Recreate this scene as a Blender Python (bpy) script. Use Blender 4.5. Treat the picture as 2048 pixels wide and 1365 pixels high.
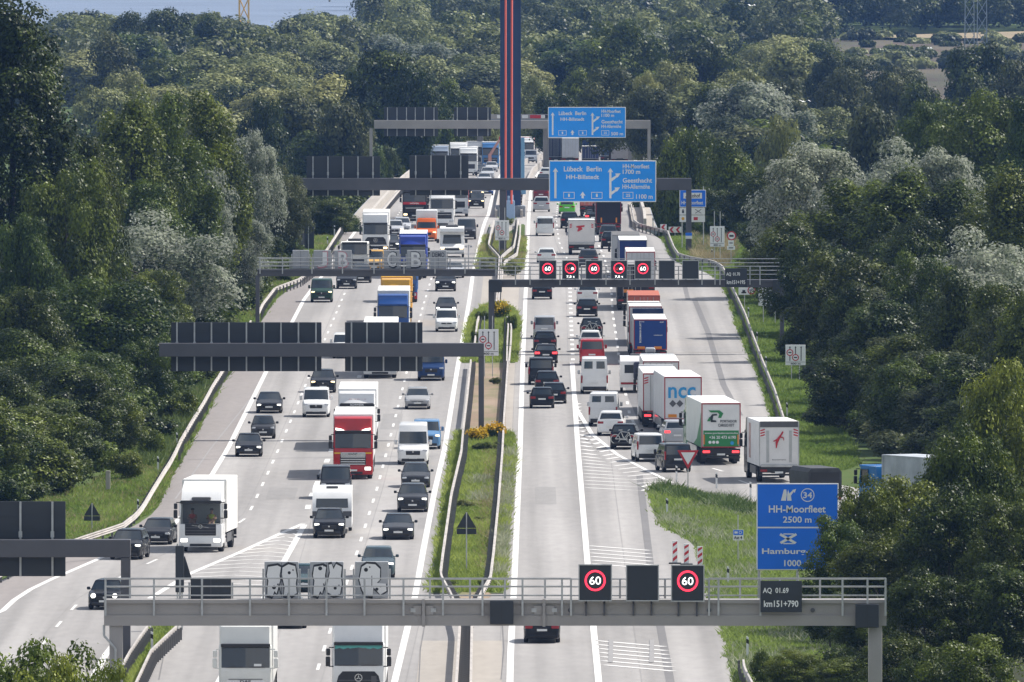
import bpy, bmesh, math, random
import numpy as np
from mathutils import Vector, Matrix
R = math.radians
random.seed(7)
for o in list(bpy.data.objects): bpy.data.objects.remove(o, do_unlink=True)
SC = bpy.context.scene
COL = SC.collection

# ------------------------------------------------------------------ camera, sky, sun, exposure
FPX, YH, HC = 33000.0, -366.0, 42.0          # focal length and horizon in photo pixels, camera height
CX, CY = 1024.0, 682.5
PITCH = math.atan((CY - YH) / FPX)
cam_d = bpy.data.cameras.new("camera"); cam = bpy.data.objects.new("camera", cam_d); COL.objects.link(cam)
cam.location = (0, 0, HC); cam.rotation_euler = (math.pi/2 - PITCH, 0, 0)
cam_d.sensor_width = 36; cam_d.lens = 36*FPX/2048; cam_d.clip_start = 10; cam_d.clip_end = 20000
SC.camera = cam
SUN_EL, SUN_AZ = 50.0, 62.0                  # azimuth from +Y (view direction) towards +X
world = bpy.data.worlds.new("World"); SC.world = world; world.use_nodes = True
wn = world.node_tree; bg = wn.nodes["Background"]; bg.inputs[1].default_value = 0.088
sky = wn.nodes.new("ShaderNodeTexSky"); sky.sky_type = 'NISHITA'; sky.sun_disc = False
sky.sun_elevation = R(SUN_EL); sky.sun_rotation = R(SUN_AZ); sky.dust_density = 2.0
tcw = wn.nodes.new("ShaderNodeTexCoord"); cn = wn.nodes.new("ShaderNodeTexNoise"); cn.inputs["Scale"].default_value = 2.6; cn.inputs["Detail"].default_value = 7
crw = wn.nodes.new("ShaderNodeValToRGB"); crw.color_ramp.elements[0].position = .44; crw.color_ramp.elements[1].position = .60
crw.color_ramp.elements[0].color = (0,0,0,1); crw.color_ramp.elements[1].color = (.85,.85,.85,1)
mxw = wn.nodes.new("ShaderNodeMix"); mxw.data_type = 'RGBA'; mxw.inputs[7].default_value = (7.6,7.7,7.9,1)   # summer clouds
wn.links.new(tcw.outputs["Generated"], cn.inputs["Vector"]); wn.links.new(cn.outputs["Fac"], crw.inputs[0]); wn.links.new(crw.outputs[0], mxw.inputs[0])
wn.links.new(sky.outputs[0], mxw.inputs[6]); wn.links.new(mxw.outputs[2], bg.inputs[0])
sun_d = bpy.data.lights.new("sun", 'SUN'); sun_d.energy = 4.1; sun_d.angle = R(0.5); sun_d.color = (1.0, .955, .89)
sun = bpy.data.objects.new("sun", sun_d); COL.objects.link(sun)
sv = Vector((math.sin(R(SUN_AZ))*math.cos(R(SUN_EL)), math.cos(R(SUN_AZ))*math.cos(R(SUN_EL)), math.sin(R(SUN_EL))))
sun.rotation_euler = sv.to_track_quat('Z', 'Y').to_euler(); sun.location = (0, 900, 300)
SC.view_settings.view_transform = 'Standard'; SC.view_settings.look = 'None'
SC.view_settings.exposure = 0.62; SC.view_settings.gamma = 1.0
SC.render.engine = 'CYCLES'
SC.cycles.max_bounces = 5; SC.cycles.diffuse_bounces = 2; SC.cycles.glossy_bounces = 2
SC.cycles.transmission_bounces = 3; SC.cycles.transparent_max_bounces = 6; SC.cycles.volume_bounces = 0
SC.cycles.use_denoising = True
try: SC.cycles.denoiser = 'OPENIMAGEDENOISE'
except Exception: pass

# ------------------------------------------------------------------ photo pixel -> place
def ray(x, y):
    u = (x - CX)/FPX; v = -(y - CY)/FPX
    f = Vector((0, math.cos(PITCH), -math.sin(PITCH))); up = Vector((0, math.sin(PITCH), math.cos(PITCH)))
    return f + Vector((u, 0, 0)) + up*v
def zr(d):                                     # road height: level, then falling behind the bridge crest
    t = max(0.0, d - 1700.0)
    return max(-16.0, -0.0145*t*t/(t + 60.0)) if t else 0.0
def G(x, y, h=0.0):                            # point h above the road under pixel x, y
    D = ray(x, y); d = 1000.0
    lo, hi = 300.0, 6000.0
    for _ in range(60):
        d = (lo + hi)/2
        if HC + D.z/D.y*d > zr(d) + h: lo = d
        else: hi = d
    return Vector((D.x/D.y*d, d, zr(d) + h))
def P(x, y, d):                                # point in the plane Y = d under pixel x, y
    D = ray(x, y); t = d/D.y
    return Vector((D.x*t, d, HC + D.z*t))
def path(pts, h=0.0): return [G(x, y, h) for x, y in pts]
def Xof(pl):                                   # polyline -> X as a function of d
    q = sorted([(p.y, p.x) for p in pl]); ds = np.array([a for a, _ in q]); xs = np.array([b for _, b in q])
    return lambda d: float(np.interp(d, ds, xs))

# ------------------------------------------------------------------ materials
MATS = {}
def mat(name, col=(.5,.5,.5), rough=.5, metal=0.0, spec=.5, coat=0.0, noise=0.0, nscale=3.0, emit=None, es=1.0, alpha=None):
    if name in MATS: return MATS[name]
    m = bpy.data.materials.new(name); m.use_nodes = True; nt = m.node_tree; b = nt.nodes["Principled BSDF"]
    b.inputs["Base Color"].default_value = (*col, 1); b.inputs["Roughness"].default_value = rough
    b.inputs["Metallic"].default_value = metal; b.inputs["Specular IOR Level"].default_value = spec
    b.inputs["Coat Weight"].default_value = coat; b.inputs["Coat Roughness"].default_value = .05
    if emit: b.inputs["Emission Color"].default_value = (*emit, 1); b.inputs["Emission Strength"].default_value = es
    if noise:
        tc = nt.nodes.new("ShaderNodeTexCoord"); n = nt.nodes.new("ShaderNodeTexNoise"); n.inputs["Scale"].default_value = nscale
        n.inputs["Detail"].default_value = 5
        nt.links.new(tc.outputs["Object"], n.inputs["Vector"])
        r = nt.nodes.new("ShaderNodeMapRange"); r.inputs[1].default_value = .3; r.inputs[2].default_value = .7
        r.inputs[3].default_value = 1 - noise; r.inputs[4].default_value = 1 + noise
        nt.links.new(n.outputs["Fac"], r.inputs[0])
        mx = nt.nodes.new("ShaderNodeVectorMath"); mx.operation = 'SCALE'; mx.inputs[0].default_value = col
        nt.links.new(r.outputs[0], mx.inputs["Scale"]); nt.links.new(mx.outputs[0], b.inputs["Base Color"])
    MATS[name] = m
    return m
def paint(col, rough=.25):
    k = "paint_%d_%d_%d_%d" % (col[0]*999, col[1]*999, col[2]*999, rough*99)
    return mat(k, col, rough, 0, .42 if sum(col) > .3 else .22, coat=(.3 if sum(col) > .3 else .12) if rough < .3 else 0, noise=.06, nscale=1.2)
M = dict(
 glass=mat("dark_glass", (.020,.027,.030), .06, 0, 1.0), tyre=mat("tyre_rubber", (.02,.02,.021), .8, noise=.2),
 rim=mat("alloy_rim", (.42,.43,.45), .35, .8), black=mat("black_plastic", (.018,.018,.02), .45, noise=.15),
 grey=mat("grey_plastic", (.09,.09,.095), .5, noise=.1), chrome=mat("chrome", (.6,.62,.64), .18, 1.0),
 plate=mat("plate_white", (.72,.73,.72), .5), lamp=mat("lamp_clear", (.55,.57,.6), .12, .2),
 lamp_on=mat("lamp_lit", (.9,.9,.85), .2, emit=(1,.97,.88), es=1.5), lamp_warm=mat("lamp_warm_lit", (.9,.8,.6), .2, emit=(1,.72,.38), es=1.6),
 red=mat("lamp_red", (.28,.012,.015), .2), red_on=mat("lamp_red_lit", (.7,.03,.03), .2, emit=(1,.05,.06), es=1.6),
 orange=mat("lamp_orange", (.65,.22,.02), .3), white=mat("white_paint", (.74,.74,.73), .4, noise=.05),
 signwhite=mat("sign_white", (.78,.79,.78), .5), signblue=mat("sign_blue", (.002,.165,.80), .45, noise=.05, nscale=.6),
 signblue_pale=mat("sign_blue_weathered", (.006,.31,.92), .5, noise=.06, nscale=.6),
 signred=mat("sign_red", (.5,.02,.03), .45), signblack=mat("sign_black", (.02,.02,.022), .5),
 signback=mat("sign_back_grey", (.026,.031,.037), .6, noise=.12, nscale=.7), galv=mat("galvanised_steel", (.42,.43,.43), .5, .35, noise=.15, nscale=2),
 gantry=mat("gantry_grey", (.305,.288,.275), .55, 0, noise=.09, nscale=.6), gantry_dark=mat("gantry_dark_grey", (.082,.082,.092), .55, .1, noise=.09, nscale=.6),
 cabinet=mat("display_cabinet", (.018,.023,.03), .4), led_red=mat("led_red", (.5,.02,.03), .5, emit=(1,.03,.07), es=1.5),
 led_dim=mat("led_dim_red", (.3,.02,.03), .5, emit=(1,.04,.06), es=.55), led_white=mat("led_white", (.8,.8,.8), .5, emit=(1,1,.97), es=1.3),
 boxback=mat("cabinet_back_grey", (.36,.37,.385), .55, noise=.08), rail=mat("rail_steel", (.40,.37,.34), .65, 0, noise=.22, nscale=.35),
 post=mat("rail_post", (.13,.13,.13), .7, 0, noise=.2), concrete=mat("concrete", (.42,.39,.35), .9, noise=.14, nscale=.6),
 bark=mat("bark", (.06,.05,.04), .9, noise=.3, nscale=4), yellow=mat("yellow", (.7,.38,.02), .5),
)

# ------------------------------------------------------------------ mesh helpers
class MB:
    def __init__(s): s.v = []; s.f = []
    def add(s, vs, fs):
        n = len(s.v); s.v += [tuple(v) for v in vs]; s.f += [tuple(i + n for i in f) for f in fs]; return s
    def box(s, x0, x1, y0, y1, z0, z1):
        return s.add([(x0,y0,z0),(x1,y0,z0),(x1,y1,z0),(x0,y1,z0),(x0,y0,z1),(x1,y0,z1),(x1,y1,z1),(x0,y1,z1)],
                     [(3,2,1,0),(4,5,6,7),(0,1,5,4),(1,2,6,5),(2,3,7,6),(3,0,4,7)])
    def rbox(s, x0, x1, y0, y1, z0, z1, b=.03, seg=2):
        bm = bmesh.new(); bmesh.ops.create_cube(bm, size=1)
        for v in bm.verts: v.co = Vector(((x0+x1)/2 + v.co.x*(x1-x0), (y0+y1)/2 + v.co.y*(y1-y0), (z0+z1)/2 + v.co.z*(z1-z0)))
        b = min(b, .45*min(x1-x0, y1-y0, z1-z0))
        bmesh.ops.bevel(bm, geom=bm.edges[:], offset=b, segments=seg, affect='EDGES', profile=.5)
        return s.bm(bm)
    def bm(s, bm):
        bm.verts.index_update(); s.add([v.co for v in bm.verts], [[v.index for v in f.verts] for f in bm.faces]); bm.free(); return s
    def prism(s, prof, y0, y1):                 # profile [(x, z)] counter-clockwise seen from -Y, between y0 and y1
        n = len(prof)
        return s.add([(x,y0,z) for x,z in prof] + [(x,y1,z) for x,z in prof],
                     [tuple(range(n)), tuple(range(2*n-1, n-1, -1))] + [(i+n, (i+1)%n+n, (i+1)%n, i) for i in range(n)])
    def prismx(s, prof, x0, x1):                # profile [(y, z)] counter-clockwise seen from +X
        n = len(prof)
        return s.add([(x1,y,z) for y,z in prof] + [(x0,y,z) for y,z in prof],
                     [tuple(range(n)), tuple(range(2*n-1, n-1, -1))] + [(i+n, (i+1)%n+n, (i+1)%n, i) for i in range(n)])
    def tube(s, p0, p1, r0, r1=None, n=6):
        r1 = r0 if r1 is None else r1; p0, p1 = Vector(p0), Vector(p1); a = (p1-p0).normalized()
        u = a.orthogonal().normalized(); w = a.cross(u)
        vs = [p0 + (u*math.cos(2*math.pi*i/n) + w*math.sin(2*math.pi*i/n))*r0 for i in range(n)] + \
             [p1 + (u*math.cos(2*math.pi*i/n) + w*math.sin(2*math.pi*i/n))*r1 for i in range(n)]
        return s.add(vs, [(i, (i+1)%n, (i+1)%n+n, i+n) for i in range(n)] + [tuple(range(n-1,-1,-1)), tuple(range(n,2*n))])
    def loft(s, rings, closed=True, caps=True):
        n = len(rings[0]); vs = [p for r in rings for p in r]; fs = []
        for k in range(len(rings)-1):
            for i in range(n if closed else n-1):
                fs.append((k*n+i, k*n+(i+1)%n, (k+1)*n+(i+1)%n, (k+1)*n+i))
        if caps: fs += [tuple(range(n-1,-1,-1)), tuple(range((len(rings)-1)*n, len(rings)*n))]
        return s.add(vs, fs)
    def ring(s, cx, cz, y, r0, r1, t=.02, n=28):  # flat ring facing -Y
        vs = []; fs = []
        for i in range(n):
            a = 2*math.pi*i/n; c, q = math.cos(a), math.sin(a)
            vs += [(cx+r0*c,y,cz+r0*q),(cx+r1*c,y,cz+r1*q),(cx+r1*c,y+t,cz+r1*q),(cx+r0*c,y+t,cz+r0*q)]
            j = (i+1)%n
            for k in range(4): fs.append((4*i+k, 4*i+(k+1)%4, 4*j+(k+1)%4, 4*j+k))
        return s.add(vs, fs)
    def disc(s, cx, cz, y, r, t=.02, n=24):
        return s.prism([(cx+r*math.cos(2*math.pi*i/n), cz+r*math.sin(2*math.pi*i/n)) for i in range(n)], y, y+t)
    def mesh(s, name, smooth=None):
        me = bpy.data.meshes.new(name); me.from_pydata(s.v, [], s.f); me.update()
        bm = bmesh.new(); bm.from_mesh(me); bmesh.ops.recalc_face_normals(bm, faces=bm.faces[:]); bm.to_mesh(me); bm.free()
        if smooth:
            me.polygons.foreach_set("use_smooth", [True]*len(me.polygons))
            try: me.set_sharp_from_angle(angle=R(smooth))
            except Exception: pass
        return me
    def build(s, name, material, parent=None, smooth=None):
        return link(s.mesh(name, smooth), name, material, parent)
def link(me, name, material=None, parent=None):
    o = bpy.data.objects.new(name, me); COL.objects.link(o)
    if parent is not None: o.parent = parent
    if material is not None:
        if len(me.materials) == 0: me.materials.append(material)
        o.material_slots[0].link = 'OBJECT'; o.material_slots[0].material = material
    return o
def tag(o, label=None, cat=None, group=None, kind=None):
    if label: o["label"] = label
    if cat: o["category"] = cat
    if group: o["group"] = group
    if kind: o["kind"] = kind
    return o
def empty(name, loc, rz=0.0):
    o = bpy.data.objects.new(name, None); COL.objects.link(o); o.location = loc; o.rotation_euler = (0, 0, rz)
    o.empty_display_size = .3; return o
TEXT_CACHE = {}
def text(parent, s, cx, cz, w, h, y, material, name="lettering", ry=0, bold=True):  # lettering facing -Y, centred, filling w x h
    src = s; s = (s, bold)
    if s not in TEXT_CACHE:
        cu = bpy.data.curves.new("lettering", 'FONT'); cu.body = src; cu.extrude = .004; cu.offset = .018 if bold else .004; cu.resolution_u = 3
        o = bpy.data.objects.new("lettering_source", cu); COL.objects.link(o)
        bpy.context.view_layer.update(); dg = bpy.context.evaluated_depsgraph_get()
        me = bpy.data.meshes.new_from_object(o.evaluated_get(dg)); me.materials.clear()
        bpy.data.objects.remove(o)
        co = np.empty(len(me.vertices)*3); me.vertices.foreach_get("co", co); co = co.reshape(-1, 3)
        lo, hi = co.min(0), co.max(0); co[:, :2] = (co[:, :2] - (lo+hi)[:2]/2)/np.maximum(hi-lo, 1e-6)[:2]
        me.vertices.foreach_set("co", co.ravel()); me.update(); TEXT_CACHE[s] = me
    o = link(TEXT_CACHE[s], name, material, parent)
    o.location = (cx, y, cz); o.rotation_euler = (R(90), 0, 0) if not ry else (R(90), 0, R(180)); o.scale = (w, h, 1)
    return o
# ------------------------------------------------------------------ ground materials
def ground_mat(name, a, b, c, s1=.05, s2=.9, rough=1.0, stretch=(1,.25,1)):
    m = bpy.data.materials.new(name); m.use_nodes = True; nt = m.node_tree; bs = nt.nodes["Principled BSDF"]
    bs.inputs["Roughness"].default_value = rough; bs.inputs["Specular IOR Level"].default_value = .2
    tc = nt.nodes.new("ShaderNodeTexCoord"); mp = nt.nodes.new("ShaderNodeMapping"); mp.inputs["Scale"].default_value = stretch
    nt.links.new(tc.outputs["Object"], mp.inputs["Vector"])
    def noise(sc, det):
        n = nt.nodes.new("ShaderNodeTexNoise"); n.inputs["Scale"].default_value = sc; n.inputs["Detail"].default_value = det
        nt.links.new(mp.outputs[0], n.inputs["Vector"]); return n
    n1, n2 = noise(s1, 4), noise(s2, 6)
    r1 = nt.nodes.new("ShaderNodeValToRGB"); r1.color_ramp.elements[0].position = .38; r1.color_ramp.elements[1].position = .62
    r1.color_ramp.elements[0].color = (*a, 1); r1.color_ramp.elements[1].color = (*b, 1)
    nt.links.new(n1.outputs["Fac"], r1.inputs[0])
    mx = nt.nodes.new("ShaderNodeMix"); mx.data_type = 'RGBA'
    nt.links.new(r1.outputs[0], mx.inputs[6]); mx.inputs[7].default_value = (*c, 1)
    rr = nt.nodes.new("ShaderNodeMapRange"); rr.inputs[1].default_value = .45; rr.inputs[2].default_value = .75; rr.inputs[4].default_value = .7
    nt.links.new(n2.outputs["Fac"], rr.inputs[0]); nt.links.new(rr.outputs[0], mx.inputs[0])
    nt.links.new(mx.outputs[2], bs.inputs["Base Color"])
    return m
def road_mat(name, col, tracks):
    m = bpy.data.materials.new(name); m.use_nodes = True; nt = m.node_tree; bs = nt.nodes["Principled BSDF"]
    bs.inputs["Roughness"].default_value = .82; bs.inputs["Specular IOR Level"].default_value = .25
    tc = nt.nodes.new("ShaderNodeTexCoord")
    def noise(scale, det, st):
        mp = nt.nodes.new("ShaderNodeMapping"); mp.inputs["Scale"].default_value = st
        nt.links.new(tc.outputs["Object"], mp.inputs["Vector"])
        n = nt.nodes.new("ShaderNodeTexNoise"); n.inputs["Scale"].default_value = scale; n.inputs["Detail"].default_value = det
        nt.links.new(mp.outputs[0], n.inputs["Vector"]); return n.outputs["Fac"]
    def rng(s, lo, hi):
        r = nt.nodes.new("ShaderNodeMapRange"); r.inputs[1].default_value = .34; r.inputs[2].default_value = .66
        r.inputs[3].default_value = lo; r.inputs[4].default_value = hi; nt.links.new(s, r.inputs[0]); return r.outputs[0]
    def mul(a, b):
        k = nt.nodes.new("ShaderNodeMath"); k.operation = 'MULTIPLY'; nt.links.new(a, k.inputs[0]); nt.links.new(b, k.inputs[1]); return k.outputs[0]
    f = mul(rng(noise(.55, 3, (1, .006, 1)), 1-tracks, 1+tracks), rng(noise(.12, 5, (1, .12, 1)), .93, 1.07))   # wheel tracks, patches
    f = mul(f, rng(noise(1.6, 6, (1, .2, 1)), .95, 1.05))
    v = nt.nodes.new("ShaderNodeVectorMath"); v.operation = 'SCALE'; v.inputs[0].default_value = col
    nt.links.new(f, v.inputs["Scale"]); nt.links.new(v.outputs[0], bs.inputs["Base Color"])
    return m
ROAD = road_mat("asphalt_pale", (.282,.270,.260), .18); ROAD2 = road_mat("asphalt_patched", (.245,.236,.228), .08); SHOULDER = road_mat("asphalt_shoulder", (.235,.215,.205), .06)
TAR = road_mat("tar_strip", (.165,.16,.16), .05); PALE = road_mat("concrete_slab", (.34,.31,.275), .07)
LINE = mat("marking_white", (.62,.61,.59), .8, noise=.06, nscale=.8)
GRASS = ground_mat("grass_ground", (.045,.078,.016), (.075,.115,.025), (.09,.10,.035))
SOIL = ground_mat("soil", (.23,.17,.12), (.30,.23,.17), (.10,.14,.04), .15, .5)
FIELD = ground_mat("stubble_field", (.26,.205,.13), (.30,.24,.155), (.21,.18,.11), .01, .1)
FIELD2 = ground_mat("dry_meadow", (.055,.062,.035), (.115,.098,.066), (.07,.042,.04), .03, .16, stretch=(1,.10,1))

# ------------------------------------------------------------------ traced lines (photo pixels on the ground)
L_EDGE = Xof(path([(-900,1560),(-400,1370),(-60,1192),(0,1163),(130,1112),(235,1070),(297,1037),(320,1010),(342,958),(361,928),(402,853),(443,771),(464,743),(525,640),(552,600),(590,570),(620,553),(667,500),(690,462),(737,447),(748,436),(761,418),(801,372),(822,350),(850,332),(905,312),(990,299)]))
L_LINE = Xof(path([(-500,1420),(0,1228),(41,1190),(103,1160),(198,1119),(300,1075),(355,1045),(410,973),(455,900),(532,745),(608,600),(650,545),(700,478),(745,428),(800,375),(850,342),(900,320),(1000,303)]))
L_RIGHT = Xof(path([(770,1450),(790,1361),(817,1249),(831,1190),(846,1105),(869,985),(889,900),(915,737),(939,600),(945,554),(955,506),(965,460),(977,430),(985,394),(991,370),(1003,347),(1025,330),(1065,315),(1120,304)]))
L_MED = Xof(path([(845,1250),(858,1187),(872,1122),(891,985),(905,900),(912,873),(927,722),(937,660),(953,600),(962,521),(979,448),(990,400),(998,370),(1010,350),(1035,332),(1075,317),(1130,306)]))
R_MED = Xof(path([(1005,1250),(1007,1187),(1012,1105),(1021,985),(1029,900),(1036,722),(1041,600),(1045,539),(1051,451),(1054,390),(1060,366),(1070,347),(1090,330),(1125,317),(1170,308)]))
R_LEFT = Xof(path([(1018,1450),(1021,1310),(1028,1173),(1034,1037),(1040,900),(1045,737),(1050,618),(1054,521),(1057,448),(1061,387),(1066,365),(1077,346),(1097,329),(1135,316),(1180,308)]))
R_LINE2 = Xof(path([(1203,1450),(1197,1361),(1187,1259),(1173,1105),(1156,900),(1144,726)]))
R_EDGE = Xof(path([(1475,1450),(1468,1361),(1454,1320),(1454,1293),(1440,1252),(1416,1197),(1405,1130),(1392,1091),(1350,1067),(1320,1054),(1303,1013),(1295,968),(1400,960),(1546,850),(1532,805),(1512,744),(1491,702),(1474,658),(1457,600),(1447,579),(1435,560),(1410,545),(1360,530),(1338,510),(1327,483),(1300,466),(1268,455),(1262,440),(1255,406),(1253,380),(1258,360),(1272,340),(1300,322),(1350,310)]))
D1 = [560 + 12*i for i in range(95)] + [1700 + 12*i for i in range(105)]
def yd(y): return G(1024, y).y
def strip(mb, fl, fr, d0, d1, h, n=2):
    ds = sorted(set([d0, d1] + [d for d in D1 if d0 < d < d1])); rows = []
    for d in ds:
        a, b = fl(d), fr(d)
        rows.append([(a + (b-a)*i/n, d, zr(d) + h) for i in range(n+1)])
    return mb.loft(rows, closed=False, caps=False)
def up(o):                                      # every sheet faces up
    me = o.data; bm = bmesh.new(); bm.from_mesh(me)
    bad = [f for f in bm.faces if f.normal.z < 0]
    if bad: bmesh.ops.reverse_faces(bm, faces=bad)
    bm.to_mesh(me); bm.free(); return o
def struct(mb, name, m): return tag(up(mb.build(name, m)), kind="structure")
def line(mb, pts, w, h=.034, step=8.0):         # painted line of width w along world points
    q = []
    for a, b in zip(pts[:-1], pts[1:]):
        n = max(1, int((b-a).length/step)); q += [a.lerp(b, i/n) for i in range(n)]
    q.append(pts[-1]); rows = []
    for i, p in enumerate(q):
        t = (q[min(i+1, len(q)-1)] - q[max(i-1, 0)]); t.z = 0; t.normalize(); nrm = Vector((t.y, -t.x, 0))*w/2
        rows.append([(p.x-nrm.x, p.y-nrm.y, zr(p.y-nrm.y)+h), (p.x+nrm.x, p.y+nrm.y, zr(p.y+nrm.y)+h)])
    mb.loft(rows, closed=False, caps=False)
def fline(f, d0, d1, h=0):
    return [Vector((f(d), d, zr(d))) for d in sorted(set([d0, d1] + [d for d in D1 if d0 < d < d1]))]

# ------------------------------------------------------------------ terrain: one sheet to the horizon
def tz(x, d):
    base = 0.0 if d < 1640 else -14.5*min(1, (d-1640)/150)**2*(3-2*min(1, (d-1640)/150)) - (1.5 if d > 2600 else 1.5*max(0, (d-2000)/600))
    if d > 2280:
        road = zr(d) - .35; c0, c1 = L_EDGE(d) - 6, R_EDGE(d) + 6
        k = max(0, max(c0 - x, x - c1))/25.0
        if k < 1: base = road + (base - road)*k*k*(3-2*k)
    if d < 1640:
        c0, c1 = L_EDGE(d) - 16, R_EDGE(d) + 26
        k = min(1, max(0, max(c0 - x, x - c1))/40.0); base -= 2.2*k*k
    if d > 5200: base += 92*min(1, (d-5200)/3300)**2*(1.0 if x < 0 else .85) + 5*math.sin(x/170.)*min(1, (d-5200)/1500)
    return base
mb = MB(); ys = [120 + 40*i for i in range(11)] + [560 + 12*i for i in range(145)] + [2300 + 30*i for i in range(50)] + [3800 + 100*i for i in range(50)]
xs = [-1500,-1000,-700,-450,-300,-200,-150,-120,-95] + [-80 + 4*i for i in range(41)] + [95,120,150,200,300,450,700,1000,1500]
vs = [(x, y, tz(x, y) - .002) for y in ys for x in xs]; nx = len(xs)
mb.add(vs, [(j*nx+i, j*nx+i+1, (j+1)*nx+i+1, (j+1)*nx+i) for j in range(len(ys)-1) for i in range(nx-1)])
o = struct(mb, "ground", GRASS); o.data.polygons.foreach_set("use_smooth", [True]*len(o.data.polygons))

# ------------------------------------------------------------------ carriageways
mid = lambda d: (L_MED(d) + R_MED(d))/2
mb = strip(MB(), L_LINE, mid, 560, 2900, .02, 4); struct(mb, "road", ROAD)
mb = strip(MB(), L_EDGE, lambda d: L_LINE(d) , 560, 2900, .018, 2); struct(mb, "road_shoulder", SHOULDER)
mb = strip(MB(), lambda d: L_MED(d)+.01, mid, 560, 840, .03, 2); struct(mb, "median_pavement", PALE)
RE2 = lambda d: R_EDGE(d)
mb = strip(MB(), mid, RE2, 560, 2900, .02, 4); struct(mb, "road", ROAD)
mb = strip(MB(), mid, lambda d: R_MED(d)-.01, 560, 840, .03, 2); struct(mb, "median_pavement", PALE)
mb = strip(MB(), lambda d: L_RIGHT(d)+1.0, lambda d: R_LEFT(d)-.5, yd(880), 1690, .026, 4); struct(mb, "median_pavement", PALE)
pr = path([(1300,975),(1325,955),(1480,835),(1544,843),(1604,948),(1640,962),(1720,978),(1860,1000),(2250,1050),(2250,1130),(2048,1092),(1860,1062),(1700,1036),(1560,1016),(1481,1003),(1430,993),(1378,979),(1340,972)], 0.024)
struct(MB().add(pr, [tuple(range(len(pr)))]), "merging_ramp", ROAD)
for pts, w in (([(1279,951),(1299,1119),(1320,1249),(1340,1361),(1352,1450)], .42), ([(1389,600),(1416,665),(1447,771),(1480,832)], .45),
               ([(1366,560),(1376,600)], .4), ([(1213,517),(1228,570),(1238,640),(1246,709),(1264,790),(1290,850)], .75)):
    mb = MB(); line(mb, path(pts), w, .028); struct(mb, "tar_strip", TAR)
mb = MB()
for y, x0, x1 in ((914,374,900), (706,1012,1490), (1122,110,180)):
    a, b = G(x0, y+6), G(x1, y-1); line(mb, [a, b], .22, .028, 400)
struct(mb, "pavement_joint", TAR)
mb = MB()
for pts in ([(850,1250),(841,1300),(838,1361),(836,1420)], [(1005,1250),(1008,1300),(1002,1361)], [(368,1250),(330,1300),(318,1361)]): line(mb, path(pts), .05, .04)
struct(mb, "pavement_joint", TAR)
mb = MB()
for x in (1222, 1304): line(mb, [G(x, 1281), G(x-1, 1327)], .24, .044)
line(mb, [G(350,1000), G(420,900), G(500,800)], .1, .03)
struct(mb, "skid_marks", mat("skid_dark", (.25,.243,.24), .8, noise=.12, nscale=1))

# ------------------------------------------------------------------ painted markings
mb = MB()
line(mb, fline(L_LINE, 560, 2700), .32)
line(mb, fline(L_RIGHT, 560, 2700), .34)
line(mb, fline(R_LEFT, 560, 2700), .34)
line(mb, fline(R_LINE2, 640, yd(727)), .34)
line(mb, path([(1146,728),(1147,775),(1153,819),(1184,870),(1235,911),(1293,942),(1344,967)]), .3, .038)
line(mb, path([(606,1049),(560,1069),(480,1106),(379,1149),(297,1200),(212,1310),(150,1420)]), .34)
line(mb, path([(609,1051),(571,1119),(500,1250),(440,1361),(400,1440)]), .34)
def dashes(f, d0, d1, anchor, ln=6.0, per=18.0, w=.16):
    k0 = math.ceil((d0 - anchor)/per); k1 = math.floor((d1 - anchor)/per)
    for k in range(k0, k1+1):
        c = anchor + k*per; line(mb, [Vector((f(c-ln/2), c-ln/2, 0)), Vector((f(c+ln/2), c+ln/2, 0))], w, .034, 3)
D34 = Xof(path([(600,1440),(629,1361),(649,1296),(716,1100),(754,979),(772,910),(807,771),(843,624),(852,594),(864,554),(880,500),(903,450),(925,405),(945,366),(960,345),(985,330),(1040,313)]))
D12 = Xof(path([(0,1400),(60,1330),(100,1270),(133,1232),(167,1196),(268,1141),(306,1124),(342,1107),(400,1085),(460,1058),(489,1040),(503,1018),(536,947),(556,902),(583,839),(621,747),(667,640),(688,590),(730,520),(790,440),(830,390),(860,360),(905,335),(980,313)]))
D23 = Xof(path([(610,1040),(620,1000),(654,923),(690,838),(722,745),(768,600),(800,520),(845,440),(878,390),(905,357),(945,333),(1010,313)]))
dashes(D34, 640, 2650, yd(979)); dashes(D12, 640, 2650, yd(947))
dashes(D23, yd(1035), yd(745), yd(923), 6, 18, .34); dashes(D23, yd(740), 2650, yd(923))
RD12 = Xof(path([(1146,726),(1142,640),(1140,577),(1133,515),(1118,485),(1112,440),(1117,400),(1122,370),(1138,345),(1160,330),(1205,315)]))
RD23 = Xof(path([(1300,880),(1269,850),(1259,829),(1249,776),(1242,743),(1237,709),(1231,665),(1225,624),(1222,570),(1209,517),(1185,465),(1172,435),(1180,400),(1186,370),(1200,345),(1225,330),(1270,315)]))
dashes(RD12, yd(724), 1560, yd(700), 4.5, 12, .3); dashes(RD12, 1560, 2650, yd(700))
dashes(RD23, yd(850), 2650, yd(709), 6, 18, .2)
for x, y in ((1543,1046),(1700,1095)): pass
line(mb, [G(1425,938), G(1446,944)], .2); line(mb, [G(1478,962), G(1500,970)], .2); line(mb, [G(1523,955+20), G(1546,983)], .2)
GL = Xof(path([(606,1049),(560,1069),(480,1106),(379,1149),(330,1180)])); GR = Xof(path([(608,1049),(571,1119),(530,1195)]))
d = yd(1060)
while d > yd(1176):
    a, b = GL(d-3), GR(d-2.5); c = a*.45 + b*.55
    line(mb, [Vector((a, d-3, 0)), Vector((c, d, 0)), Vector((b, d-2.5, 0))], .36, .03, 2); d -= 4.9
g2 = Xof(path([(1153,819),(1184,870),(1235,911),(1293,942),(1344,967),(1346,990)]))
d = yd(808)
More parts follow.
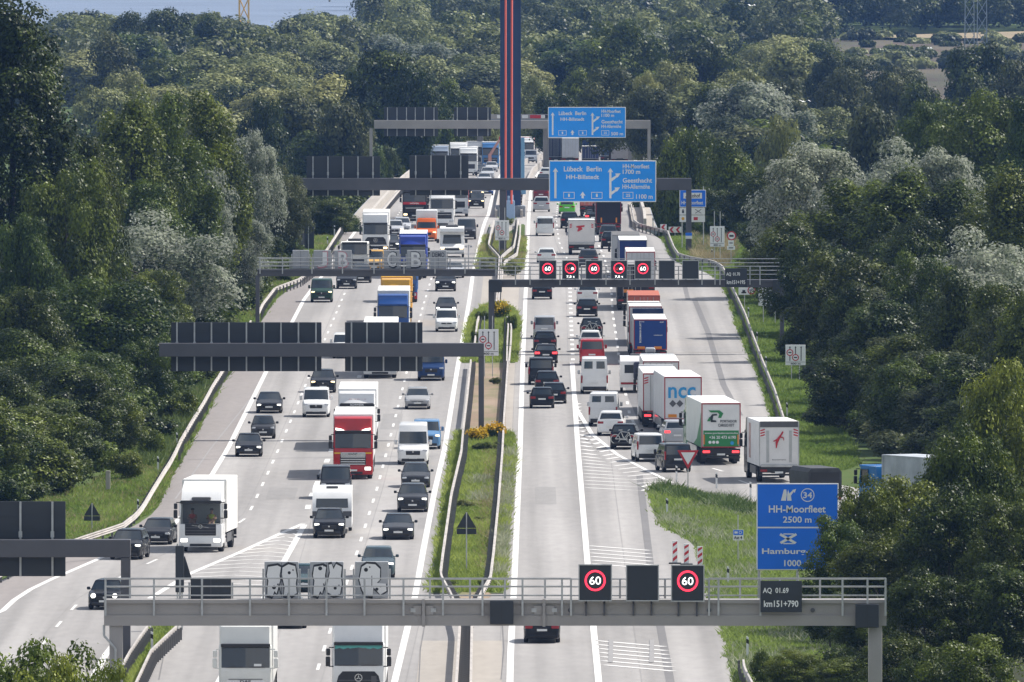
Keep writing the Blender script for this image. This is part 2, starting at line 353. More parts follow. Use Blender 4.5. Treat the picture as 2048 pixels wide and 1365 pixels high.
while d > yd(981):
    a, b = R_LINE2(d), min(g2(d+1), 1e9); c = a + (b-a)*.66
    if d < yd(968): b = G(1300, 972).x
    line(mb, [Vector((a+.3, d, 0)), Vector((c, d-4.5 if d < yd(870) else d-2, 0)), Vector((b, d-1, 0))], .4, .03, 2); d -= 6.6 if d > yd(900) else 5.6
for y0, xa, xb, n, st in ((1093,1178,1296,6,4.6), (1283,1193,1326,7,4.0)):
    dd = yd(y0)
    for k in range(n):
        e = dd - k*st; f = (k*1.5 if y0 > 1200 else k*.6)/35
        line(mb, [Vector((G(xa,y0).x + f, e, 0)), Vector((G(xb,y0).x + f, e - 6, 0))], .45, .034, 3)
struct(mb, "road_markings", LINE)
mb = MB()
for f, off in ((D34,.35),(D12,-.3),(D23,.4),(L_RIGHT,.55),(RD12,-.35),(R_LINE2,2.1),(R_LEFT,-.55)):
    q = fline(f, 640 if f is not R_LINE2 else 660, 1680 if f is not R_LINE2 else yd(730)); line(mb, [Vector((p.x+off, p.y, 0)) for p in q], .06, .027)
for x, y, L, w in ((1092,1010,26,1.3),(1068,760,30,1.2),(690,1010,22,1.6),(780,860,30,1.4),(560,1000,18,1.8),(1195,640,34,1.2),(1290,640,40,1.6),(1240,1180,9,1.5),(700,700,26,1.4),(1425,820,24,1.0),(850,1060,16,.9)):
    p = G(x, y); line(mb, [p, p+Vector((0,L,0))], w, .0235, 40)
struct(mb, "repair_patches", ROAD2)

# ------------------------------------------------------------------ planted beds and soil in the median and between the roads
def bed(px, name, m, h=.05):
    pts = path(px, h); return struct(MB().add(pts, [tuple(range(len(pts)))]), name, m)
BED_NEAR = [(858,1187),(872,1122),(891,985),(905,900),(912,868),(1026,868),(1029,900),(1021,985),(1012,1105),(1007,1187)]
BED_SOIL = [(928,845),(944,730),(1013,730),(1008,845)]
BED_MID = [(924,726),(933,664),(948,626),(976,612),(1005,606),(1032,627),(1039,656),(1030,726)]
BED_FAR = [(953,540),(962,500),(979,450),(996,434),(1030,434),(1050,451),(1049,500),(1043,542)]
BED_GORE = [(318,1250),(350,1250),(302,1305),(272,1365),(235,1440),(205,1440),(262,1330)]
for px in (BED_NEAR, BED_MID, BED_FAR, BED_GORE): bed(px, "median_bed", GRASS)
bed([(940,868),(944,726),(1015,726),(1010,868)], "median_soil", SOIL, .045)
bed([(915,1190),(935,1178),(965,1178),(985,1190),(960,1212),(935,1212)], "median_soil", SOIL, .055)

# ------------------------------------------------------------------ haze
hz = mat("haze_air"); nt = hz.node_tree; nt.nodes.remove(nt.nodes["Principled BSDF"])
pv = nt.nodes.new("ShaderNodeVolumePrincipled"); pv.inputs["Color"].default_value = (.21,.40,.84,1)
pv.inputs["Density"].default_value = 3.4e-5; pv.inputs["Anisotropy"].default_value = .0
nt.links.new(pv.outputs[0], [n for n in nt.nodes if n.type == 'OUTPUT_MATERIAL'][0].inputs["Volume"])
tag(MB().box(-1600, 1600, -60, 8950, -28, 106).build("haze", hz), "thin bluish summer haze over the motorway and woods", "haze", kind="stuff")
# ------------------------------------------------------------------ guardrails
def resample(pts, step):
    out = [pts[0].copy()]; acc = 0.0
    for a, b in zip(pts[:-1], pts[1:]):
        L = (b-a).length
        if L < 1e-6: continue
        t = step - acc
        while t <= L: out.append(a.lerp(b, t/L)); t += step
        acc = (acc + L) % step
    return out
RAILPOST = MB().box(-.06,.06,-.05,.05,-.05,.70).mesh("rail_post")
RAILPOST_ARM = MB().box(-.06,.06,-.05,.05,-.05,.66).box(-.36,.0,-.06,.06,.44,.60).mesh("rail_post_arm")
def guardrail(px, label, side=0.25, step=4.0, top=.75, arm=False, group="steel guardrails along the motorway"):
    pts = path(px, top); root = tag(empty("guardrail", (pts[0].x, pts[0].y, pts[0].z - top)), label, "guardrail", group)
    o0 = root.location.copy(); mb = MB(); rows = []
    q = resample(pts, 6.0) + [pts[-1]]
    for i, p in enumerate(q):
        t = q[min(i+1, len(q)-1)] - q[max(i-1, 0)]; n = Vector((t.y, -t.x, 0)).normalized(); p = p - o0
        rows.append([tuple(p + n*a + Vector((0,0,b))) for a, b in ((-.07,0),(.03,0),(.05,-.05),(.0,-.10),(.06,-.17),(.0,-.23),(.05,-.30),(.03,-.33),(-.03,-.31),(-.05,-.17),(-.07,-.08))])
    mb.loft(rows); mb.build("rail_beam", M["rail"], root)
    ps = resample(pts, step); rest = MB(); me = RAILPOST_ARM if arm else RAILPOST
    for i, p in enumerate(ps):
        t = ps[min(i+1, len(ps)-1)] - ps[max(i-1, 0)]
        if t.length < 1e-6: continue
        n = Vector((t.y, -t.x, 0)).normalized(); c = p - o0 + n*side; c.z = p.z - o0.z - top; ang = math.atan2(n.y, n.x)*1.0
        if i < 100:
            o = link(me, "rail_post", M["post"], root); o.location = c; o.rotation_euler = (0, 0, ang if side > 0 else ang + math.pi)
        else:
            mt = Matrix.Translation(c) @ Matrix.Rotation(ang if side > 0 else ang + math.pi, 4, 'Z')
            rest.add([mt @ v.co for v in me.vertices], [tuple(f.vertices) for f in me.polygons])
    if rest.v: tag(rest.build("rail_posts", M["post"], root), kind="stuff")
    return root
# ordered from far to near: the posts stand to the right of the travel direction when side > 0
guardrail([(352,900),(341,921),(328,941),(307,975),(287,1009),(273,1026),(246,1047),(205,1060),(150,1078),(40,1125),(-80,1180)][::-1], "weathered guardrail curving along the grass beside the exit ramp behind the black hatchback", -.2)
guardrail([(352,900),(361,880),(385,839),(408,802),(426,769),(443,743),(470,697),(502,641)], "weathered guardrail on the grass verge beside the woods below the cantilever sign gantry", .2)
guardrail([(518,622),(525,607),(550,575),(599,557),(628,535),(655,496),(672,470),(687,446),(726,443)], "guardrail bending along the verge from the display gantry to the bridge parapet", .2)
guardrail([(294,1252),(277,1275),(260,1300),(235,1345),(205,1400)], "short guardrail on the exit ramp side of the narrow grass wedge under the front gantry", -.25, 2.0, arm=True)
guardrail([(352,1252),(327,1275),(301,1300),(273,1360),(245,1420)], "short guardrail on the main road side of the narrow grass wedge under the front gantry", -.25, 2.0, arm=True)
guardrail([(908,1470),(913,1361),(920,1247),(905,1190),(881,1146),(886,1105),(903,985),(923,900),(927,854),(935,788),(942,719)], "long guardrail with close dark posts beside the oncoming lanes in the planted median", .3, 2.0, arm=True)
guardrail([(942,1470),(942,1361),(944,1247),(959,1190),(981,1153),(987,1105),(997,1002),(1005,900),(1008,840),(1013,766),(1016,722)], "long guardrail with close dark posts beside the outgoing lanes in the planted median", -.3, 2.0, arm=True)
guardrail([(949,690),(955,640),(958,632)], "short stub of pale guardrail left of the median gantry column", .25)
guardrail([(1014,722),(1015,680),(1017,650),(1015,633)], "pale guardrail right of the median gantry column, on the column side of a pair", -.25)
guardrail([(1018,722),(1022,680),(1023,655),(1021,640)], "pale guardrail right of the median gantry column, on the lane side of a pair", -.25)
guardrail([(993,603),(997,554),(999,512),(986,498),(977,488),(984,455),(988,440)], "guardrail opening like a fork on the oncoming side of the far median bed", .25)
guardrail([(998,603),(1001,554),(1003,512),(1016,500),(1028,491),(1034,460),(1037,438)], "guardrail opening like a fork on the outgoing side of the far median bed", -.25)
guardrail([(1003,570),(1005,540),(1010,521),(1034,506),(1040,470),(1041,448)], "outer guardrail running just outside the fork of the far median bed", -.25)
guardrail([(1262,408),(1268,440),(1278,447),(1300,453),(1335,461),(1341,477),(1348,494),(1357,507),(1381,513),(1427,521),(1444,531),(1452,545),(1468,580),(1490,626),(1506,670),(1525,720),(1549,778),(1573,853)], "long snaking guardrail on the green verge along the truck lane", .3)
guardrail([(1486,1319),(1487,1330),(1491,1341),(1502,1361),(1520,1400)], "short curved guardrail end among the bushes below the front gantry", .2)

# ------------------------------------------------------------------ delineator posts
DEL_B = MB().prism([(-.06,0),(.06,0),(.06,1.0),(-.06,1.06)], -.05, .05).mesh("delineator_body")
DEL_K = MB().prism([(-.066,.72),(.066,.66),(.066,.88),(-.066,.94)], -.056, .056).mesh("black_band")
for x, y, lab in ((316,946,"delineator post by the weathered guardrail level with the white box truck"),(276,1033,"delineator post at the bend of the guardrail behind the black hatchback"),
    (354,897,"delineator post by the guardrail left of the grey city car"),(388,836,"delineator post by the guardrail left of the black saloon"),(1334,1031,"delineator post on the grass island near the hatched tip"),
    (1456,1171,"delineator post on the grass island left of the blue two-panel sign"),(1495,1315,"delineator post at the end of the short curved guardrail"),(1353,965,"delineator post left of the triangular yield sign"),
    (1433,978,"short delineator post on the island rim right of the yield sign"),(1501,998,"short delineator post on the island rim beside the blue sign corner"),(1497,640,"delineator post right of the guardrail below the 60 sign"),
    (1514,690,"delineator post against the guardrail left of the damaged lane sign"),(1532,740,"delineator post against the guardrail below the damaged lane sign"),(1574,835,"delineator post at the near end of the snaking guardrail"),
    (1424,520,"delineator post behind the guardrail under the far lane sign"),(1306,455,"delineator post near the bridge end by the chevron boards"),(304,1305,"delineator post in the grass wedge under the front gantry"),(669,472,"delineator post at the verge by the bridge end, oncoming side"),(655,495,"second delineator post from the bridge end, oncoming side")):
    p = G(x, y); r = tag(empty("delineator_post", p), lab, "delineator", "white delineator posts with black bands")
    link(DEL_B, "post_body", M["white"], r); link(DEL_K, "black_band", M["black"], r)

# ------------------------------------------------------------------ the bridge: parapets, pylon, cables
def wall_run(px, h, w, name, label, m=M["concrete"], cat="parapet"):
    pts = resample(path(px, 0), 10.0); o0 = pts[0]; rows = []
    for i, p in enumerate(pts):
        t = pts[min(i+1, len(pts)-1)] - pts[max(i-1, 0)]; n = Vector((t.y, -t.x, 0)).normalized()*w/2; q = p - o0
        rows.append([tuple(q-n-Vector((0,0,.6))), tuple(q+n-Vector((0,0,.6))), tuple(q+n+Vector((0,0,h))), tuple(q-n+Vector((0,0,h)))])
    o = MB().loft(rows).build(name, m); o.location = o0; return tag(o, label, cat)
wall_run([(738,452),(745,436),(760,417),(784,390),(805,366),(830,345),(862,328)], .9, .3, "bridge_parapet", "pale concrete parapet on the outer edge of the bridge, oncoming side")
wall_run([(1290,455),(1289,440),(1282,415),(1276,392),(1276,372),(1290,345)], .9, .3, "bridge_parapet", "pale concrete parapet on the outer edge of the bridge, outgoing side")
wall_run([(1043,436),(1049,398),(1056,368),(1066,347),(1085,330),(1118,318),(1165,309)], .8, .25, "bridge_barrier", "curving barrier along the outgoing side of the bridge median", M["rail"], "barrier")
wall_run([(992,436),(1000,392),(1008,360),(1020,345),(1044,331),(1085,317)], .8, .25, "bridge_barrier", "curving barrier along the oncoming side of the bridge median", M["rail"], "barrier")
guardrail([(752,440),(761,425),(801,377),(822,358)], "guardrail on posts between the walkway and the lanes of the bridge", .2)
DECK = mat("deck_edge", (.25,.27,.30), .7, noise=.1, nscale=.4)
mb = MB(); rows = []
for dd in range(1690, 2301, 30):
    a, b, z = L_EDGE(dd)-2.4, R_EDGE(dd)+2.4, zr(dd)
    rows.append([(a,dd,z-.02),(b,dd,z-.02),(b,dd,z-.7),(b-4,dd,z-2.6),(a+4,dd,z-2.6),(a,dd,z-.7)])
tag(up(strip(MB(), lambda d: L_EDGE(d)-2.3, lambda d: L_EDGE(d), 1692, 2298, .006, 1).build("walkway", PALE)), kind="structure"); tag(up(strip(MB(), lambda d: R_EDGE(d), lambda d: R_EDGE(d)+2.3, 1692, 2298, .006, 1).build("walkway", PALE)), kind="structure")
tag(mb.loft(rows).build("bridge_deck", DECK), "long bridge deck carrying both carriageways past the blue pylon", "bridge")
PYB = mat("pylon_blue", (.013,.042,.125), .45, noise=.10, nscale=.12); PYR = mat("stay_red", (.52,.055,.028), .45)
py = tag(empty("bridge_pylon", P(1021, 430, 1745)), "tall dark blue steel bridge pylon with two orange red stay cables", "bridge pylon")
py.location.z = zr(1745) - .1
w0 = 41/18.91/2
MB().prism([(-w0,0),(w0,0),(w0*.97,70),(-w0*.97,70)], -1.3, 1.3).build("pylon_shaft", PYB, py)
mb = MB(); mb.box(-w0-.012, -w0+.12, -1.36, 1.36, 3, 69); mb.box(w0-.12, w0+.012, -1.36, 1.36, 3, 69)
for z in range(4, 68, 6): mb.box(-w0-.008, w0+.008, -1.335, 1.335, z, z+.07)
mb.build("edge_plate", mat("pylon_blue_edge", (.014,.045,.14), .4), py)
for x0, x1 in ((1011.5,1011),(1025,1023)):
    a = P(x0, -700, 1738) - py.location; b = P(x1, 408, 1706) - py.location
    MB().tube(a, b, .115, n=8).build("stay_cable", PYR, py)
MB().rbox(-w0-.5, w0+.5, -1.9, 1.9, -1.5, 1.3, .1).build("pylon_foot", DECK, py)
mb = MB(); mb.rbox(w0+.05, w0+.55, -1.5, -1.0, 2.5, 4.2, .05); mb.rbox(w0+.02, w0+.4, -1.5, -1.1, 4.2, 8.5, .04); mb.build("service_box", mat("pale_blue", (.18,.36,.55), .5), py)
bx = tag(MB().rbox(-.45,.45,-.4,.4,0,2.0,.06).tube((-.2,0,2),(-.2,0,2.5),.12).tube((.2,0,2),(.2,0,2.6),.12).build("equipment_cabinet", mat("cabinet_blue", (.30,.42,.58), .5), None), "pale blue equipment cabinet at the foot of the blue pylon", "cabinet")
bx.location = G(1021, 440)
mb = MB()
for k in range(7): mb.box(-.5+.12*(k%2), .5, .1*k, .1*k+.9, .32*k, .32*k+.26)
o = tag(mb.build("timber_stack", mat("old_timber", (.10,.08,.07), .9, noise=.3)), "dark stack of stored girders on the bridge median beside the pylon foot", "stack"); o.location = G(1035, 425)
# recovery boom over the far oncoming lane
bo = tag(empty("loading_boom", G(992, 338)), "pale pink crane boom with a red tip reaching past the pylon", "crane")
MB().tube((-.9,0,2.0),(.6,0,4.4),.22,.16,8).build("boom_arm", mat("boom_pink", (.62,.33,.29), .5), bo)
MB().tube((-.9,0,0),(-.9,0,2.2),.3,.26,8).build("boom_post", mat("boom_pink"), bo); MB().rbox(.45,.95,-.2,.2,4.25,4.75,.08).build("boom_tip", M["signred"], bo)
# ------------------------------------------------------------------ gantries
def root_at(name, x, d, label, cat, group=None):
    p = P(x, 600, d); p.z = zr(d); return tag(empty(name, p), label, cat, group)
def lp(root, x, y, dd=0.0):                      # photo pixel -> local point in the plane dd behind the root
    q = P(x, y, root.location.y + dd) - root.location; return q
def pbox(root, x0, y0, x1, y1, a, b, mb=None, bev=0):  # box spanning photo pixels, from depth a to b (local)
    p, q = lp(root, x0, y1, a), lp(root, x1, y0, a); mb = mb or MB()
    return mb.rbox(p.x, q.x, a, b, p.z, q.z, bev) if bev else mb.box(p.x, q.x, a, b, p.z, q.z)
def railing(root, x0, x1, ys, posts, ybot, dd, m, name="railing"):
    mb = MB()
    for y in ys: mb.tube(lp(root, x0, y, dd), lp(root, x1, y, dd), .032, n=5)
    for x in posts:
        a, b = lp(root, x, ybot, dd), lp(root, x, ys[0], dd); mb.box(a.x-.045, a.x+.045, dd-.04, dd+.04, a.z, b.z)
    mb.build(name, m, root)
# front display gantry
g1 = root_at("display_gantry", 990, 743, "light grey walkway gantry nearest the camera carrying two lit 60 displays and graffiti cabinets", "gantry")
mb = pbox(g1, 208, 1202, 1773, 1251, -.35, .75); mb = pbox(g1, 208, 1200, 1773, 1207, -.5, .9, mb); mb = pbox(g1, 208, 1231, 1773, 1252, -.42, .82, mb)
for x in (847, 1088): pbox(g1, x-3, 1199, x+3, 1254, -.56, -.36, mb); pbox(g1, x-20, 1212, x-4, 1230, -.44, -.34, mb); pbox(g1, x+4, 1212, x+20, 1230, -.44, -.34, mb)
mb.build("walkway_beam", M["gantry"], g1)
for x in (826, 867, 1068, 1109): pbox(g1, x-5, 1217, x+5, 1225, -.447, -.44).build("cover_plate", M["galv"], g1)
for x in (1140, 1625, 1418): MB().disc(lp(g1,x,1220,0).x, lp(g1,x,1220,0).z, -.42, .1).build("junction_box", M["gantry_dark"], g1)
railing(g1, 210, 1142, (1157,1173,1191), (211,308,404,500,578,653,729,807,886,965,1045,1124,1142), 1232, -.55, M["galv"])
railing(g1, 1418, 1772, (1157,1173,1191), (1418,1437,1521,1685,1735,1771), 1232, -.55, M["galv"])
railing(g1, 214, 1768, (1158.5,1174,1191.5), (260,360,460,560,660,760,860,940,1010,1090,1240,1330,1480,1560,1640,1735), 1205, .85, M["galv"], "rear_railing")
for x0, x1 in ((219,245),(1737,1764)):
    a, b = lp(g1,x0,1250), lp(g1,x1,1250); MB().rbox(a.x, b.x, -.3, .7, -.3, a.z+.02, .03).build("column", M["gantry"], g1, 40)
mb = MB(); p = [lp(g1,208,1250,-.3), lp(g1,208,1272,-.3), lp(g1,231,1298,-.4), lp(g1,231,1420,-.4)]
for a, b in zip(p[:-1], p[1:]): mb.tube(a, b, .06)
mb.build("cable_conduit", M["galv"], g1)
for x0,y0,x1,y1,nm in ((980,1202,1027,1249,"slate coloured cabinet on the front gantry beam above the median"),(1711,1209,1758,1256,"slate coloured cabinet at the tree end of the front gantry beam")):
    r = root_at("control_cabinet", (x0+x1)/2, 742.2, nm, "cabinet"); r.location.z = 0
    pbox(r, x0,y0,x1,y1, -.1, .22, None, .03).build("cabinet_body", M["signback"], r); q = lp(r,(x0+x1)/2,y0,0)
    MB().box(q.x-.01,q.x+.01,-.106,-.1,q.z-1.0,q.z-.05).build("door_seam", M["black"], r)
# displays
def display(x0, y0, x1, y1, d, label, kind, group="electronic displays on the gantries"):
    r = root_at("matrix_display", (x0+x1)/2, d, label, "display", group); r.location.z = lp(r, x0, y1).z + zr(d)
    a, b = lp(r,x0,y1), lp(r,x1,y0); w, h = b.x-a.x, b.z
    MB().rbox(a.x+.04, b.x-.04, .02, .5, .04, h-.04, .03).build("housing", M["cabinet"], r)
    mb = MB(); t = .05
    mb.box(a.x,b.x,-.02,.06,0,t).box(a.x,b.x,-.02,.06,h-t,h).box(a.x,a.x+t,-.02,.06,t,h-t).box(b.x-t,b.x,-.02,.06,t,h-t); mb.build("rim_frame", M["galv"], r)
    mb = MB(); mb.box(a.x+w*.2,a.x+w*.2+.08,.5,.62,-w*.45,h*.9).box(b.x-w*.2-.08,b.x-w*.2,.5,.62,-w*.45,h*.9); mb.build("bracket", M["gantry_dark"], r)
    cz = h*.56 if kind in ("60",) else h*.58
    if kind == "60":
        MB().ring(0, cz, -.012, w*.255, w*.315).build("red_ring", M["led_red"], r); text(r, "60", 0, cz, w*.34, w*.24, -.012, M["led_white"], bold=False)
    elif kind in ("car", "lorry"):
        MB().ring(0, cz, -.012, w*.27, w*.32).build("red_ring", M["led_red"], r)
        mb = MB(); mb.box(-w*.2,-w*.05,-.012,0,cz-w*.1,cz-w*.07).box(-w*.2,-w*.17,-.012,0,cz-w*.07,cz+w*.05).box(-w*.08,-w*.05,-.012,0,cz-w*.07,cz+w*.05); mb.build("red_car_symbol", M["led_dim"], r)
        mb = MB(); mb.box(w*.03,w*.2,-.012,0,cz-w*.06,cz+w*.0).box(w*.07,w*.16,-.012,0,cz+w*.0,cz+w*.06).disc(w*.07,cz-w*.07,-.012,w*.03).disc(w*.16,cz-w*.07,-.012,w*.03); mb.build("white_symbol", M["led_white"], r)
        text(r, "7,5 t", 0, h*.13, w*.48, h*.13, -.012, M["led_white"])
    return r
display(1157,1129,1224,1203,742,"large lit 60 display on the front gantry, the one nearer the median","60")
display(1252,1130,1318,1203,742,"large blank dark display between the two 60 displays on the front gantry","")
display(1342,1130,1409,1204,742,"large display with a lit red ring and 60, nearest the km151+790 board","60")
for i,(x0,x1,k,lab) in enumerate(((1078,1113,"60","small 60 display at the median end of the second gantry"),(1124,1158,"car","small 7,5 t display between the first two small 60 displays"),
    (1171,1205,"60","small 60 display between the two 7,5 t displays"),(1221,1255,"lorry","small 7,5 t no overtaking display above the truck lane"),(1269,1303,"60","small 60 display beside the first of two blank displays"),
    (1317,1350,"","small blank display beside a lit 60 on the second gantry"),(1364,1398,"","small blank display last before the open railing of the second gantry"))):
    display(x0,521,x1,559,1289,lab,k)
def board(x0,y0,x1,y1,d,l1,l2,label):
    r = root_at("kilometre_board",(x0+x1)/2,d,label,"sign"); r.location.z = lp(r,x0,y1).z + zr(d); a,b = lp(r,x0,y1),lp(r,x1,y0); w,h = b.x-a.x,b.z
    MB().rbox(a.x,b.x,0,.12,0,h,.02).build("board_panel", M["signback"], r)
    text(r,l1,-w*.13,h*.68,w*.62,h*.20,-.01,M["signwhite"]); text(r,l2,0,h*.27,w*.83,h*.21,-.01,M["signwhite"])
    return r
board(1521,1162,1604,1225,742.1,"AQ  01.69","km151+790","slate board lettered AQ 01.69 km151+790 on the front gantry")
board(1450,537,1494,575,1288.8,"AQ  01.70","km151+195","slate board lettered AQ 01.70 km151+195 on the second gantry")
# cabinets seen from behind, with graffiti
GW, GK, GP = mat("graffiti_white",(.72,.72,.72),.6), mat("graffiti_black",(.015,.015,.017),.6), mat("graffiti_pink",(.55,.25,.27),.6)
def backbox(x0,y0,x1,y1,d,label,col=None):
    r = root_at("display_cabinet",(x0+x1)/2,d,label,"display","display cabinets seen from behind"); r.location.z = lp(r,x0,y1).z + zr(d); a,b = lp(r,x0,y1),lp(r,x1,y0)
    MB().rbox(a.x,b.x,0,.45,0,b.z,.03).build("cabinet_shell", col or M["boxback"], r)
    MB().box(-.012,.012,-.006,0,.04,b.z-.04).build("door_seam", M["gantry_dark"], r)
    mb = MB(); mb.box(a.x-.1,a.x-.02,.1,.2,-.3,b.z*.8).box(b.x+.02,b.x+.1,.1,.2,-.3,b.z*.8).build("bracket", M["galv"], r)
    return r, b.x, b.z
def blob(r, pts, w, h, y, m, name):
    MB().prism([(px*w, pz*h) for px, pz in pts], y, y+.004).build(name, m, r)
def grow(pts, k):
    cx = sum(p[0] for p in pts)/len(pts); cz = sum(p[1] for p in pts)/len(pts)
    out = []
    for x, z in pts:
        L = math.hypot(x-cx, z-cz); out.append((cx+(x-cx)*(1+k/L), cz+(z-cz)*(1+k/L)))
    return out
A1 = [(-.85,.08),(-.55,.05),(-.42,.2),(-.3,.12),(-.08,.5),(-.12,.62),(-.04,.85),(-.25,.9),(-.8,.86),(-.88,.62),(-.78,.48),(-.84,.28)]
A2 = [(.08,.5),(.02,.66),(.05,.84),(.4,.93),(.8,.88),(.9,.6),(.84,.4),(.9,.14),(.55,.06),(.4,.2),(.3,.06),(.12,.08),(.18,.3)]
A3 = [(-.75,.5),(-.6,.86),(-.3,.95),(.2,.93),(.5,.8),(.48,.5),(.3,.42),(.85,.4),(.88,.2),(.5,.1),(.1,.3),(.05,.06),(-.4,.06),(-.6,.25)]
for k,(x0,x1,d_,shapes,dots) in enumerate(((529,597,743.3,(A1,A2),((-.45,.3),(.45,.7))),(620,687,743.3,([(x*.95,z) for x,z in A1],[(x,1-z) for x,z in reversed(A2)]),((-.4,.82),(.5,.28))),(710,777,743.3,(A3,),((-.35,.78),(.3,.25))))):
    lab = ("pale cabinet back with two white egg shaped graffiti letters, nearest the dark cabinet","pale cabinet back with black dotted graffiti between two painted cabinets","pale cabinet back with one large round graffiti letter, nearest the median")[k]
    r, w, h = backbox(x0,1124,x1,1197,d_,lab)
    for s in shapes: blob(r, grow(s,.07), w, h, -.012, GK, "graffiti_outline"); blob(r, s, w, h, -.018, GW, "graffiti_fill")
    mb = MB()
    for i,(dx,dz) in enumerate(dots): mb.disc(dx*w, dz*h, -.023, .09-.02*i); mb.disc(dx*w+.17, dz*h+.12, -.023, .035)
    mb.box(-.02*w,.02*w,-.023,-.019,.3*h,.62*h) if k == 2 else mb.prism([(-.06*w,.1*h),(.0,.1*h),(-.2*w,.42*h),(-.24*w,.4*h)], -.023, -.019)
    mb.build("graffiti_dots", GK, r)
r, w, h = backbox(381,1157,462,1200,743.4,"dark slatted cabinet behind the railing, without graffiti", M["signback"])
# second display gantry, two levels
g2 = root_at("display_gantry", 1000, 1290, "grey walkway gantry above both carriageways with seven small displays", "gantry")
mb = pbox(g2, 515,541,990,553,-.35,.75); pbox(g2,515,539,990,543,-.45,.85,mb); mb.build("walkway_beam", M["gantry_dark"], g2)
mb = pbox(g2, 978,562,1568,575,-.35,.75); pbox(g2,978,560,1568,564,-.45,.85,mb); mb.build("walkway_beam", M["gantry_dark"], g2)
railing(g2, 515, 993, (516,524,531), (520,565,624,685,748,808,870,930,992), 548, -.5, M["galv"])
railing(g2, 993, 1568, (533,541,549), (1031,1060,1120,1163,1212,1260,1310,1357,1404,1430,1440,1500,1520,1568), 570, -.5, M["galv"])
railing(g2, 520, 1560, (518,526,533), (580,640,700,760,820,900,960), 541, .8, M["galv"], "rear_railing")
for x0,x1,y in ((977,989,562),(1560,1568,575),(511,519,552)):
    a,b = lp(g2,x0,y),lp(g2,x1,y); MB().rbox(a.x,b.x,-.3,.5,-.3,a.z,.03).build("column", M["gantry_dark"], g2)
for x0,y0,x1,y1,nm in ((978,560,1004,585,"dark cabinet on the column of the second gantry in the median"),(1545,560,1563,586,"dark cabinet at the tree end of the second gantry")):
    r = root_at("control_cabinet",(x0+x1)/2,1289.2,nm,"cabinet"); pbox(r,x0,y0,x1,y1,-.1,.25,None,.03).build("cabinet_body", M["signback"], r)
for x0,x1,t,lab in ((585,618,"","plain grey cabinet back, outermost on the second gantry"),(627,662,"J","grey cabinet back painted with a white J"),(669,703,"B","grey cabinet back painted with a pinkish B beside the J"),
    (767,799,"C","grey cabinet back painted with a white round C"),(814,850,"B","grey cabinet back painted with a white B beside the C"),(860,893,"DEMO","grey cabinet back scrawled DEMO, nearest the median")):
    r, w, h = backbox(x0,501,x1,538,1290.4,lab)
    if t == "DEMO": text(r,t,0,h*.76,w*1.5,h*.25,-.014,M["gantry_dark"],"graffiti")
    elif t:
        text(r,t,.03,h*.48,w*1.25,h*.92,-.012,GP if t=="J" or lab.endswith("J") else GK,"graffiti_outline"); text(r,t,0,h*.5,w*1.1,h*.8,-.02,GW,"graffiti")
# sign gantries with boards seen from behind
def signback(x0,y0,x1,y1,d,struts,label,rows=2,group="direction signs seen from behind"):
    r = root_at("direction_sign",(x0+x1)/2,d,label,"sign",group); r.location.z = lp(r,x0,y1).z + zr(d); a,b = lp(r,x0,y1),lp(r,x1,y0)
    MB().rbox(a.x,b.x,0,.08,0,b.z,.02).build("sign_panel", M["signback"], r)
    mb = MB()
    for k in range(1, rows+3): mb.box(a.x+.03,b.x-.03,-.02,0,b.z*k/(rows+3)-.02,b.z*k/(rows+3)+.02)
    mb.build("stiffener", M["signback"], r)
    for x in struts:
        q = lp(r,x,y1); mb = MB(); mb.box(q.x-.05,q.x+.05,-.14,-.02,.02,b.z-.02).box(q.x-.09,q.x+.09,-.16,-.02,b.z*.52,b.z*.6); mb.build("strut", M["galv"], r)
def frame(name,label,d,beam,posts,m=M["gantry_dark"]):
    r = root_at(name,(beam[0]+beam[2])/2,d,label,"gantry"); pbox(r,*beam,-.45,.45,None,.04).build("cross_beam", m, r)
    for x0,x1 in posts:
        a,b = lp(r,x0,beam[3]),lp(r,x1,beam[3]); MB().rbox(a.x,b.x,-.36,.36,-.4,a.z+.01,.03).build("column", m, r)
    return r
frame("sign_gantry","dark grey cantilever sign gantry at the exit ramp, cut by the picture edge",822,(-140,1080,261,1115),((242,261),))
signback(-120,1003,131,1153,822.65,(-90,-25,41,105),"dark sign back on the cantilever gantry over the exit ramp")
frame("sign_gantry","dark grey cantilever sign gantry over the oncoming lanes ending in the flowering median",1112,(318,687,968,714),((957,968),))
signback(342,645,643,743,1112.65,(354,389,423,458,493,528,562,597,632),"long dark sign back over the oncoming lanes, the wider of the pair by the woods")
signback(690,645,845,743,1112.65,(703,734,767,800,833),"dark sign back over the oncoming lanes, the narrower of the pair near the median column")
frame("sign_gantry","wide grey sign gantry before the bridge carrying the larger blue arrow sign",1587,(600,357,1383,381),((597,608),(999,1013),(1372,1383)),M["gantry_dark"])
signback(613,313,760,392,1587.65,(626,656,686,716,746),"dark sign back before the bridge, the outer of the two on its gantry")
signback(819,311,937,391,1587.65,(831.5,862,891,921.5),"dark sign back before the bridge, the inner of the two on its gantry")
frame("sign_gantry","pale far sign gantry beyond the pylon carrying the smaller blue arrow sign",2190,(748,241,1301,258),((739,745),(1295,1301)),M["gantry"])
signback(768,215,876,273,2190.65,(775,794,813,830.5,849,868),"distant sign back beyond the bridge, the wider one on the far gantry")
signback(908,215,982,273,2190.65,(914.6,935,955,976),"distant sign back beyond the bridge, the narrower one beside the pylon")
ov = root_at("road_overpass", 1090, 2440, "distant overpass with a graffiti covered parapet beyond the far sign gantry", "bridge")
pbox(ov, 880,238,1330,246,-3,3).build("overpass_deck", DECK, ov); pbox(ov,880,229,1330,238,-3.1,-2.9).build("parapet", M["gantry"], ov)
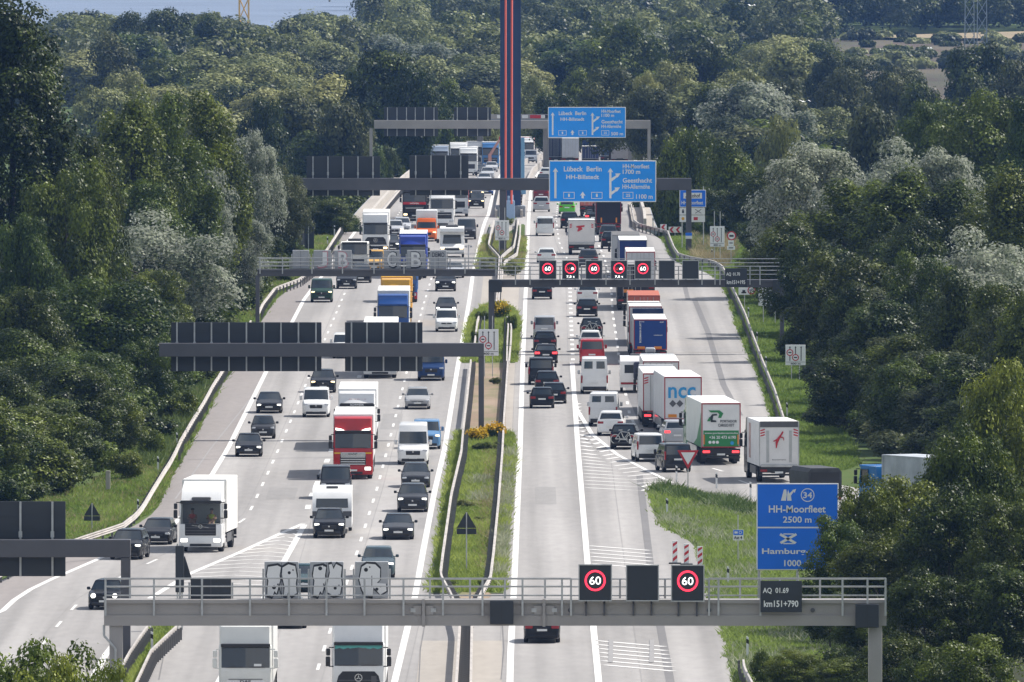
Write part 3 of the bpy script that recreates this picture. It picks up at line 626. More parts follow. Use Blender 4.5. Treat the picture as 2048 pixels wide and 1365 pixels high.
for i,(x0,x1,c) in enumerate(((994,1008,GW),(1044,1056,GW),(1060,1082,M["signred"]),(1082,1090,GW),(1090,1102,M["black"]))): pbox(ov,x0,230.5,x1,237,-3.13,-3.1).build("graffiti_panel", c, ov)
for x in (1092, 960, 1262): a = lp(ov,x,246); MB().tube((a.x,0,-3),(a.x,0,a.z),.45,n=10).build("pier", M["gantry"], ov)

# ------------------------------------------------------------------ blue direction signs
ARW = [(-.5,0),(.5,0),(.5,.8),(1.6,.8)]
def arrow_up(mb, cx, z0, z1, w, y):              # shaft of width w with a head
    hw = w*1.35; hh = w*2.1
    mb.prism([(cx-w/2,z0),(cx+w/2,z0),(cx+w/2,z1-hh*.8),(cx+hw,z1-hh),(cx,z1),(cx-hw,z1-hh),(cx-w/2,z1-hh*.8)], y, y+.006)
def branch(mb, cx, z0, x1, z1, w, y):
    mb.prism([(cx-w/2,z0-w),(cx+w/2,z0-w),(cx+w*.5,z0),(x1-w*1.0,z1-w*1.3),(x1-w*1.6,z1-w*.6),(cx-w*.5,z0+w*.9)], y, y+.006)
    mb.prism([(x1-w*1.4,z1-w*2.0),(x1,z1),(x1-w*2.6,z1-.1*w)], y-.002, y+.006)
def lane_sign(x0,y0,x1,y1,d,t1,t2,label):
    r = root_at("direction_sign",(x0+x1)/2,d,label,"sign"); r.location.z = lp(r,x0,y1).z + zr(d); a,b = lp(r,x0,y1),lp(r,x1,y0); W,Hh = b.x-a.x,b.z
    MB().rbox(a.x,b.x,0,.1,0,Hh,.03).build("sign_rim", M["signwhite"], r); MB().rbox(a.x+.09,b.x-.09,-.012,.05,.09,Hh-.09,.005).build("sign_face", M["signblue_pale"], r)
    fx = lambda v: a.x + W*(v-497)/1085; fz = lambda v: Hh*(1-(v-870)/415); y = -.022
    def T(s,u0,u1,v0,v1): text(r,s,(fx(u0)+fx(u1))/2,(fz(v0)+fz(v1))/2,fx(u1)-fx(u0),fz(v0)-fz(v1),y,M["signwhite"])
    T("Lübeck  Berlin",647,1030,928,980); T("HH-Billstedt",672,1003,1012,1056); T("HH-Moorfleet",1243,1512,905,950); T(t1,1243,1420,960,1005)
    T("Geesthacht",1243,1540,1045,1092); T("HH-Allermöhe",1240,1518,1108,1154); T(t2,1378,1545,1208,1253)
    sw = W*.02
    for u, v in ((562,942),(838,1180),(1118,945)):
        mb = MB(); arrow_up(mb, fx(u), fz(1248), fz(v), sw, y)
        if u == 1118: branch(mb, fx(1118), fz(1080), fx(1222), fz(998), sw, y-.003); branch(mb, fx(1118), fz(1215), fx(1215), fz(1138), sw, y-.003)
        mb.build("arrow", M["signwhite"], r)
    for u0,u1,s in ((643,755,"1"),(925,1037,"1"),(1243,1350,"25")):
        p0,p1,q0,q1 = fx(u0),fx(u1),fz(1252),fz(1185); t = .05; mb = MB()
        mb.box(p0,p1,y,y+.006,q0,q0+t).box(p0,p1,y,y+.006,q1-t,q1).box(p0,p0+t,y,y+.006,q0+t,q1-t).box(p1-t,p1,y,y+.006,q0+t,q1-t); mb.build("route_box", M["signwhite"], r)
        text(r,s,(p0+p1)/2,(q0+q1)/2,(p1-p0)*(.16 if s=="1" else .42),(q1-q0)*.48,y,M["signwhite"])
    return r
lane_sign(1098,321.5,1312.5,404.5,1586.3,"1700 m","1100 m","larger blue arrow sign reading HH-Moorfleet 1700 m above the outgoing lanes")
lane_sign(1096,214.5,1251.5,276,2189.3,"1100 m","500 m","smaller distant blue arrow sign reading HH-Moorfleet 1100 m beside the pylon")
s = root_at("direction_sign",1595,878,"blue two-panel roadside sign reading HH-Moorfleet 2500 m, half hidden by leaves","sign")
a,b = lp(s,1513,1141),lp(s,1677,967); z0,z1 = a.z,b.z
MB().rbox(a.x,b.x,0,.08,z0,z1,.03).build("sign_rim", M["signwhite"], s); zm = lp(s,0,1055.5).z
MB().rbox(a.x+.06,b.x-.06,-.012,.05,zm+.04,z1-.06,.005).build("sign_face", M["signblue"], s); MB().rbox(a.x+.06,b.x-.06,-.012,.05,z0+.06,zm-.04,.005).build("sign_face", M["signblue"], s)
def zt(u0,v0,u1,v1,st):
    p,q = lp(s,1348+u0/2.926,900+v1/2.926),lp(s,1348+u1/2.926,900+v0/2.926); text(s,st,(p.x+q.x)/2,(p.z+q.z)/2,q.x-p.x,q.z-p.z,-.022,M["signwhite"])
zt(555,325,888,368,"HH-Moorfleet"); zt(638,390,805,427,"2500 m"); zt(515,577,790,620,"Hamburg-"); zt(645,645,800,682,"1000 m"); zt(756,248,808,283,"34")
q = lp(s,1348+782/2.926,900+265/2.926); k = 1/37.6/2.926
mb = MB(); mb.ring(q.x,q.z,-.022,35*k,40*k,.01)
def Z(u,v): w = lp(s,1348+u/2.926,900+v/2.926); return (w.x,w.z)
for poly in ([(626,298),(655,298),(660,262),(657,232),(643,232)],[(662,298),(688,298),(684,268),(700,246),(692,240),(675,256),(668,232),(662,262)],[(690,236),(715,229),(706,252)]): mb.prism([Z(*p) for p in poly], -.022, -.012)
for poly in ([(625,488),(718,542),(706,552),(617,500)],[(712,488),(720,500),(628,552),(618,540)],[(640,490),(700,490),(700,496),(640,496)],[(640,546),(700,546),(700,552),(640,552)]): mb.prism([Z(*p) for p in poly], -.022, -.012)
mb.build("symbol", M["signwhite"], s)
for x in (1518,1595,1672): p = lp(s,x,1141); MB().tube((p.x,.14,-.3),(p.x,.14,z1-.2),.07,n=8).build("sign_post", M["galv"], s)

# ------------------------------------------------------------------ small roadside signs
def posts(r, xs, ztop, dy=.06, rad=.035):
    for x in xs: MB().tube((x,dy,-.2),(x,dy,ztop),rad,n=6).build("sign_post", M["galv"], r)
def lanes(x0,y0,x1,y1,yb,label,dist="400 m",xp=None,damaged=False):
    r = tag(empty("lane_sign", G((x0+x1)/2, yb)), label, "sign", "white lane control signs with three arrows"); d = r.location.y
    a,b = lp(r,x0,y1),lp(r,x1,y0); W,Hh = b.x-a.x,b.z-a.z; zf = lambda f: a.z + Hh*f; xf = lambda f: a.x + W*f
    MB().rbox(a.x,b.x,0,.05,a.z,b.z,.02).build("sign_panel", M["signwhite"], r)
    for i in range(3): mb = MB(); arrow_up(mb, xf(.22+.28*i), zf(.22), zf(.93), W*.04, -.012); mb.build("arrow", M["signblack"], r)
    for cx,cz in ((.22,.62),(.5,.38)):
        MB().disc(xf(cx),zf(cz),-.018,W*.16,.005).build("sign_disc", M["signwhite"], r); MB().ring(xf(cx),zf(cz),-.024,W*.125,W*.17,.006).build("red_ring", M["signred"], r)
        mb = MB(); mb.box(xf(cx)-W*.08,xf(cx)+W*.08,-.024,-.018,zf(cz)-W*.03,zf(cz)+W*.03); mb.build("symbol", M["signblack"], r)
    MB().box(a.x+.03,b.x-.03,-.012,0,zf(.15),zf(.165)).build("panel_line", M["signblack"], r); text(r,dist,0,zf(.08),W*.5,Hh*.085,-.012,M["signblack"])
    posts(r,(xf(.3),xf(.7)),b.z+.02 if not xp else b.z+xp)
    return r
lanes(990,441,1018,481,517,"white lane arrow sign in the far median bed below the pylon","800 m",1.2)
lanes(957,659,997,712,755,"white lane arrow sign in the median partly behind the cantilever gantry column","400 m",1.0)
lanes(1420,453,1449,494,527,"white lane arrow sign on the verge before the red ringed round sign","800 m",1.4)
lanes(1571,690,1611,731,765,"white lane arrow sign whose top is hidden by overhanging leaves","400 m")
wp = tag(empty("road_sign", G(1540,650)), "blank white board sign partly hidden by overhanging leaves beside the 60 truck sign", "sign"); a,b = lp(wp,1517,612),lp(wp,1560,568)
MB().rbox(a.x,b.x,0,.05,a.z,b.z,.02).build("sign_panel", M["signwhite"], wp); posts(wp,(a.x+.4,b.x-.4),b.z)
r = tag(empty("road_sign", G(1489,627)), "small white sign with a black vehicle symbol and a red ringed 60", "sign"); a,b = lp(r,1477,590),lp(r,1512,575.5)
MB().rbox(a.x,a.x+.95,0,.04,a.z,b.z,.01).build("sign_panel", M["signwhite"], r); x=a.x+.45; z=a.z+.2
MB().box(x-.2,x+.2,-.012,0,z-.08,z+.04).box(x-.12,x+.12,-.012,0,z+.04,z+.2).build("symbol", M["signblack"], r)
q = lp(r,1503,581); MB().disc(q.x,q.z,-.03,.33,.03).build("sign_disc", M["signwhite"], r); MB().ring(q.x,q.z,-.04,.25,.34).build("red_ring", M["signred"], r); text(r,"60",q.x,q.z,.34,.2,-.04,M["signblack"]); posts(r,(0,),b.z)
r = tag(empty("road_sign", G(1462,531)), "round red ringed no overtaking sign above two small white plates", "sign"); q = lp(r,1463,472)
MB().disc(q.x,q.z,0,.42,.03).build("sign_disc", M["signwhite"], r); MB().ring(q.x,q.z,-.012,.32,.43).build("red_ring", M["signred"], r); MB().box(q.x-.2,q.x+.2,-.012,0,q.z-.1,q.z+.08).build("symbol", M["signblack"], r)
for y0,y1,w in ((481,492,.26),(492.5,500,.37)):
    a,b = lp(r,1463,y1),lp(r,1463,y0); MB().box(-w,w,0,.03,a.z,b.z).build("sign_plate", M["signwhite"], r); MB().box(-w*.6,w*.6,-.006,0,(a.z+b.z)/2-.05,(a.z+b.z)/2+.05).build("symbol", M["grey"], r)
posts(r,(0,),q.z+.4)
# service area sign
r = tag(empty("road_sign", G(1385,500)), "blue Autohof sign with two rows of white service plates behind the gantry column", "sign"); a,b = lp(r,1359,415),lp(r,1412,380)
MB().rbox(a.x,b.x,0,.06,a.z,b.z,.02).build("sign_rim", M["signwhite"], r); MB().box(a.x+.06,b.x-.06,-.01,.05,a.z+.06,b.z-.06).build("sign_face", M["signblue"], r)
p0,p1 = lp(r,1367,397.5),lp(r,1404,386); MB().box(p0.x,p1.x,-.02,-.01,p0.z,p1.z).build("name_plate", M["signwhite"], r); text(r,"Autohof",(p0.x+p1.x)/2,(p0.z+p1.z)/2,(p1.x-p0.x)*.8,(p1.z-p0.z)*.7,-.026,M["signblack"])
p0,p1 = lp(r,1363,409.5),lp(r,1406,402); text(r,"HH-Moorfleet",(p0.x+p1.x)/2,(p0.z+p1.z)/2,p1.x-p0.x,p1.z-p0.z,-.018,M["signwhite"])
for i,(x0,x1,y0,y1,c) in enumerate(((1359,1373,416,430,M["signblack"]),(1383,1410,416,430,M["signblack"]),(1359,1373,431,444.5,M["yellow"]),(1383,1410,431,444.5,M["signred"]))):
    p0,p1 = lp(r,x0,y1),lp(r,x1,y0); MB().box(p0.x,p1.x,0,.05,p0.z,p1.z).build("service_plate", M["signwhite"], r); cx,cz = (p0.x+p1.x)/2,(p0.z+p1.z)/2
    mb = MB()
    if i == 1: mb.tube((cx-.3,-.012,cz-.2),(cx+.3,-.012,cz+.2),.025).tube((cx+.3,-.012,cz-.2),(cx-.3,-.012,cz+.2),.025)
    elif i == 3: mb.box(cx-.45,cx-.05,-.012,0,cz-.15,cz+.15)
    elif i == 0: mb.rbox(cx-.1,cx+.1,-.012,0,cz-.18,cz+.08,.01).box(cx-.07,cx+.07,-.012,0,cz+.1,cz+.18)
    else: mb.disc(cx,cz,-.012,.15)
    mb.build("symbol", c, r)
posts(r,(a.x+.25,b.x-.25),b.z+.35,.08,.05)
r = tag(empty("road_sign", P(1377,500,1586.4)), "small blue and white plate strapped to the gantry column", "sign"); r.location.z = 0; a,b = lp(r,1371,478),lp(r,1384,466)
MB().box(a.x,b.x,-.02,.0,a.z,b.z).build("sign_plate", M["signwhite"], r); MB().box(a.x,b.x,-.03,-.02,(a.z+b.z)/2,b.z).build("sign_face", M["signblue"], r)
for x,y,k,lab in ((1327,455,1,"single red and white chevron board behind the guardrail at the bridge end"),(1350,460,2,"double red and white chevron board beside the single one")):
    r = tag(empty("chevron_board", G(x,474)), lab, "sign", "red and white chevron boards"); w = .32*k; q = lp(r,x,y)
    MB().rbox(-w,w,0,.04,q.z-.3,q.z+.3,.01).build("sign_panel", M["signwhite"], r); mb = MB()
    for i in range(k):
        c = -w + .32 + .64*i; mb.prism([(c-.24,q.z),(c+.0,q.z-.28),(c+.22,q.z-.28),(c-.0,q.z),(c+.22,q.z+.28),(c,q.z+.28)], -.01, 0)
    mb.build("red_chevron", M["signred"], r); posts(r,(0,),q.z)
r = tag(empty("yield_sign", G(1376,985)), "red rimmed triangular yield sign on the tip of the grass island", "sign"); a = lp(r,1376,939).z; b = lp(r,1376,901).z; h = b-a
MB().prism([(-h*.56,b),(0,a),(h*.56,b)][::-1],0,.03).build("red_rim", M["signred"], r); MB().prism([(-h*.37,b-h*.11),(0,a+h*.24),(h*.37,b-h*.11)][::-1],-.012,0).build("sign_face", M["signwhite"], r); posts(r,(0,),b-.1)
r = tag(empty("road_sign", G(1476,1126)), "small blue and white sign reading Ast 4 on a thin post in the grass island", "sign"); a,b = lp(r,1466,1081),lp(r,1487,1060)
MB().box(a.x,b.x,0,.03,a.z,b.z).build("sign_plate", M["signwhite"], r); MB().box(a.x+.02,b.x-.02,-.008,0,a.z+.3,b.z-.02).build("sign_face", M["signblue"], r); text(r,"Ast 4",0,a.z+.15,.46,.18,-.01,M["signblack"]); posts(r,(0,),lp(r,1476,1030).z,.05,.03)
mb = MB(); mb.ring(.13,a.z+.44,-.016,.06,.09,.008).box(-.2,-.02,-.016,-.008,a.z+.38,a.z+.5); mb.build("symbol", M["signwhite"], r)
for i,(x,y0,y1,lab) in enumerate(((1350,1082,1126,"red and white striped beacon, farthest from the grass of three"),(1373,1088,1128,"red and white striped beacon, middle one of three"),(1400,1093,1132,"red and white striped beacon, nearest the grass of three"))):
    r = tag(empty("warning_beacon", G(x, y1+3)), lab, "beacon", "striped warning beacons on the closed lane tip"); a = lp(r,x,y1).z; b = lp(r,x,y0).z; w = .155
    MB().rbox(-w,w,0,.05,a,b,.02).build("beacon_panel", M["signwhite"], r); mb = MB(); n = 3; st = (b-a)/n
    for k in range(n): z = a+.06+st*k; mb.prism([(-w+.03,z),(w-.03,z+st*.5),(w-.03,min(z+st*.95,b-.02)),(-w+.03,min(z+st*.45,b-.02))],-.01,0)
    mb.build("red_stripes", M["signred"], r); MB().rbox(-.35,.35,-.2,.25,0,.1,.03).build("rubber_foot", M["black"], r); MB().box(-.03,.03,.01,.04,.1,a).build("stem", M["black"], r)
def triback(x,yb,y0,y1,label,box=True):
    r = tag(empty("warning_sign", G(x,yb)), label, "sign", "warning signs seen from behind"); a,b = lp(r,x,y1),lp(r,x,y0); h = b.z-a.z; hb = a.z+h*(.25 if box else 0)
    MB().prism([(-h*.43,hb+.03),(h*.43,hb+.03),(0,b.z)],0,.04).build("triangle_back", M["signback"], r)
    if box: MB().rbox(-h*.43,h*.43,0,.04,a.z,hb,.02).build("plate_back", M["signback"], r)
    posts(r,(0,),b.z-.05,-.04,.035)
triback(933,1147,1023,1069,"grey triangular warning sign seen from behind in the planted median")
triback(184,1061,1005,1042,"grey triangular warning sign seen from behind on the verge beside the exit ramp")
r = tag(empty("road_sign", G(359,1262)), "tall dark sign seen edge-on with a triangular sign behind it at the ramp split", "sign"); a,b = lp(r,351,1185),lp(r,368,1092)
MB().rbox(a.x,b.x,-.2,.2,a.z,b.z,.03).build("sign_panel", M["signback"], r); c = lp(r,370,1160); e = lp(r,370,1112)
MB().prism([(c.x-.42,c.z),(c.x+.36,c.z),(c.x-.02,e.z)],.25,.29).build("triangle_back", M["signback"], r); posts(r,(a.x+.1,b.x-.1),b.z+.1,.22,.045)
r = tag(empty("road_sign", G(617,505)), "dark board seen from behind on a post at the edge of the woods", "sign"); a,b = lp(r,606,498),lp(r,628,441)
MB().rbox(a.x,b.x,0,.05,a.z,b.z,.02).build("sign_panel", M["signback"], r); posts(r,(0,),b.z+.2,-.06,.05)
o = tag(MB().rbox(-.14,.14,-.14,.14,0,1.25,.03).prism([(-.16,1.25),(.16,1.25),(.12,1.34),(-.12,1.34)],-.15,.15).build("marker_post", M["concrete"]), "white concrete marker post standing in the grass by the dark trees", "post"); o.location = G(216,985)
o = tag(empty("switch_cabinet", G(461,650)), "small grey switch cabinet beside a mast at the edge of the woods", "cabinet"); MB().rbox(-.3,.3,-.25,.25,0,1.1,.04).rbox(-.34,.34,-.29,.29,1.1,1.18,.02).build("cabinet_body", M["galv"], o); MB().tube((-.65,0,0),(-.65,0,2.6),.05).build("mast", M["galv"], o)
o = tag(empty("camera_mast", G(937,545)), "thin mast with two small sensor heads behind the second gantry railing", "mast"); q = lp(o,937,490).z; MB().tube((0,0,0),(0,0,q),.05).build("mast_pole", M["galv"], o); MB().rbox(-.35,-.12,-.1,.1,q-.25,q-.1,.02).rbox(.12,.35,-.1,.1,q-.25,q-.1,.02).box(-.3,.3,-.02,.02,q-.1,q-.06).build("sensor_head", M["galv"], o)
# ------------------------------------------------------------------ foliage
def leaf_mat(name, dark, light, back=None, rough=.42, trans=.26, hue=.0):
    m = bpy.data.materials.new(name); m.use_nodes = True; nt = m.node_tree; b = nt.nodes["Principled BSDF"]; L = nt.links.new
    at = nt.nodes.new("ShaderNodeAttribute"); at.attribute_name = "tint"
    oi = nt.nodes.new("ShaderNodeObjectInfo")
    mx = nt.nodes.new("ShaderNodeMix"); mx.data_type = 'RGBA'; mx.inputs[6].default_value = (*dark, 1); mx.inputs[7].default_value = (*light, 1)
    L(at.outputs["Fac"], mx.inputs[0]); c = mx.outputs[2]
    if back:
        ge = nt.nodes.new("ShaderNodeNewGeometry"); m2 = nt.nodes.new("ShaderNodeMix"); m2.data_type = 'RGBA'
        m2.inputs[7].default_value = (*back, 1); L(ge.outputs["Backfacing"], m2.inputs[0]); L(c, m2.inputs[6]); c = m2.outputs[2]
    hs = nt.nodes.new("ShaderNodeHueSaturation"); L(c, hs.inputs["Color"])
    r1 = nt.nodes.new("ShaderNodeMapRange"); r1.inputs[3].default_value = .485 + hue; r1.inputs[4].default_value = .515 + hue; L(oi.outputs["Random"], r1.inputs[0]); L(r1.outputs[0], hs.inputs["Hue"])
    r2 = nt.nodes.new("ShaderNodeMapRange"); r2.inputs[3].default_value = 1.2; r2.inputs[4].default_value = .82; L(oi.outputs["Random"], r2.inputs[0]); L(r2.outputs[0], hs.inputs["Value"])
    L(hs.outputs[0], b.inputs["Base Color"]); b.inputs["Roughness"].default_value = rough; b.inputs["Specular IOR Level"].default_value = .16
    tr = nt.nodes.new("ShaderNodeBsdfTranslucent"); L(hs.outputs[0], tr.inputs[0]); ms = nt.nodes.new("ShaderNodeMixShader"); ms.inputs[0].default_value = trans
    L(b.outputs[0], ms.inputs[1]); L(tr.outputs[0], ms.inputs[2]); L(ms.outputs[0], nt.nodes["Material Output"].inputs["Surface"])
    return m
LEAF = dict(
 dark=leaf_mat("leaf_dark_green", (.016,.027,.003), (.108,.142,.017)), green=leaf_mat("leaf_green", (.027,.044,.004), (.17,.215,.023)),
 olive=leaf_mat("leaf_olive", (.030,.049,.006), (.16,.215,.031)), silver=leaf_mat("leaf_white_poplar", (.045,.065,.025), (.33,.36,.25), (.52,.54,.47), .5),
 willow=leaf_mat("leaf_grey_willow", (.13,.145,.04), (.38,.39,.16), None, .5), bright=leaf_mat("leaf_bright", (.042,.066,.008), (.25,.30,.04)),
 greydark=leaf_mat("leaf_grey_dark", (.032,.045,.015), (.135,.15,.055), None, .5))
def quads(name, P0, U, V, tint):                # numpy: rhombus leaves centred at P0 with half axes U and V
    n = len(P0); co = np.empty((n, 4, 3), np.float32)
    co[:,0] = P0-U; co[:,1] = P0-V; co[:,2] = P0+U; co[:,3] = P0+V
    return raw_mesh(name, co.reshape(-1,3), 4, np.repeat(tint, 4))
def raw_mesh(name, co, k, tint=None):
    n = len(co)//k; me = bpy.data.meshes.new(name); me.vertices.add(len(co)); me.vertices.foreach_set("co", co.astype(np.float32).ravel())
    me.loops.add(n*k); me.loops.foreach_set("vertex_index", np.arange(n*k, dtype=np.int32)); me.polygons.add(n)
    me.polygons.foreach_set("loop_start", np.arange(0, n*k, k, dtype=np.int32))
    if tint is not None:
        a = me.attributes.new("tint", 'FLOAT', 'POINT'); a.data.foreach_set("value", tint.astype(np.float32))
    me.update(calc_edges=True); me.validate(); return me
def unit(a): return a/np.maximum(np.linalg.norm(a, axis=1, keepdims=True), 1e-9)
def crown_arrays(rng, H, Rad, base, ncl, per, leaf, shape, csize):
    cen = []; rad = []
    zc = (H+base)/2; hz = (H-base)/2
    while len(cen) < ncl:
        v = rng.normal(size=3); v /= np.linalg.norm(v); r = rng.uniform(.25, 1)**.45
        p = v*r
        if shape == 'upright': w = 1-.18*max(0, p[2])**2
        elif shape == 'cone': w = (1-.45*(p[2]+1)/2)
        elif shape == 'bush': w = 1.0
        else: w = 1.0
        if p[2] < -.75 and shape != 'bush': continue
        k = rng.uniform(.75, 1.2)*csize*Rad
        ang = math.atan2(p[1], p[0]); bump = 1+.16*math.sin(3*ang+rng.uniform(0,1))+rng.normal()*.05
        cen.append([p[0]*(Rad-k*.6)*w*bump, p[1]*(Rad-k*.6)*w*bump, zc+p[2]*(hz-k*.5)*(1+rng.normal()*.04)]); rad.append(k)
    cen = np.array(cen); rad = np.array(rad); n = ncl*per; idx = np.repeat(np.arange(ncl), per)
    d = unit(rng.normal(size=(n,3))); d[:,2] = np.abs(d[:,2])*np.where(rng.random(n) < .72, 1, -1)
    sq = np.array([1,1,1.55]) if shape == 'upright' else np.array([1,1,.8])
    rr = rng.uniform(.35, 1, n)**.5; rr *= 1+.18*rng.normal(size=n)*(rng.random(n) < .25)
    P0 = cen[idx] + d*rad[idx][:,None]*rr[:,None]*sq
    nrm = unit(1.25*d + .48*rng.normal(size=(n,3)) + np.array([0,0,.45]))
    t = unit(np.cross(nrm, rng.normal(size=(n,3)))); b = np.cross(nrm, t)
    if shape == 'upright': t = unit(t + np.array([0,0,.6])*rng.uniform(0,1,(n,1)))
    L = leaf*rng.uniform(.6, 1.35, (n,1)); tint = np.clip(rng.uniform(0,1,ncl)[idx]*.62 + rng.uniform(0,1,n)*.38, 0, 1)**1.8
    return P0, t*L*.62, b*L*.42, tint, cen, rad
TREES = {}
def proto(key, seed, H, Rad, base, ncl, per, leaf, shape, csize=.33):
    rng = np.random.default_rng(seed); P0, U, V, ti, cen, rad = crown_arrays(rng, H, Rad, base, ncl, per, leaf, shape, csize)
    cm = quads("crown_"+key, P0, U, V, ti); mb = MB(); r0 = .028*H*.6
    pts = [Vector((0,0,-.5)), Vector((.1,0,H*.3)), Vector((-.1,.1,H*.55)), Vector((0,0,H*.8))]
    for i in range(3): mb.tube(pts[i], pts[i+1], r0*(1-.3*i), r0*(1-.3*(i+1)), 8)
    order = np.argsort(-rad)[:10 if H > 5 else 4]
    for i in order:
        c = Vector(cen[i]); s = Vector((0,0,max(H*.12, min(H*.6, c.z-.45*math.hypot(c.x,c.y)-H*.06)))); mid_ = s.lerp(c,.55)+Vector((0,0,-.03*H))
        mb.tube(s, mid_, r0*.42, r0*.28, 6); mb.tube(mid_, c, r0*.28, r0*.08, 6)
    TREES[key] = (cm, mb.mesh("trunk_"+key, 60), H, Rad)
proto("broad_a", 1, 14, 6.0, .3, 70, 430, 0.23, 'round', .30); proto("broad_b", 2, 14, 6.4, .2, 85, 370, 0.24, 'round', .26); proto("broad_c", 9, 15, 6.0, .4, 60, 470, 0.23, 'cone', .32)
proto("upright_a", 3, 18, 5.0, .6, 80, 400, 0.23, 'upright', .26); proto("upright_b", 4, 18, 5.2, .6, 90, 350, 0.24, 'upright', .23)
proto("tall_a", 5, 28, 7.0, 2, 170, 330, 0.25, 'cone', .24)
proto("silver_a", 6, 13, 6.2, .3, 90, 400, 0.22, 'round', .25); proto("silver_b", 7, 13, 6.6, .3, 80, 420, 0.22, 'round', .27)
proto("bush_a", 8, 4.5, 3.0, 0, 36, 190, .22, 'bush', .34); proto("bush_b", 10, 4.0, 3.2, 0, 30, 220, .22, 'bush', .36)
proto("far_a", 11, 15, 7.0, 1.0, 60, 330, .36, 'round', .30); proto("far_b", 12, 15, 6.6, 1.0, 48, 380, .36, 'round', .34); proto("far_c", 13, 16, 6.0, 1.0, 64, 300, .36, 'cone', .32)
proto("fore_a", 14, 12, 5.0, .2, 90, 330, .19, 'round', .27); proto("fore_b", 15, 11, 4.6, .3, 85, 330, .18, 'round', .27)
TREE_N = [0]
def tree(key, loc, h, rad, leaf, name="tree", label=None, cat="tree", group=None, rz=None):
    cm, tm, H0, R0 = TREES[key]; r = tag(empty(name, loc, random.uniform(0, 6.28) if rz is None else rz), label, cat, group)
    c = link(cm, "crown", LEAF[leaf], r); t = link(tm, "trunk", M["bark"], r); s = (rad/R0, rad/R0*random.uniform(.92,1.08), h/H0); c.scale = s; t.scale = s; TREE_N[0] += 1
    return r
def ptree(key, x, ytop, d, wpx, leaf, label, group=None, name="tree", cat="tree", base=None):
    s = FPX/d; p = P(x, ytop, d); z0 = tz(p.x, d) if base is None else base
    return tree(key, (p.x, d, z0), max(2.0, p.z - z0), wpx/s/2, leaf, name, label, cat, group)
# belt left of the oncoming lanes: single trees that stand out
GL_ = "broadleaf trees in the belt beside the oncoming lanes"; GR_ = "broadleaf trees in the belt beside the truck lane"
for k,x,y,d,w,lf,lab in (
 ("tall_a",25,-28,1235,380,"dark","tallest tree at the picture edge, a dark poplar towering over the oncoming side"),
 ("upright_a",262,200,1335,235,"olive","upright olive poplar with spiky tips, taller of two twins above the silvery crown"),
 ("upright_b",340,205,1345,205,"olive","upright olive poplar between its spiky twin and the dense green poplar"),
 ("upright_b",410,202,1400,215,"green","dense green upright poplar, nearest to the silvery tree beside the gantry"),
 ("silver_a",500,258,1500,150,"silver","slim silvery poplar rising just before the wide sign gantry column"),
 ("silver_b",568,330,1560,130,"greydark","grey green rounded tree touching the end of the wide sign gantry beam"),
 ("silver_a",400,318,1390,170,"silver","silvery flecked tree in front of the dense green poplar"),
 ("broad_a",300,345,1328,220,"olive","broad olive tree between the spiky poplars and the big white poplar"),
 ("silver_b",285,418,1305,370,"silver","big domed white poplar with a bright silvery top beside the cantilever gantry"),
 ("broad_b",130,300,1225,230,"olive","dense olive tree under the tallest poplar"),
 ("broad_c",190,260,1240,170,"dark","dark tree between the tallest poplar and the spiky twins"),
 ("silver_a",470,418,1410,150,"silver","leafy grey green tree behind the railing end of the second gantry"),
 ("broad_a",60,410,1190,170,"olive","sunlit olive crown at the picture edge below the tallest poplar"),
 ("broad_b",200,540,1145,340,"green","wide green tree leaning over the beam end of the cantilever gantry"),
 ("broad_a",60,560,1120,220,"dark","dark green tree at the picture edge above the deep shaded belt"),
 ("broad_b",290,660,1130,150,"green","lower green tree under the cantilever gantry beam"),
 ("broad_a",130,720,1060,250,"dark","dark shaded tree at the edge of the verge by the marker post"),
 ("broad_c",30,740,1030,190,"dark","dark shaded tree at the picture edge above the ramp gantry sign"),
 ("broad_b",220,790,1068,170,"green","dark green tree close above the white marker post"),
 ("broad_a",540,470,1500,80,"dark","small dark tree beside the board seen from behind"),
 ("broad_a",655,395,1660,130,"dark","dark tree below the sign gantry beam beside the bridge end"),
 ("broad_b",610,360,1690,150,"dark","dark tree behind the wide sign gantry column on the oncoming side")):
    ptree(k,x,y,d,w,lf,lab,GL_)
for k,x,y,d,w,lf in (("bush_a",355,770,1140,80,"green"),("bush_b",300,850,1080,70,"olive"),("bush_a",255,900,1045,80,"green"),("bush_b",120,930,1020,90,"dark"),("bush_a",40,960,1005,90,"green"),("bush_b",410,690,1240,90,"dark"),("bush_a",445,640,1330,70,"green"),("bush_b",500,560,1440,60,"green"),("bush_a",690,420,1670,70,"olive"),("bush_b",575,480,1560,60,"green")):
    ptree(k,x,y,d,w,lf,"leafy shrub at the foot of the tree belt beside the oncoming lanes","shrubs below the belt beside the oncoming lanes","shrub","shrub")
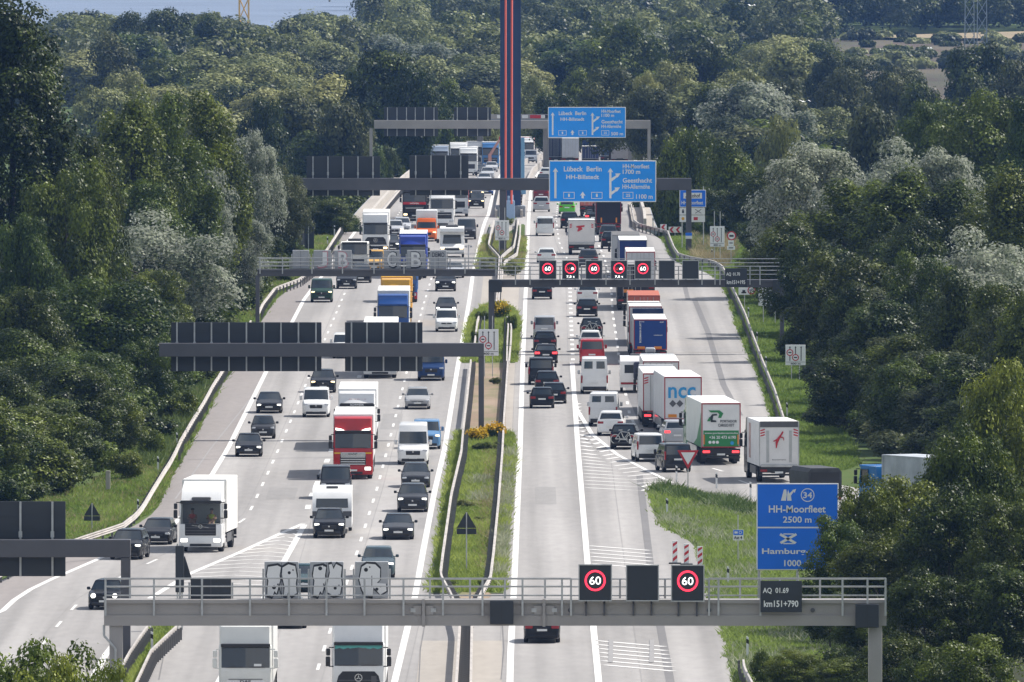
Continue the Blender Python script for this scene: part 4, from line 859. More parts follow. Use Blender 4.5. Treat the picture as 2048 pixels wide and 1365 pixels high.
# belt right of the truck lane
for k,x,y,d,w,lf,lab in (
 ("silver_a",1625,280,1440,280,"silver","white poplar with a gleaming silvery crown right of the lane signs"),
 ("silver_b",1790,276,1430,290,"silver","second gleaming white poplar, farther from the road than its twin"),
 ("silver_a",1885,292,1420,220,"silver","silvery poplar at the end of the gleaming row, nearest the picture edge"),
 ("upright_b",1690,372,1340,260,"green","dark leafy poplar in front of the two gleaming white poplars"),
 ("upright_a",1800,345,1330,250,"green","dark upright poplar in front of the second white poplar"),
 ("upright_b",1905,372,1320,250,"dark","dark upright poplar near the picture edge before the silvery row"),
 ("upright_a",2020,345,1300,230,"green","green upright poplar at the picture edge beside the truck lane belt"),
 ("broad_a",1598,430,1330,220,"dark","dark overhanging tree that hides the end of the second gantry"),
 ("broad_b",1700,490,1235,270,"dark","deep dark tree between the hanging lane sign and the pale poplar"),
 ("silver_b",1950,452,1190,350,"silver","pale grey poplar at the picture edge standing over the dark thicket"),
 ("broad_b",1640,462,1272,200,"dark","dark broad tree in front of the end column of the second gantry"),
 ("broad_c",1700,560,1180,170,"dark","dark tree behind the lane sign whose top is hidden by leaves"),
 ("broad_a",1790,590,1150,260,"dark","shaded tree below the pale grey poplar"),
 ("broad_b",1700,690,1120,190,"dark","shaded tree at the foot of the dark thicket above the ramp"),
 ("broad_a",1880,690,1090,240,"greydark","greyish shaded tree in the thicket beside the blue container lorry"),
 ("broad_c",2020,560,1120,230,"dark","dark tree at the picture edge beneath the pale grey poplar"),
 ("broad_b",1960,165,1560,280,"olive","olive sunlit tree above the silvery row near the picture edge"),
 ("broad_a",1875,185,1580,200,"olive","olive tree left of its taller sunlit twin above the silvery row"),
 ("broad_c",2055,185,1545,160,"olive","olive tree cut by the picture edge above the green poplars"),
 ("broad_a",1380,235,1760,170,"green","green tree behind the end of the wide sign gantry beam"),
 ("broad_b",1310,290,1830,110,"green","rounded tree behind the far lorries on the outgoing side"),
 ("broad_c",1465,270,1720,180,"green","mid green tree between the service sign and the white poplars"),
 ("broad_b",1520,330,1640,170,"dark","dark tree behind the far lane sign"),
 ("broad_a",1440,370,1700,130,"dark","dark low tree behind the blue service sign"),
 ("far_a",1745,190,1900,180,"greydark","large dome shaped grey tree above the white poplars"),
 ("far_b",1565,225,1880,130,"willow","pale round willow between the dome shaped grey tree and the green trees")):
    ptree(k,x,y,d,w,lf,lab,GR_)
for k,x,y,d,w,lf in (("bush_a",1590,640,1270,90,"dark"),("bush_b",1660,800,1130,110,"dark"),("bush_a",1760,820,1100,120,"dark"),("bush_b",1560,560,1370,70,"dark"),("bush_a",1500,490,1480,70,"olive"),("bush_b",1420,430,1640,60,"olive"),("bush_a",1530,470,1470,70,"dark"),("bush_b",1850,850,1075,110,"dark"),("bush_a",1950,800,1070,140,"dark")):
    ptree(k,x,y,d,w,lf,"dark shrub at the foot of the tree belt beside the truck lane","shrubs below the belt beside the truck lane","shrub","shrub")
for k in range(26):                             # leafy understorey that closes the foot of both belts
    t = k/25; L_ = [(560,560,1490),(500,600,1420),(440,655,1340),(385,730,1235),(330,800,1150),(270,870,1100),(200,925,1050),(100,955,1015),(-20,975,1000)]; i = min(7, int(t*8)); f = t*8-i
    x = L_[i][0]+(L_[i+1][0]-L_[i][0])*f; d = L_[i][2]+(L_[i+1][2]-L_[i][2])*f; s_ = FPX/d
    p = P(x, 600, d); tree(random.choice(['bush_a','bush_b']), (p.x-.3-random.uniform(0,1.2), d+random.uniform(-5,5), -.1), random.uniform(2.2,3.8), random.uniform(2.0,3.0), random.choice(['dark','green','olive']), 'shrub', 'leafy shrub at the foot of the tree belt beside the oncoming lanes', 'shrub', 'shrubs below the belt beside the oncoming lanes')
    for off, h in ((2.4, random.uniform(5,7.5)),(7.5, random.uniform(6,8))):
        p = P(x, 600, d); X = p.x-off-random.uniform(0,1.5); tree(random.choice(["broad_a","broad_b","broad_c"]), (X, d+random.uniform(-6,6), tz(X, d)), h, random.uniform(3.2,4.4), random.choice(["dark","green","dark","olive"]), "tree", "low leafy tree filling the belt beside the oncoming lanes", "tree", "low filling trees beside the oncoming lanes")
for k in range(24):
    t = k/23; L_ = [(1490,520,1560),(1535,585,1420),(1585,645,1330),(1618,725,1240),(1645,790,1170),(1680,850,1120),(1765,900,1070),(1900,940,1040),(2060,970,1010)]; i = min(7, int(t*8)); f = t*8-i
    x = L_[i][0]+(L_[i+1][0]-L_[i][0])*f; d = L_[i][2]+(L_[i+1][2]-L_[i][2])*f
    p = P(x, 600, d); tree(random.choice(['bush_a','bush_b']), (p.x+1.2+random.uniform(0,1.5), d+random.uniform(-5,5), -.1), random.uniform(2.2,3.8), random.uniform(2.0,3.0), random.choice(['dark','dark','greydark']), 'shrub', 'dark shrub at the foot of the tree belt beside the truck lane', 'shrub', 'shrubs below the belt beside the truck lane')
    for off, h in ((3.0, random.uniform(5,8)),(7.5, random.uniform(8,12))):
        p = P(x, 600, d); X = p.x+off+random.uniform(0,1.5); tree(random.choice(["broad_a","broad_b","broad_c"]), (X, d+random.uniform(-6,6), tz(X, d)), h, random.uniform(3.2,4.4), random.choice(["dark","dark","greydark","green"]), "tree", "low leafy tree filling the belt beside the truck lane", "tree", "low filling trees beside the truck lane")
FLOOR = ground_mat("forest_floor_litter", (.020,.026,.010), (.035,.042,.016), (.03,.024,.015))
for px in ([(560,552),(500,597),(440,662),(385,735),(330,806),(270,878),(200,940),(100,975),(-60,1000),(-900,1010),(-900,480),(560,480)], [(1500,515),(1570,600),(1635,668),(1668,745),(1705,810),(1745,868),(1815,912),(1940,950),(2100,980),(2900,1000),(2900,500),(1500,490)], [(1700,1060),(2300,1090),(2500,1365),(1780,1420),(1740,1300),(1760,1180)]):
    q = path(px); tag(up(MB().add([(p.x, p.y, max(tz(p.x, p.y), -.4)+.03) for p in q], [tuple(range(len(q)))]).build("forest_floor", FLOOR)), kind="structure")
# foreground
for k,x,y,d,w,lf,lab in (
 ("fore_a",2000,700,868,230,"bright","sunlit olive tree at the picture edge, the tallest in front of the dark thicket"),
 ("fore_b",1930,835,860,220,"green","leafy tree in front of the ramp below the taller sunlit one"),
 ("fore_a",1815,940,855,240,"green","bushy tree overlapping the blue container lorry"),
 ("fore_b",1742,945,850,180,"green","slender leafy tree covering the edge of the blue two-panel sign"),
 ("fore_a",1676,1022,845,160,"olive","low leafy tree hiding the lower panel of the blue sign"),
 ("fore_b",1900,960,835,230,"dark","dark dense tree behind the end of the front gantry"),
 ("fore_a",2020,980,830,220,"dark","dark dense tree at the picture edge behind the front gantry end"),
 ("fore_b",1760,1060,838,200,"dark","dark leafy tree right behind the last railing bay of the front gantry"),
 ("fore_a",1660,1180,830,110,"dark","dark bush tree below the railing beside the kilometre board")):
    ptree(k,x,y,d,w,lf,lab,"leafy trees in front of the merging ramp")
for k,x,y,d,w,lf,lab in (("fore_a",1590,1298,790,150,"green","rounded green bush at the bottom edge beside the gantry column"),("fore_b",1690,1310,785,150,"green","leafy bush at the bottom edge touching the gantry column"),("fore_a",1940,1262,730,240,"green","glossy leafy bush at the bottom corner in front of the gantry column"),("fore_b",1830,1300,735,150,"dark","small dark bush beside the glossy one at the bottom"),("bush_b",1530,1335,795,70,"olive","small bush wrapped round the short curved guardrail end"),
 ("fore_b",1850,1130,800,200,"dark","dark bush at the end column of the front gantry"),("fore_a",2010,1120,800,240,"dark","dark bush at the picture edge level with the gantry column"),("fore_b",1800,1262,770,170,"dark","dark bush filling the ground right of the gantry column foot"),("bush_a",1690,1290,800,120,"dark","low dark bush at the foot of the gantry column"),("fore_a",1730,1200,812,140,"dark","dark bush right behind the end column of the front gantry")):
    ptree(k,x,y,d,w,lf,lab,"bushes along the bottom edge","shrub","shrub")
for k,x,y,d,w,lf,lab in (("fore_a",20,1258,600,330,"bright","young maple with fresh green leaves in the bottom corner"),("fore_b",150,1276,592,280,"bright","young maple top in front of the gantry column foot"),("fore_a",220,1298,585,210,"bright","smallest maple top beside the gantry column foot"),("fore_a",85,1288,580,260,"bright","low maple top between two taller maple tops")):
    ptree(k,x,y,d,w,lf,lab,"maple tops in the bottom corner",base=0)

# wood beyond the bridge: single trees, kept where some of them shows
cand = []; rng = random.Random(5)
road_c = lambda d: (L_EDGE(d)+R_EDGE(d))/2
spots = [(775,283,2250,70,"far_a","dark"),(815,288,2300,70,"far_b","green"),(755,292,2210,60,"far_a","green"),(850,286,2420,60,"far_b","dark"),(770,90,2350,210,"far_a","dark"),(830,130,2300,130,"far_b","dark"),(600,170,2250,210,"far_c","greydark"),(530,190,2150,120,"far_b","dark"),(690,190,2200,150,"far_a","greydark"),
 (1240,35,2900,200,"far_b","green"),(1400,72,2850,190,"far_a","dark"),(1590,75,2800,210,"far_c","willow"),(1690,130,2450,170,"far_b","greydark"),(1790,135,2400,150,"far_a","greydark"),(1350,120,2600,150,"far_b","willow"),
 (1480,130,2500,170,"far_a","willow"),(1560,150,2380,170,"far_b","greydark"),(1420,160,2350,130,"far_c","dark"),(1300,165,2300,130,"far_a","greydark"),(1220,130,2420,170,"far_b","greydark"),(1110,180,2500,120,"far_a","dark"),(1150,130,2550,110,"far_c","green"),
 (1290,140,2350,90,"silver_a","willow"),(1960,75,2600,200,"far_a","dark"),(2040,110,2500,160,"far_b","greydark"),(1950,130,2450,130,"far_c","dark"),(1840,150,2300,150,"far_a","dark"),(1720,112,2720,130,"far_b","greydark"),(1800,122,2700,140,"far_a","greydark"),(1880,128,2680,140,"far_c","dark"),(1760,140,2560,150,"far_a","dark"),(1900,140,2500,150,"far_b","greydark"),(2010,118,2600,150,"far_a","dark"),(1660,100,2760,120,"far_a","greydark"),(1930,112,2740,120,"far_b","dark"),(900,150,2450,110,"far_c","green"),(960,165,2480,90,"far_a","willow"),(870,185,2420,90,"far_b","green"),(1060,150,2600,110,"far_b","willow"),
 (230,55,2750,150,"far_c","greydark"),(420,20,3300,120,"far_c","dark"),(330,10,3350,150,"far_a","dark"),(260,20,3400,120,"far_b","dark"),(200,165,2500,160,"far_a","willow"),(250,140,2600,140,"far_b","willow")]
for s in spots: cand.append((s[2], s[0], s[1], s[3], s[4], s[5]))
for k in range(620):
    d = 1980 + 1350*rng.random()**.8; x = rng.uniform(-60, 2110); h = rng.uniform(9.5, 16.5); p = P(x, 100, d)
    if L_EDGE(d)-9 < p.x < R_EDGE(d)+9 and d < 2880: continue
    if x > 1650 and d > 2750: continue
    z = tz(p.x, d) + h; s = FPX/d; yt = YH + (HC - z)*s
    lf = rng.choices(["willow","green","greydark","dark","silver"], [6 if d > 2300 else 2,2,1.5,1.2,.4])[0]
    cand.append((d, x, yt, h*1.15*s*rng.uniform(.85,1.3), rng.choice(["far_a","far_b","far_c"]), lf))
cand.sort(); mask = np.zeros((140, 270), bool); yy, xx = np.mgrid[0:140, 0:270]; yy = yy*5+2; xx = xx*8-50
mask |= (xx < 170) & (yy > 60+ (xx>120)*100); mask |= (xx < 420) & (yy > 215); mask |= (xx < 600) & (yy > 340); mask |= (xx > 1530) & (yy > 310); mask |= (xx > 1820) & (yy > 200)
WOODLAB = dict(willow="pale grey green willow in the wood beyond the bridge", green="mid green rounded tree in the wood beyond the bridge", greydark="dull grey green tree in the wood beyond the bridge", dark="dark green tree in the wood beyond the bridge", silver="silvery tree in the wood beyond the bridge")
kept = 0
for d, x, yt, w, k, lf in cand:
    s = FPX/d; p = P(x, yt, d); z0 = tz(p.x, d); yb = YH + (HC - z0)*s; cy = (yt + yb)/2; hh = (yb-yt)/2
    el = ((xx-x)/(w/2+1))**2 + ((yy-cy)/(hh+1))**2 < 1; tot = el.sum()
    if tot == 0: continue
    vis = (el & ~mask).sum()/tot
    if vis < .10: continue
    mask |= el & (((xx-x)/(w*.45))**2 + ((yy-cy)/(hh*.9))**2 < 1)
    if p.z - z0 < 4 or kept >= 205: continue
    ptree(k, x, yt, d, w, lf, WOODLAB[lf], "single trees of the wood beyond the bridge", base=z0); kept += 1
print("WOOD TREES", kept, "ALL", TREE_N[0])

# far wood as one mass
def mass(name, spots, leafsize, seed, leafkey, label, ncl=18, per=90):
    rng = np.random.default_rng(seed); A = [[],[],[],[]]
    for (x, d, z0, h, r) in spots:
        P0, U, V, ti, _, _ = crown_arrays(rng, h, r, h*.05, ncl, per, leafsize, 'round', .36)
        A[0].append(P0 + np.array([x, d, z0])); A[1].append(U); A[2].append(V); A[3].append(np.clip(ti*.6 + rng.uniform(-.15,.4), 0, 1))
    me = quads(name, *[np.concatenate(a) for a in A]); o = link(me, name, LEAF[leafkey]); return tag(o, label, "wood", kind="stuff")
sp = {"willow":[], "greydark":[], "dark":[]}
for k in range(1100):
    d = 3200 + 4600*rng.random()**1.5; x = rng.uniform(-60, 2110); p = P(x, 50, d)
    if x > 1640 and d < 4380: continue
    if x < 735 and d > 4450: continue
    if 1000 < x < 1060 and d > 5000 and rng.random() < .5: continue
    r = rng.uniform(5, 9)*(1 + (d-3200)/6000); hm = r*rng.uniform(1.5,2.3)
    if x < 735: hm = min(hm, 42-(406+14*math.sin(x/37))/33000*d+17.0); r = min(r, hm*.8)
    if hm < 2: continue
    sp[rng.choices(["willow","greydark","dark"], [2.2,3,1.2])[0]].append((p.x, d, tz(p.x, d)-.5, hm, r))
for k in range(260):
    d = rng.uniform(4400, 5900) if k < 170 else rng.uniform(4400, 4600); x = rng.uniform(1560, 2110); p = P(x, 50, d); r = rng.uniform(7, 11); sp[rng.choice(["greydark","dark"])].append((p.x, d, tz(p.x, d)-.5, r*rng.uniform(1.6,2.3), r))
for k in range(70):
    d = rng.uniform(3720, 4330); x = rng.uniform(1600, 2110); p = P(x, 50, d); r = rng.uniform(1.5, 4.5); sp[rng.choice(["greydark","willow","dark"])].append((p.x, d, tz(p.x, d)-.3, r*rng.uniform(.6,1.2), r))
for k, l in (("willow","distant hazy pale green woodland below the hills"),("greydark","distant hazy grey green woodland below the hills"),("dark","distant hazy dark woodland below the hills")):
    mass("distant_woodland", sp[k], .75, 21+len(k), k, l)
# stubble field and dry meadow far on the outgoing side
def sheet(px, name, m, h=.4):
    pts = []
    for x, y in px:
        d = 3000.0
        for _ in range(40):
            D = ray(x, y); q = Vector((D.x/D.y*d, d, 0)); t = (tz(q.x, d) + h - HC)*D.y/D.z; d = d*.5 + t*.5
        pts.append((D.x/D.y*d, d, tz(D.x/D.y*d, d) + h))
    o = up(MB().add(pts, [tuple(range(len(pts)))]).build(name, m)); return tag(o, kind="structure")
sheet([(1660,72),(1800,70),(2150,60),(2150,78),(1800,76)], "field", FIELD, 1.2)
sheet([(1560,76),(1800,76),(2150,80),(2150,200),(1900,200),(1650,180),(1560,120)], "meadow", FIELD2, .5)
sheet([(-500,-22),(790,-22),(760,40),(700,75),(-500,75)], "painted_haze", mat("haze_paint", (.15,.19,.26), .45, 0, .35, noise=.15, nscale=.02), .12)  # added pale sheet, no water there: distant haze put into its blue-grey colour

# lattice pylons and crane far away
def lattice(name, x, ybot, d, w0, w1, h, m, label, cat, n=16, r=.22):
    p = P(x, ybot, d); root = tag(empty(name, (p.x, d, tz(p.x, d))), label, cat); mb = MB(); q = lambda k: w0 + (w1-w0)*k/n
    for k in range(n):
        z0, z1 = h*k/n, h*(k+1)/n; a, b = q(k)/2, q(k+1)/2
        for sx, sy in ((-1,-1),(1,-1),(1,1),(-1,1)): mb.tube((sx*a,sy*a,z0),(sx*b,sy*b,z1),r,n=4)
        for sy in (-1,1): mb.tube((-a,sy*a,z0),(b,sy*b,z1),r*.6,n=4); mb.tube((a,sy*a,z0),(-b,sy*b,z1),r*.6,n=4)
    mb.build("lattice_mast", m, root); return root
LG = mat("lattice_grey", (.30,.34,.38), .5, .2)
lattice("power_pylon", 1939, 120, 3600, 2.2, 1.2, 62, LG, "pale steel lattice power pylon rising from the meadow, nearer of a pair to the road", "power pylon", 18, .10)
lattice("power_pylon", 1964, 100, 3900, 2.4, 1.2, 66, LG, "pale steel lattice power pylon behind the first, nearer the picture edge", "power pylon", 18, .10)
cr = lattice("tower_crane", 488, 46, 4300, 2.4, 2.4, 75, mat("crane_yellow", (.85,.50,.14), .5), "orange tower crane mast standing beyond the wood", "crane", 14, .3)
# birds over the woods
def bird(x, y, d, span, m, label):
    r = tag(empty("bird", P(x, y, d)), label, "bird", None); mb = MB()
    rings = []
    for yy_, rr_ in ((-.32,.01),(-.24,.05),(-.05,.085),(.12,.07),(.2,.05),(.28,.045),(.36,.006)): rings.append([(yy_*1.3, rr_*math.cos(a), rr_*math.sin(a)) for a in [i*math.pi/4 for i in range(8)]])
    mb.loft(rings)
    for s in (-1, 1): mb.add([(.12,s*.05,.03),(-.12,s*.05,.03),(-.06,s*span*.28,.16),(.16,s*span*.28,.17),(-.2,s*span*.5,.04),(-.1,s*span*.5,.05)], [(0,1,2,3),(3,2,4,5)])
    mb.add([(-.3,-.05,0),(-.3,.05,0),(-.55,.1,.01),(-.55,-.1,.01)], [(0,1,2,3)])
    mb.build("body", m, r, 40); r.rotation_euler = (0,0,random.uniform(0,3)); return r
BW, BK = mat("feather_white", (.75,.75,.75), .7), mat("feather_dark", (.03,.03,.035), .7)
bird(1502,12,1900,1.5,BW,"white gull gliding above the far wood at the top"); bird(1860,98,1800,1.0,BW,"white gull over the dry meadow"); bird(1607,204,1500,1.5,BW,"white gull above the dome shaped grey tree")
bird(659,2,1300,1.0,BK,"dark bird at the top edge above the wood")
# ------------------------------------------------------------------ grass tufts and flowers
def inside(px, py, poly):
    r = np.zeros(len(px), bool); n = len(poly)
    for i in range(n):
        (x0, y0), (x1, y1) = poly[i], poly[(i+1) % n]
        c = ((y0 > py) != (y1 > py)); 
        with np.errstate(divide='ignore', invalid='ignore'): r ^= c & (px < (x1-x0)*(py-y0)/(y1-y0 if y1 != y0 else 1e-9)+x0)
    return r
def tufts(name, polys, dens, h, seed, m, label, blades=5, w=.05, tintr=(0,1), zoff=0.0, cat="grass"):
    rng = np.random.default_rng(seed); C = []
    for px in polys:
        pts = path(px); poly = [(p.x, p.y) for p in pts]; a = np.array(poly); lo, hi = a.min(0), a.max(0)
        n = int(dens*(hi-lo).prod()); q = rng.uniform(lo, hi, (n, 2)); q = q[inside(q[:,0], q[:,1], poly)]; C.append(q)
    C = np.concatenate(C); n = len(C); z = np.array([tz(x, y) for x, y in C]) + zoff
    pat = np.sin(C[:,0]*.9+1.3*np.sin(C[:,1]*.21))*np.sin(C[:,1]*.13+seed)*.5+.5; hh = h*(.5+.9*pat*rng.uniform(.5,1.1,n))
    P0 = np.repeat(np.c_[C, z], blades, 0); P0[:, :2] += rng.normal(0, .13, (n*blades, 2)); hb = np.repeat(hh, blades)*rng.uniform(.6,1.2,n*blades)
    az = rng.uniform(0, 6.283, n*blades); lean = rng.normal(0, .7, (n*blades, 2))*hb[:,None]
    s = np.c_[np.cos(az), np.sin(az), np.zeros(n*blades)]*w; tip = P0 + np.c_[lean, hb]
    co = np.stack([P0-s, P0+s, tip], 1).reshape(-1, 3); ti = np.clip(tintr[0]+(tintr[1]-tintr[0])*(.6*np.repeat(pat, blades)+.5*rng.random(n*blades)), 0, 1)
    me = raw_mesh(name, co, 3, np.repeat(ti, 3)); return tag(link(me, name, m), label, cat, kind="stuff")
GT = leaf_mat("grass_blade", (.10,.165,.026), (.27,.335,.08), None, .6, .5); GD = leaf_mat("grass_seed_heads", (.19,.16,.08), (.34,.29,.16), None, .7, .3)
GF = leaf_mat("goldenrod", (.42,.28,.012), (.62,.44,.03), None, .7, .2); GG = leaf_mat("weed_leaf", (.045,.085,.02), (.12,.17,.05), None, .6, .3)
GP2 = leaf_mat("pale_weed", (.17,.19,.11), (.34,.36,.25), None, .7, .3)
ISL = [(1296,976),(1327,972),(1378,981),(1430,995),(1481,1005),(1560,1018),(1700,1038),(1750,1160),(1720,1300),(1620,1420),(1478,1430),(1470,1361),(1456,1320),(1456,1293),(1442,1252),(1418,1197),(1394,1091),(1352,1067),(1322,1054),(1305,1013)]
VL = [(-60,1175),(0,1150),(130,1105),(235,1062),(295,1030),(318,1004),(340,952),(360,922),(400,850),(441,770),(462,742),(520,640),(548,600),(588,568),(618,550),(665,498),(690,458),(660,455),(560,540),(490,600),(430,670),(370,760),(300,850),(230,930),(180,975),(60,1000),(-60,1010)]
VR = [(1549,846),(1534,805),(1514,744),(1493,702),(1476,658),(1459,600),(1449,579),(1437,560),(1412,543),(1362,528),(1340,509),(1329,482),(1302,464),(1310,446),(1400,450),(1500,500),(1560,580),(1610,650),(1640,740),(1680,830),(1720,930),(1640,955),(1606,945)]
tufts("verge_grass", [VL], 7, .34, 1, GT, "green grass on the verge between the woods and the oncoming lanes", w=.055)
tufts("island_grass", [ISL], 7, .30, 2, GT, "bright green grass on the island between the road and the merging ramp", w=.055, tintr=(.25,1.1))
tufts("verge_grass", [VR], 6, .34, 3, GT, "green grass on the verge between the truck lane and the woods", w=.055)
tufts("median_grass", [BED_NEAR, BED_MID, BED_FAR, BED_GORE], 9, .36, 4, GT, "green grass in the planted median", w=.055, zoff=.04)
tufts("dry_grass", [[(965,1150),(955,1060),(962,980),(972,900),(1000,890),(1002,980),(990,1080),(980,1150)], BED_FAR], 2.2, .5, 5, GD, "dry straw coloured grass in the planted median", w=.035, zoff=.04)
tufts("pale_weeds", [[(985,1150),(995,1080),(1003,980),(1010,905),(1026,905),(1019,985),(1010,1105),(1004,1180)], [(938,1010),(945,960),(975,960),(980,1010)]], 7, .5, 6, GP2, "pale flowering weeds along the median guardrail", w=.05, zoff=.04)
tufts("seeding_grass", [ISL], 1.6, .42, 12, GP2, "pale seeding grass scattered over the island", w=.03)
tufts("seeding_grass", [VL], 1.0, .45, 13, GD, "dry seeding grass scattered over the verge beside the oncoming lanes", w=.03)
tufts("island_weeds", [[(1296,985),(1327,974),(1378,984),(1430,998),(1481,1008),(1512,1018),(1500,1035),(1420,1015),(1340,1000)]], 4, .75, 7, GG, "taller weeds along the rim of the grass island", w=.05)
tufts("verge_weeds", [[(330,930),(395,815),(430,745),(420,720),(350,800),(300,880),(250,950)], [(1380,505),(1440,520),(1440,470),(1400,450)]], 2.5, .8, 8, GG, "tall weeds along the foot of the woods", w=.06)
tufts("dry_grass", [[(1385,520),(1450,540),(1470,500),(1440,440),(1400,440)]], 5, .8, 9, GD, "brownish tall grass on the verge behind the far lane sign", w=.05)
def plant(key, x, y, wpx, hpx, leaf, label, group, flower=False):
    p = G(x, y); s = FPX/p.y; r = tree(key, (p.x, p.y, .02), hpx/s, wpx/s/2, leaf, "shrub", label, "shrub", group)
    if flower:
        rng = np.random.default_rng(int(x+y)); n = 420; a = rng.uniform(0, 6.28, n); q = np.sqrt(rng.random(n))*.92; cl = np.floor(rng.random(n)*26)
        R0 = wpx/s/2; H = hpx/s; cx = np.cos(cl*2.4)*np.sqrt((cl+.5)/26)*R0*.95; cy = np.sin(cl*2.4)*np.sqrt((cl+.5)/26)*R0*.95
        P0 = np.c_[cx + rng.normal(0,.13,n), cy + rng.normal(0,.13,n), H*(.55+.45*rng.random(n))*(.6+.4*np.sqrt(np.maximum(0, 1-(cx**2+cy**2)/R0**2))) + rng.normal(0,.1,n)]
        U = unit(rng.normal(size=(n,3)))*.085; V = np.cross(U, unit(rng.normal(size=(n,3)))); link(quads("flower_heads", P0, U, V, rng.random(n)), "flower_heads", GF, r)
    return r
GM = "weeds and shrubs in the planted median"
for x,y,w,h,lf,fl,lab in ((955,886,42,28,"green",True,"yellow flowering clump in front of the cantilever gantry column"),(990,882,44,36,"green",True,"yellow flowering clump beside the cantilever gantry column"),(968,905,46,22,"green",False,"green weedy clump nearest the camera below the gantry column"),(998,905,30,22,"green",False,"green weed clump beside the yellow flowers"),
 (998,640,46,38,"green",True,"yellow topped shrub beside the second gantry column in the median"),(965,650,34,32,"green",False,"green shrub on the oncoming side of the second gantry column"),(1025,665,24,40,"olive",False,"weedy shrub beside the paired guardrails of the median"),(950,690,22,30,"green",False,"low shrub by the stub of guardrail in the median"),
 (975,545,40,34,"willow",False,"pale bushy shrub under the second gantry on the oncoming side of the median"),(1022,555,40,36,"willow",False,"pale bushy shrub under the second gantry on the outgoing side of the median"),(1012,455,30,24,"olive",False,"shrub in the far median bed before the pylon foot"),(992,770,24,16,"green",False,"grass clump in the bare soil of the median"),
 (930,1018,44,20,"willow",False,"pale bushy weed in the middle of the planted median"),(965,1048,36,16,"olive",False,"low olive weed clump beside the warning sign back"),(905,1178,22,18,"dark",False,"dark weed at the narrow end of the median, oncoming side"),(968,1178,24,22,"dark",False,"dark weed at the narrow end of the median, outgoing side")):
    plant("bush_a" if x % 2 else "bush_b", x, y, w, h, lf, lab, GM, fl)
# ------------------------------------------------------------------ vehicles
def itp(tab, s): return float(np.interp(s, [a for a, _ in tab], [b for _, b in tab]))
CARS = dict(  # L W H hood cowl belt | windscreen base, roof front, roof rear, rear glass base | tail height, wheel r, front axle, rear axle
 hatch=(4.05,1.78,1.47,.78,.98,.95, .95,1.75,3.45,3.85, .98,.32,.82,3.35), saloon=(4.75,1.84,1.44,.74,.94,.93, 1.15,2.05,3.45,4.2, 1.02,.33,.88,3.75),
 coupe=(4.78,1.86,1.40,.72,.92,.92, 1.2,2.1,3.3,4.35, 1.04,.34,.88,3.75), estate=(4.65,1.82,1.49,.76,.96,.95, 1.1,1.95,4.1,4.5, 1.0,.33,.88,3.65),
 suv=(4.45,1.86,1.66,.95,1.12,1.10, 1.05,1.8,3.9,4.28, 1.12,.36,.85,3.6), mpv=(4.45,1.82,1.82,.92,1.12,1.08, .8,1.65,4.15,4.38, 1.1,.33,.85,3.65),
 small=(2.75,1.66,1.54,.88,1.02,1.0, .5,1.15,2.35,2.62, 1.0,.29,.5,2.35), mini=(4.1,1.80,1.54,.90,1.03,1.0, 1.0,1.5,3.7,3.98, 1.0,.33,.75,3.4),
 minivan=(4.95,1.92,1.99,1.05,1.22,1.18, .75,1.6,4.75,4.88, 1.15,.35,.95,4.05), van=(5.9,2.02,2.62,1.08,1.32,1.28, .62,1.45,5.75,5.86, 1.3,.36,1.0,4.75),
 lowvan=(5.4,2.05,2.3,1.05,1.3,1.25, .7,1.5,5.25,5.36, 1.25,.36,.95,4.35), hybridvan=(4.85,1.88,1.9,1.05,1.22,1.18, .75,1.55,4.6,4.78, 1.15,.34,.95,3.95))
PC = {}
def wheel_mesh(r, w=.22):
    t = MB(); n = 20; prof = [(-w/2, r*.62), (-w/2, r*.93), (-w/2+.03, r), (w/2-.03, r), (w/2, r*.93), (w/2, r*.62)]
    t.loft([[(x, q*math.cos(2*math.pi*i/n), q*math.sin(2*math.pi*i/n)) for x, q in prof] for i in range(n+1)], closed=False, caps=False)
    d = MB()
    for sx in (-1, 1):
        d.add([(sx*w*.42,0,0)] + [(sx*w*.36, r*.64*math.cos(2*math.pi*i/n), r*.64*math.sin(2*math.pi*i/n)) for i in range(n)], [(0, i+1, (i+1)%n+1) for i in range(n)])
    return t.mesh("wheel", 50), d.mesh("rim")
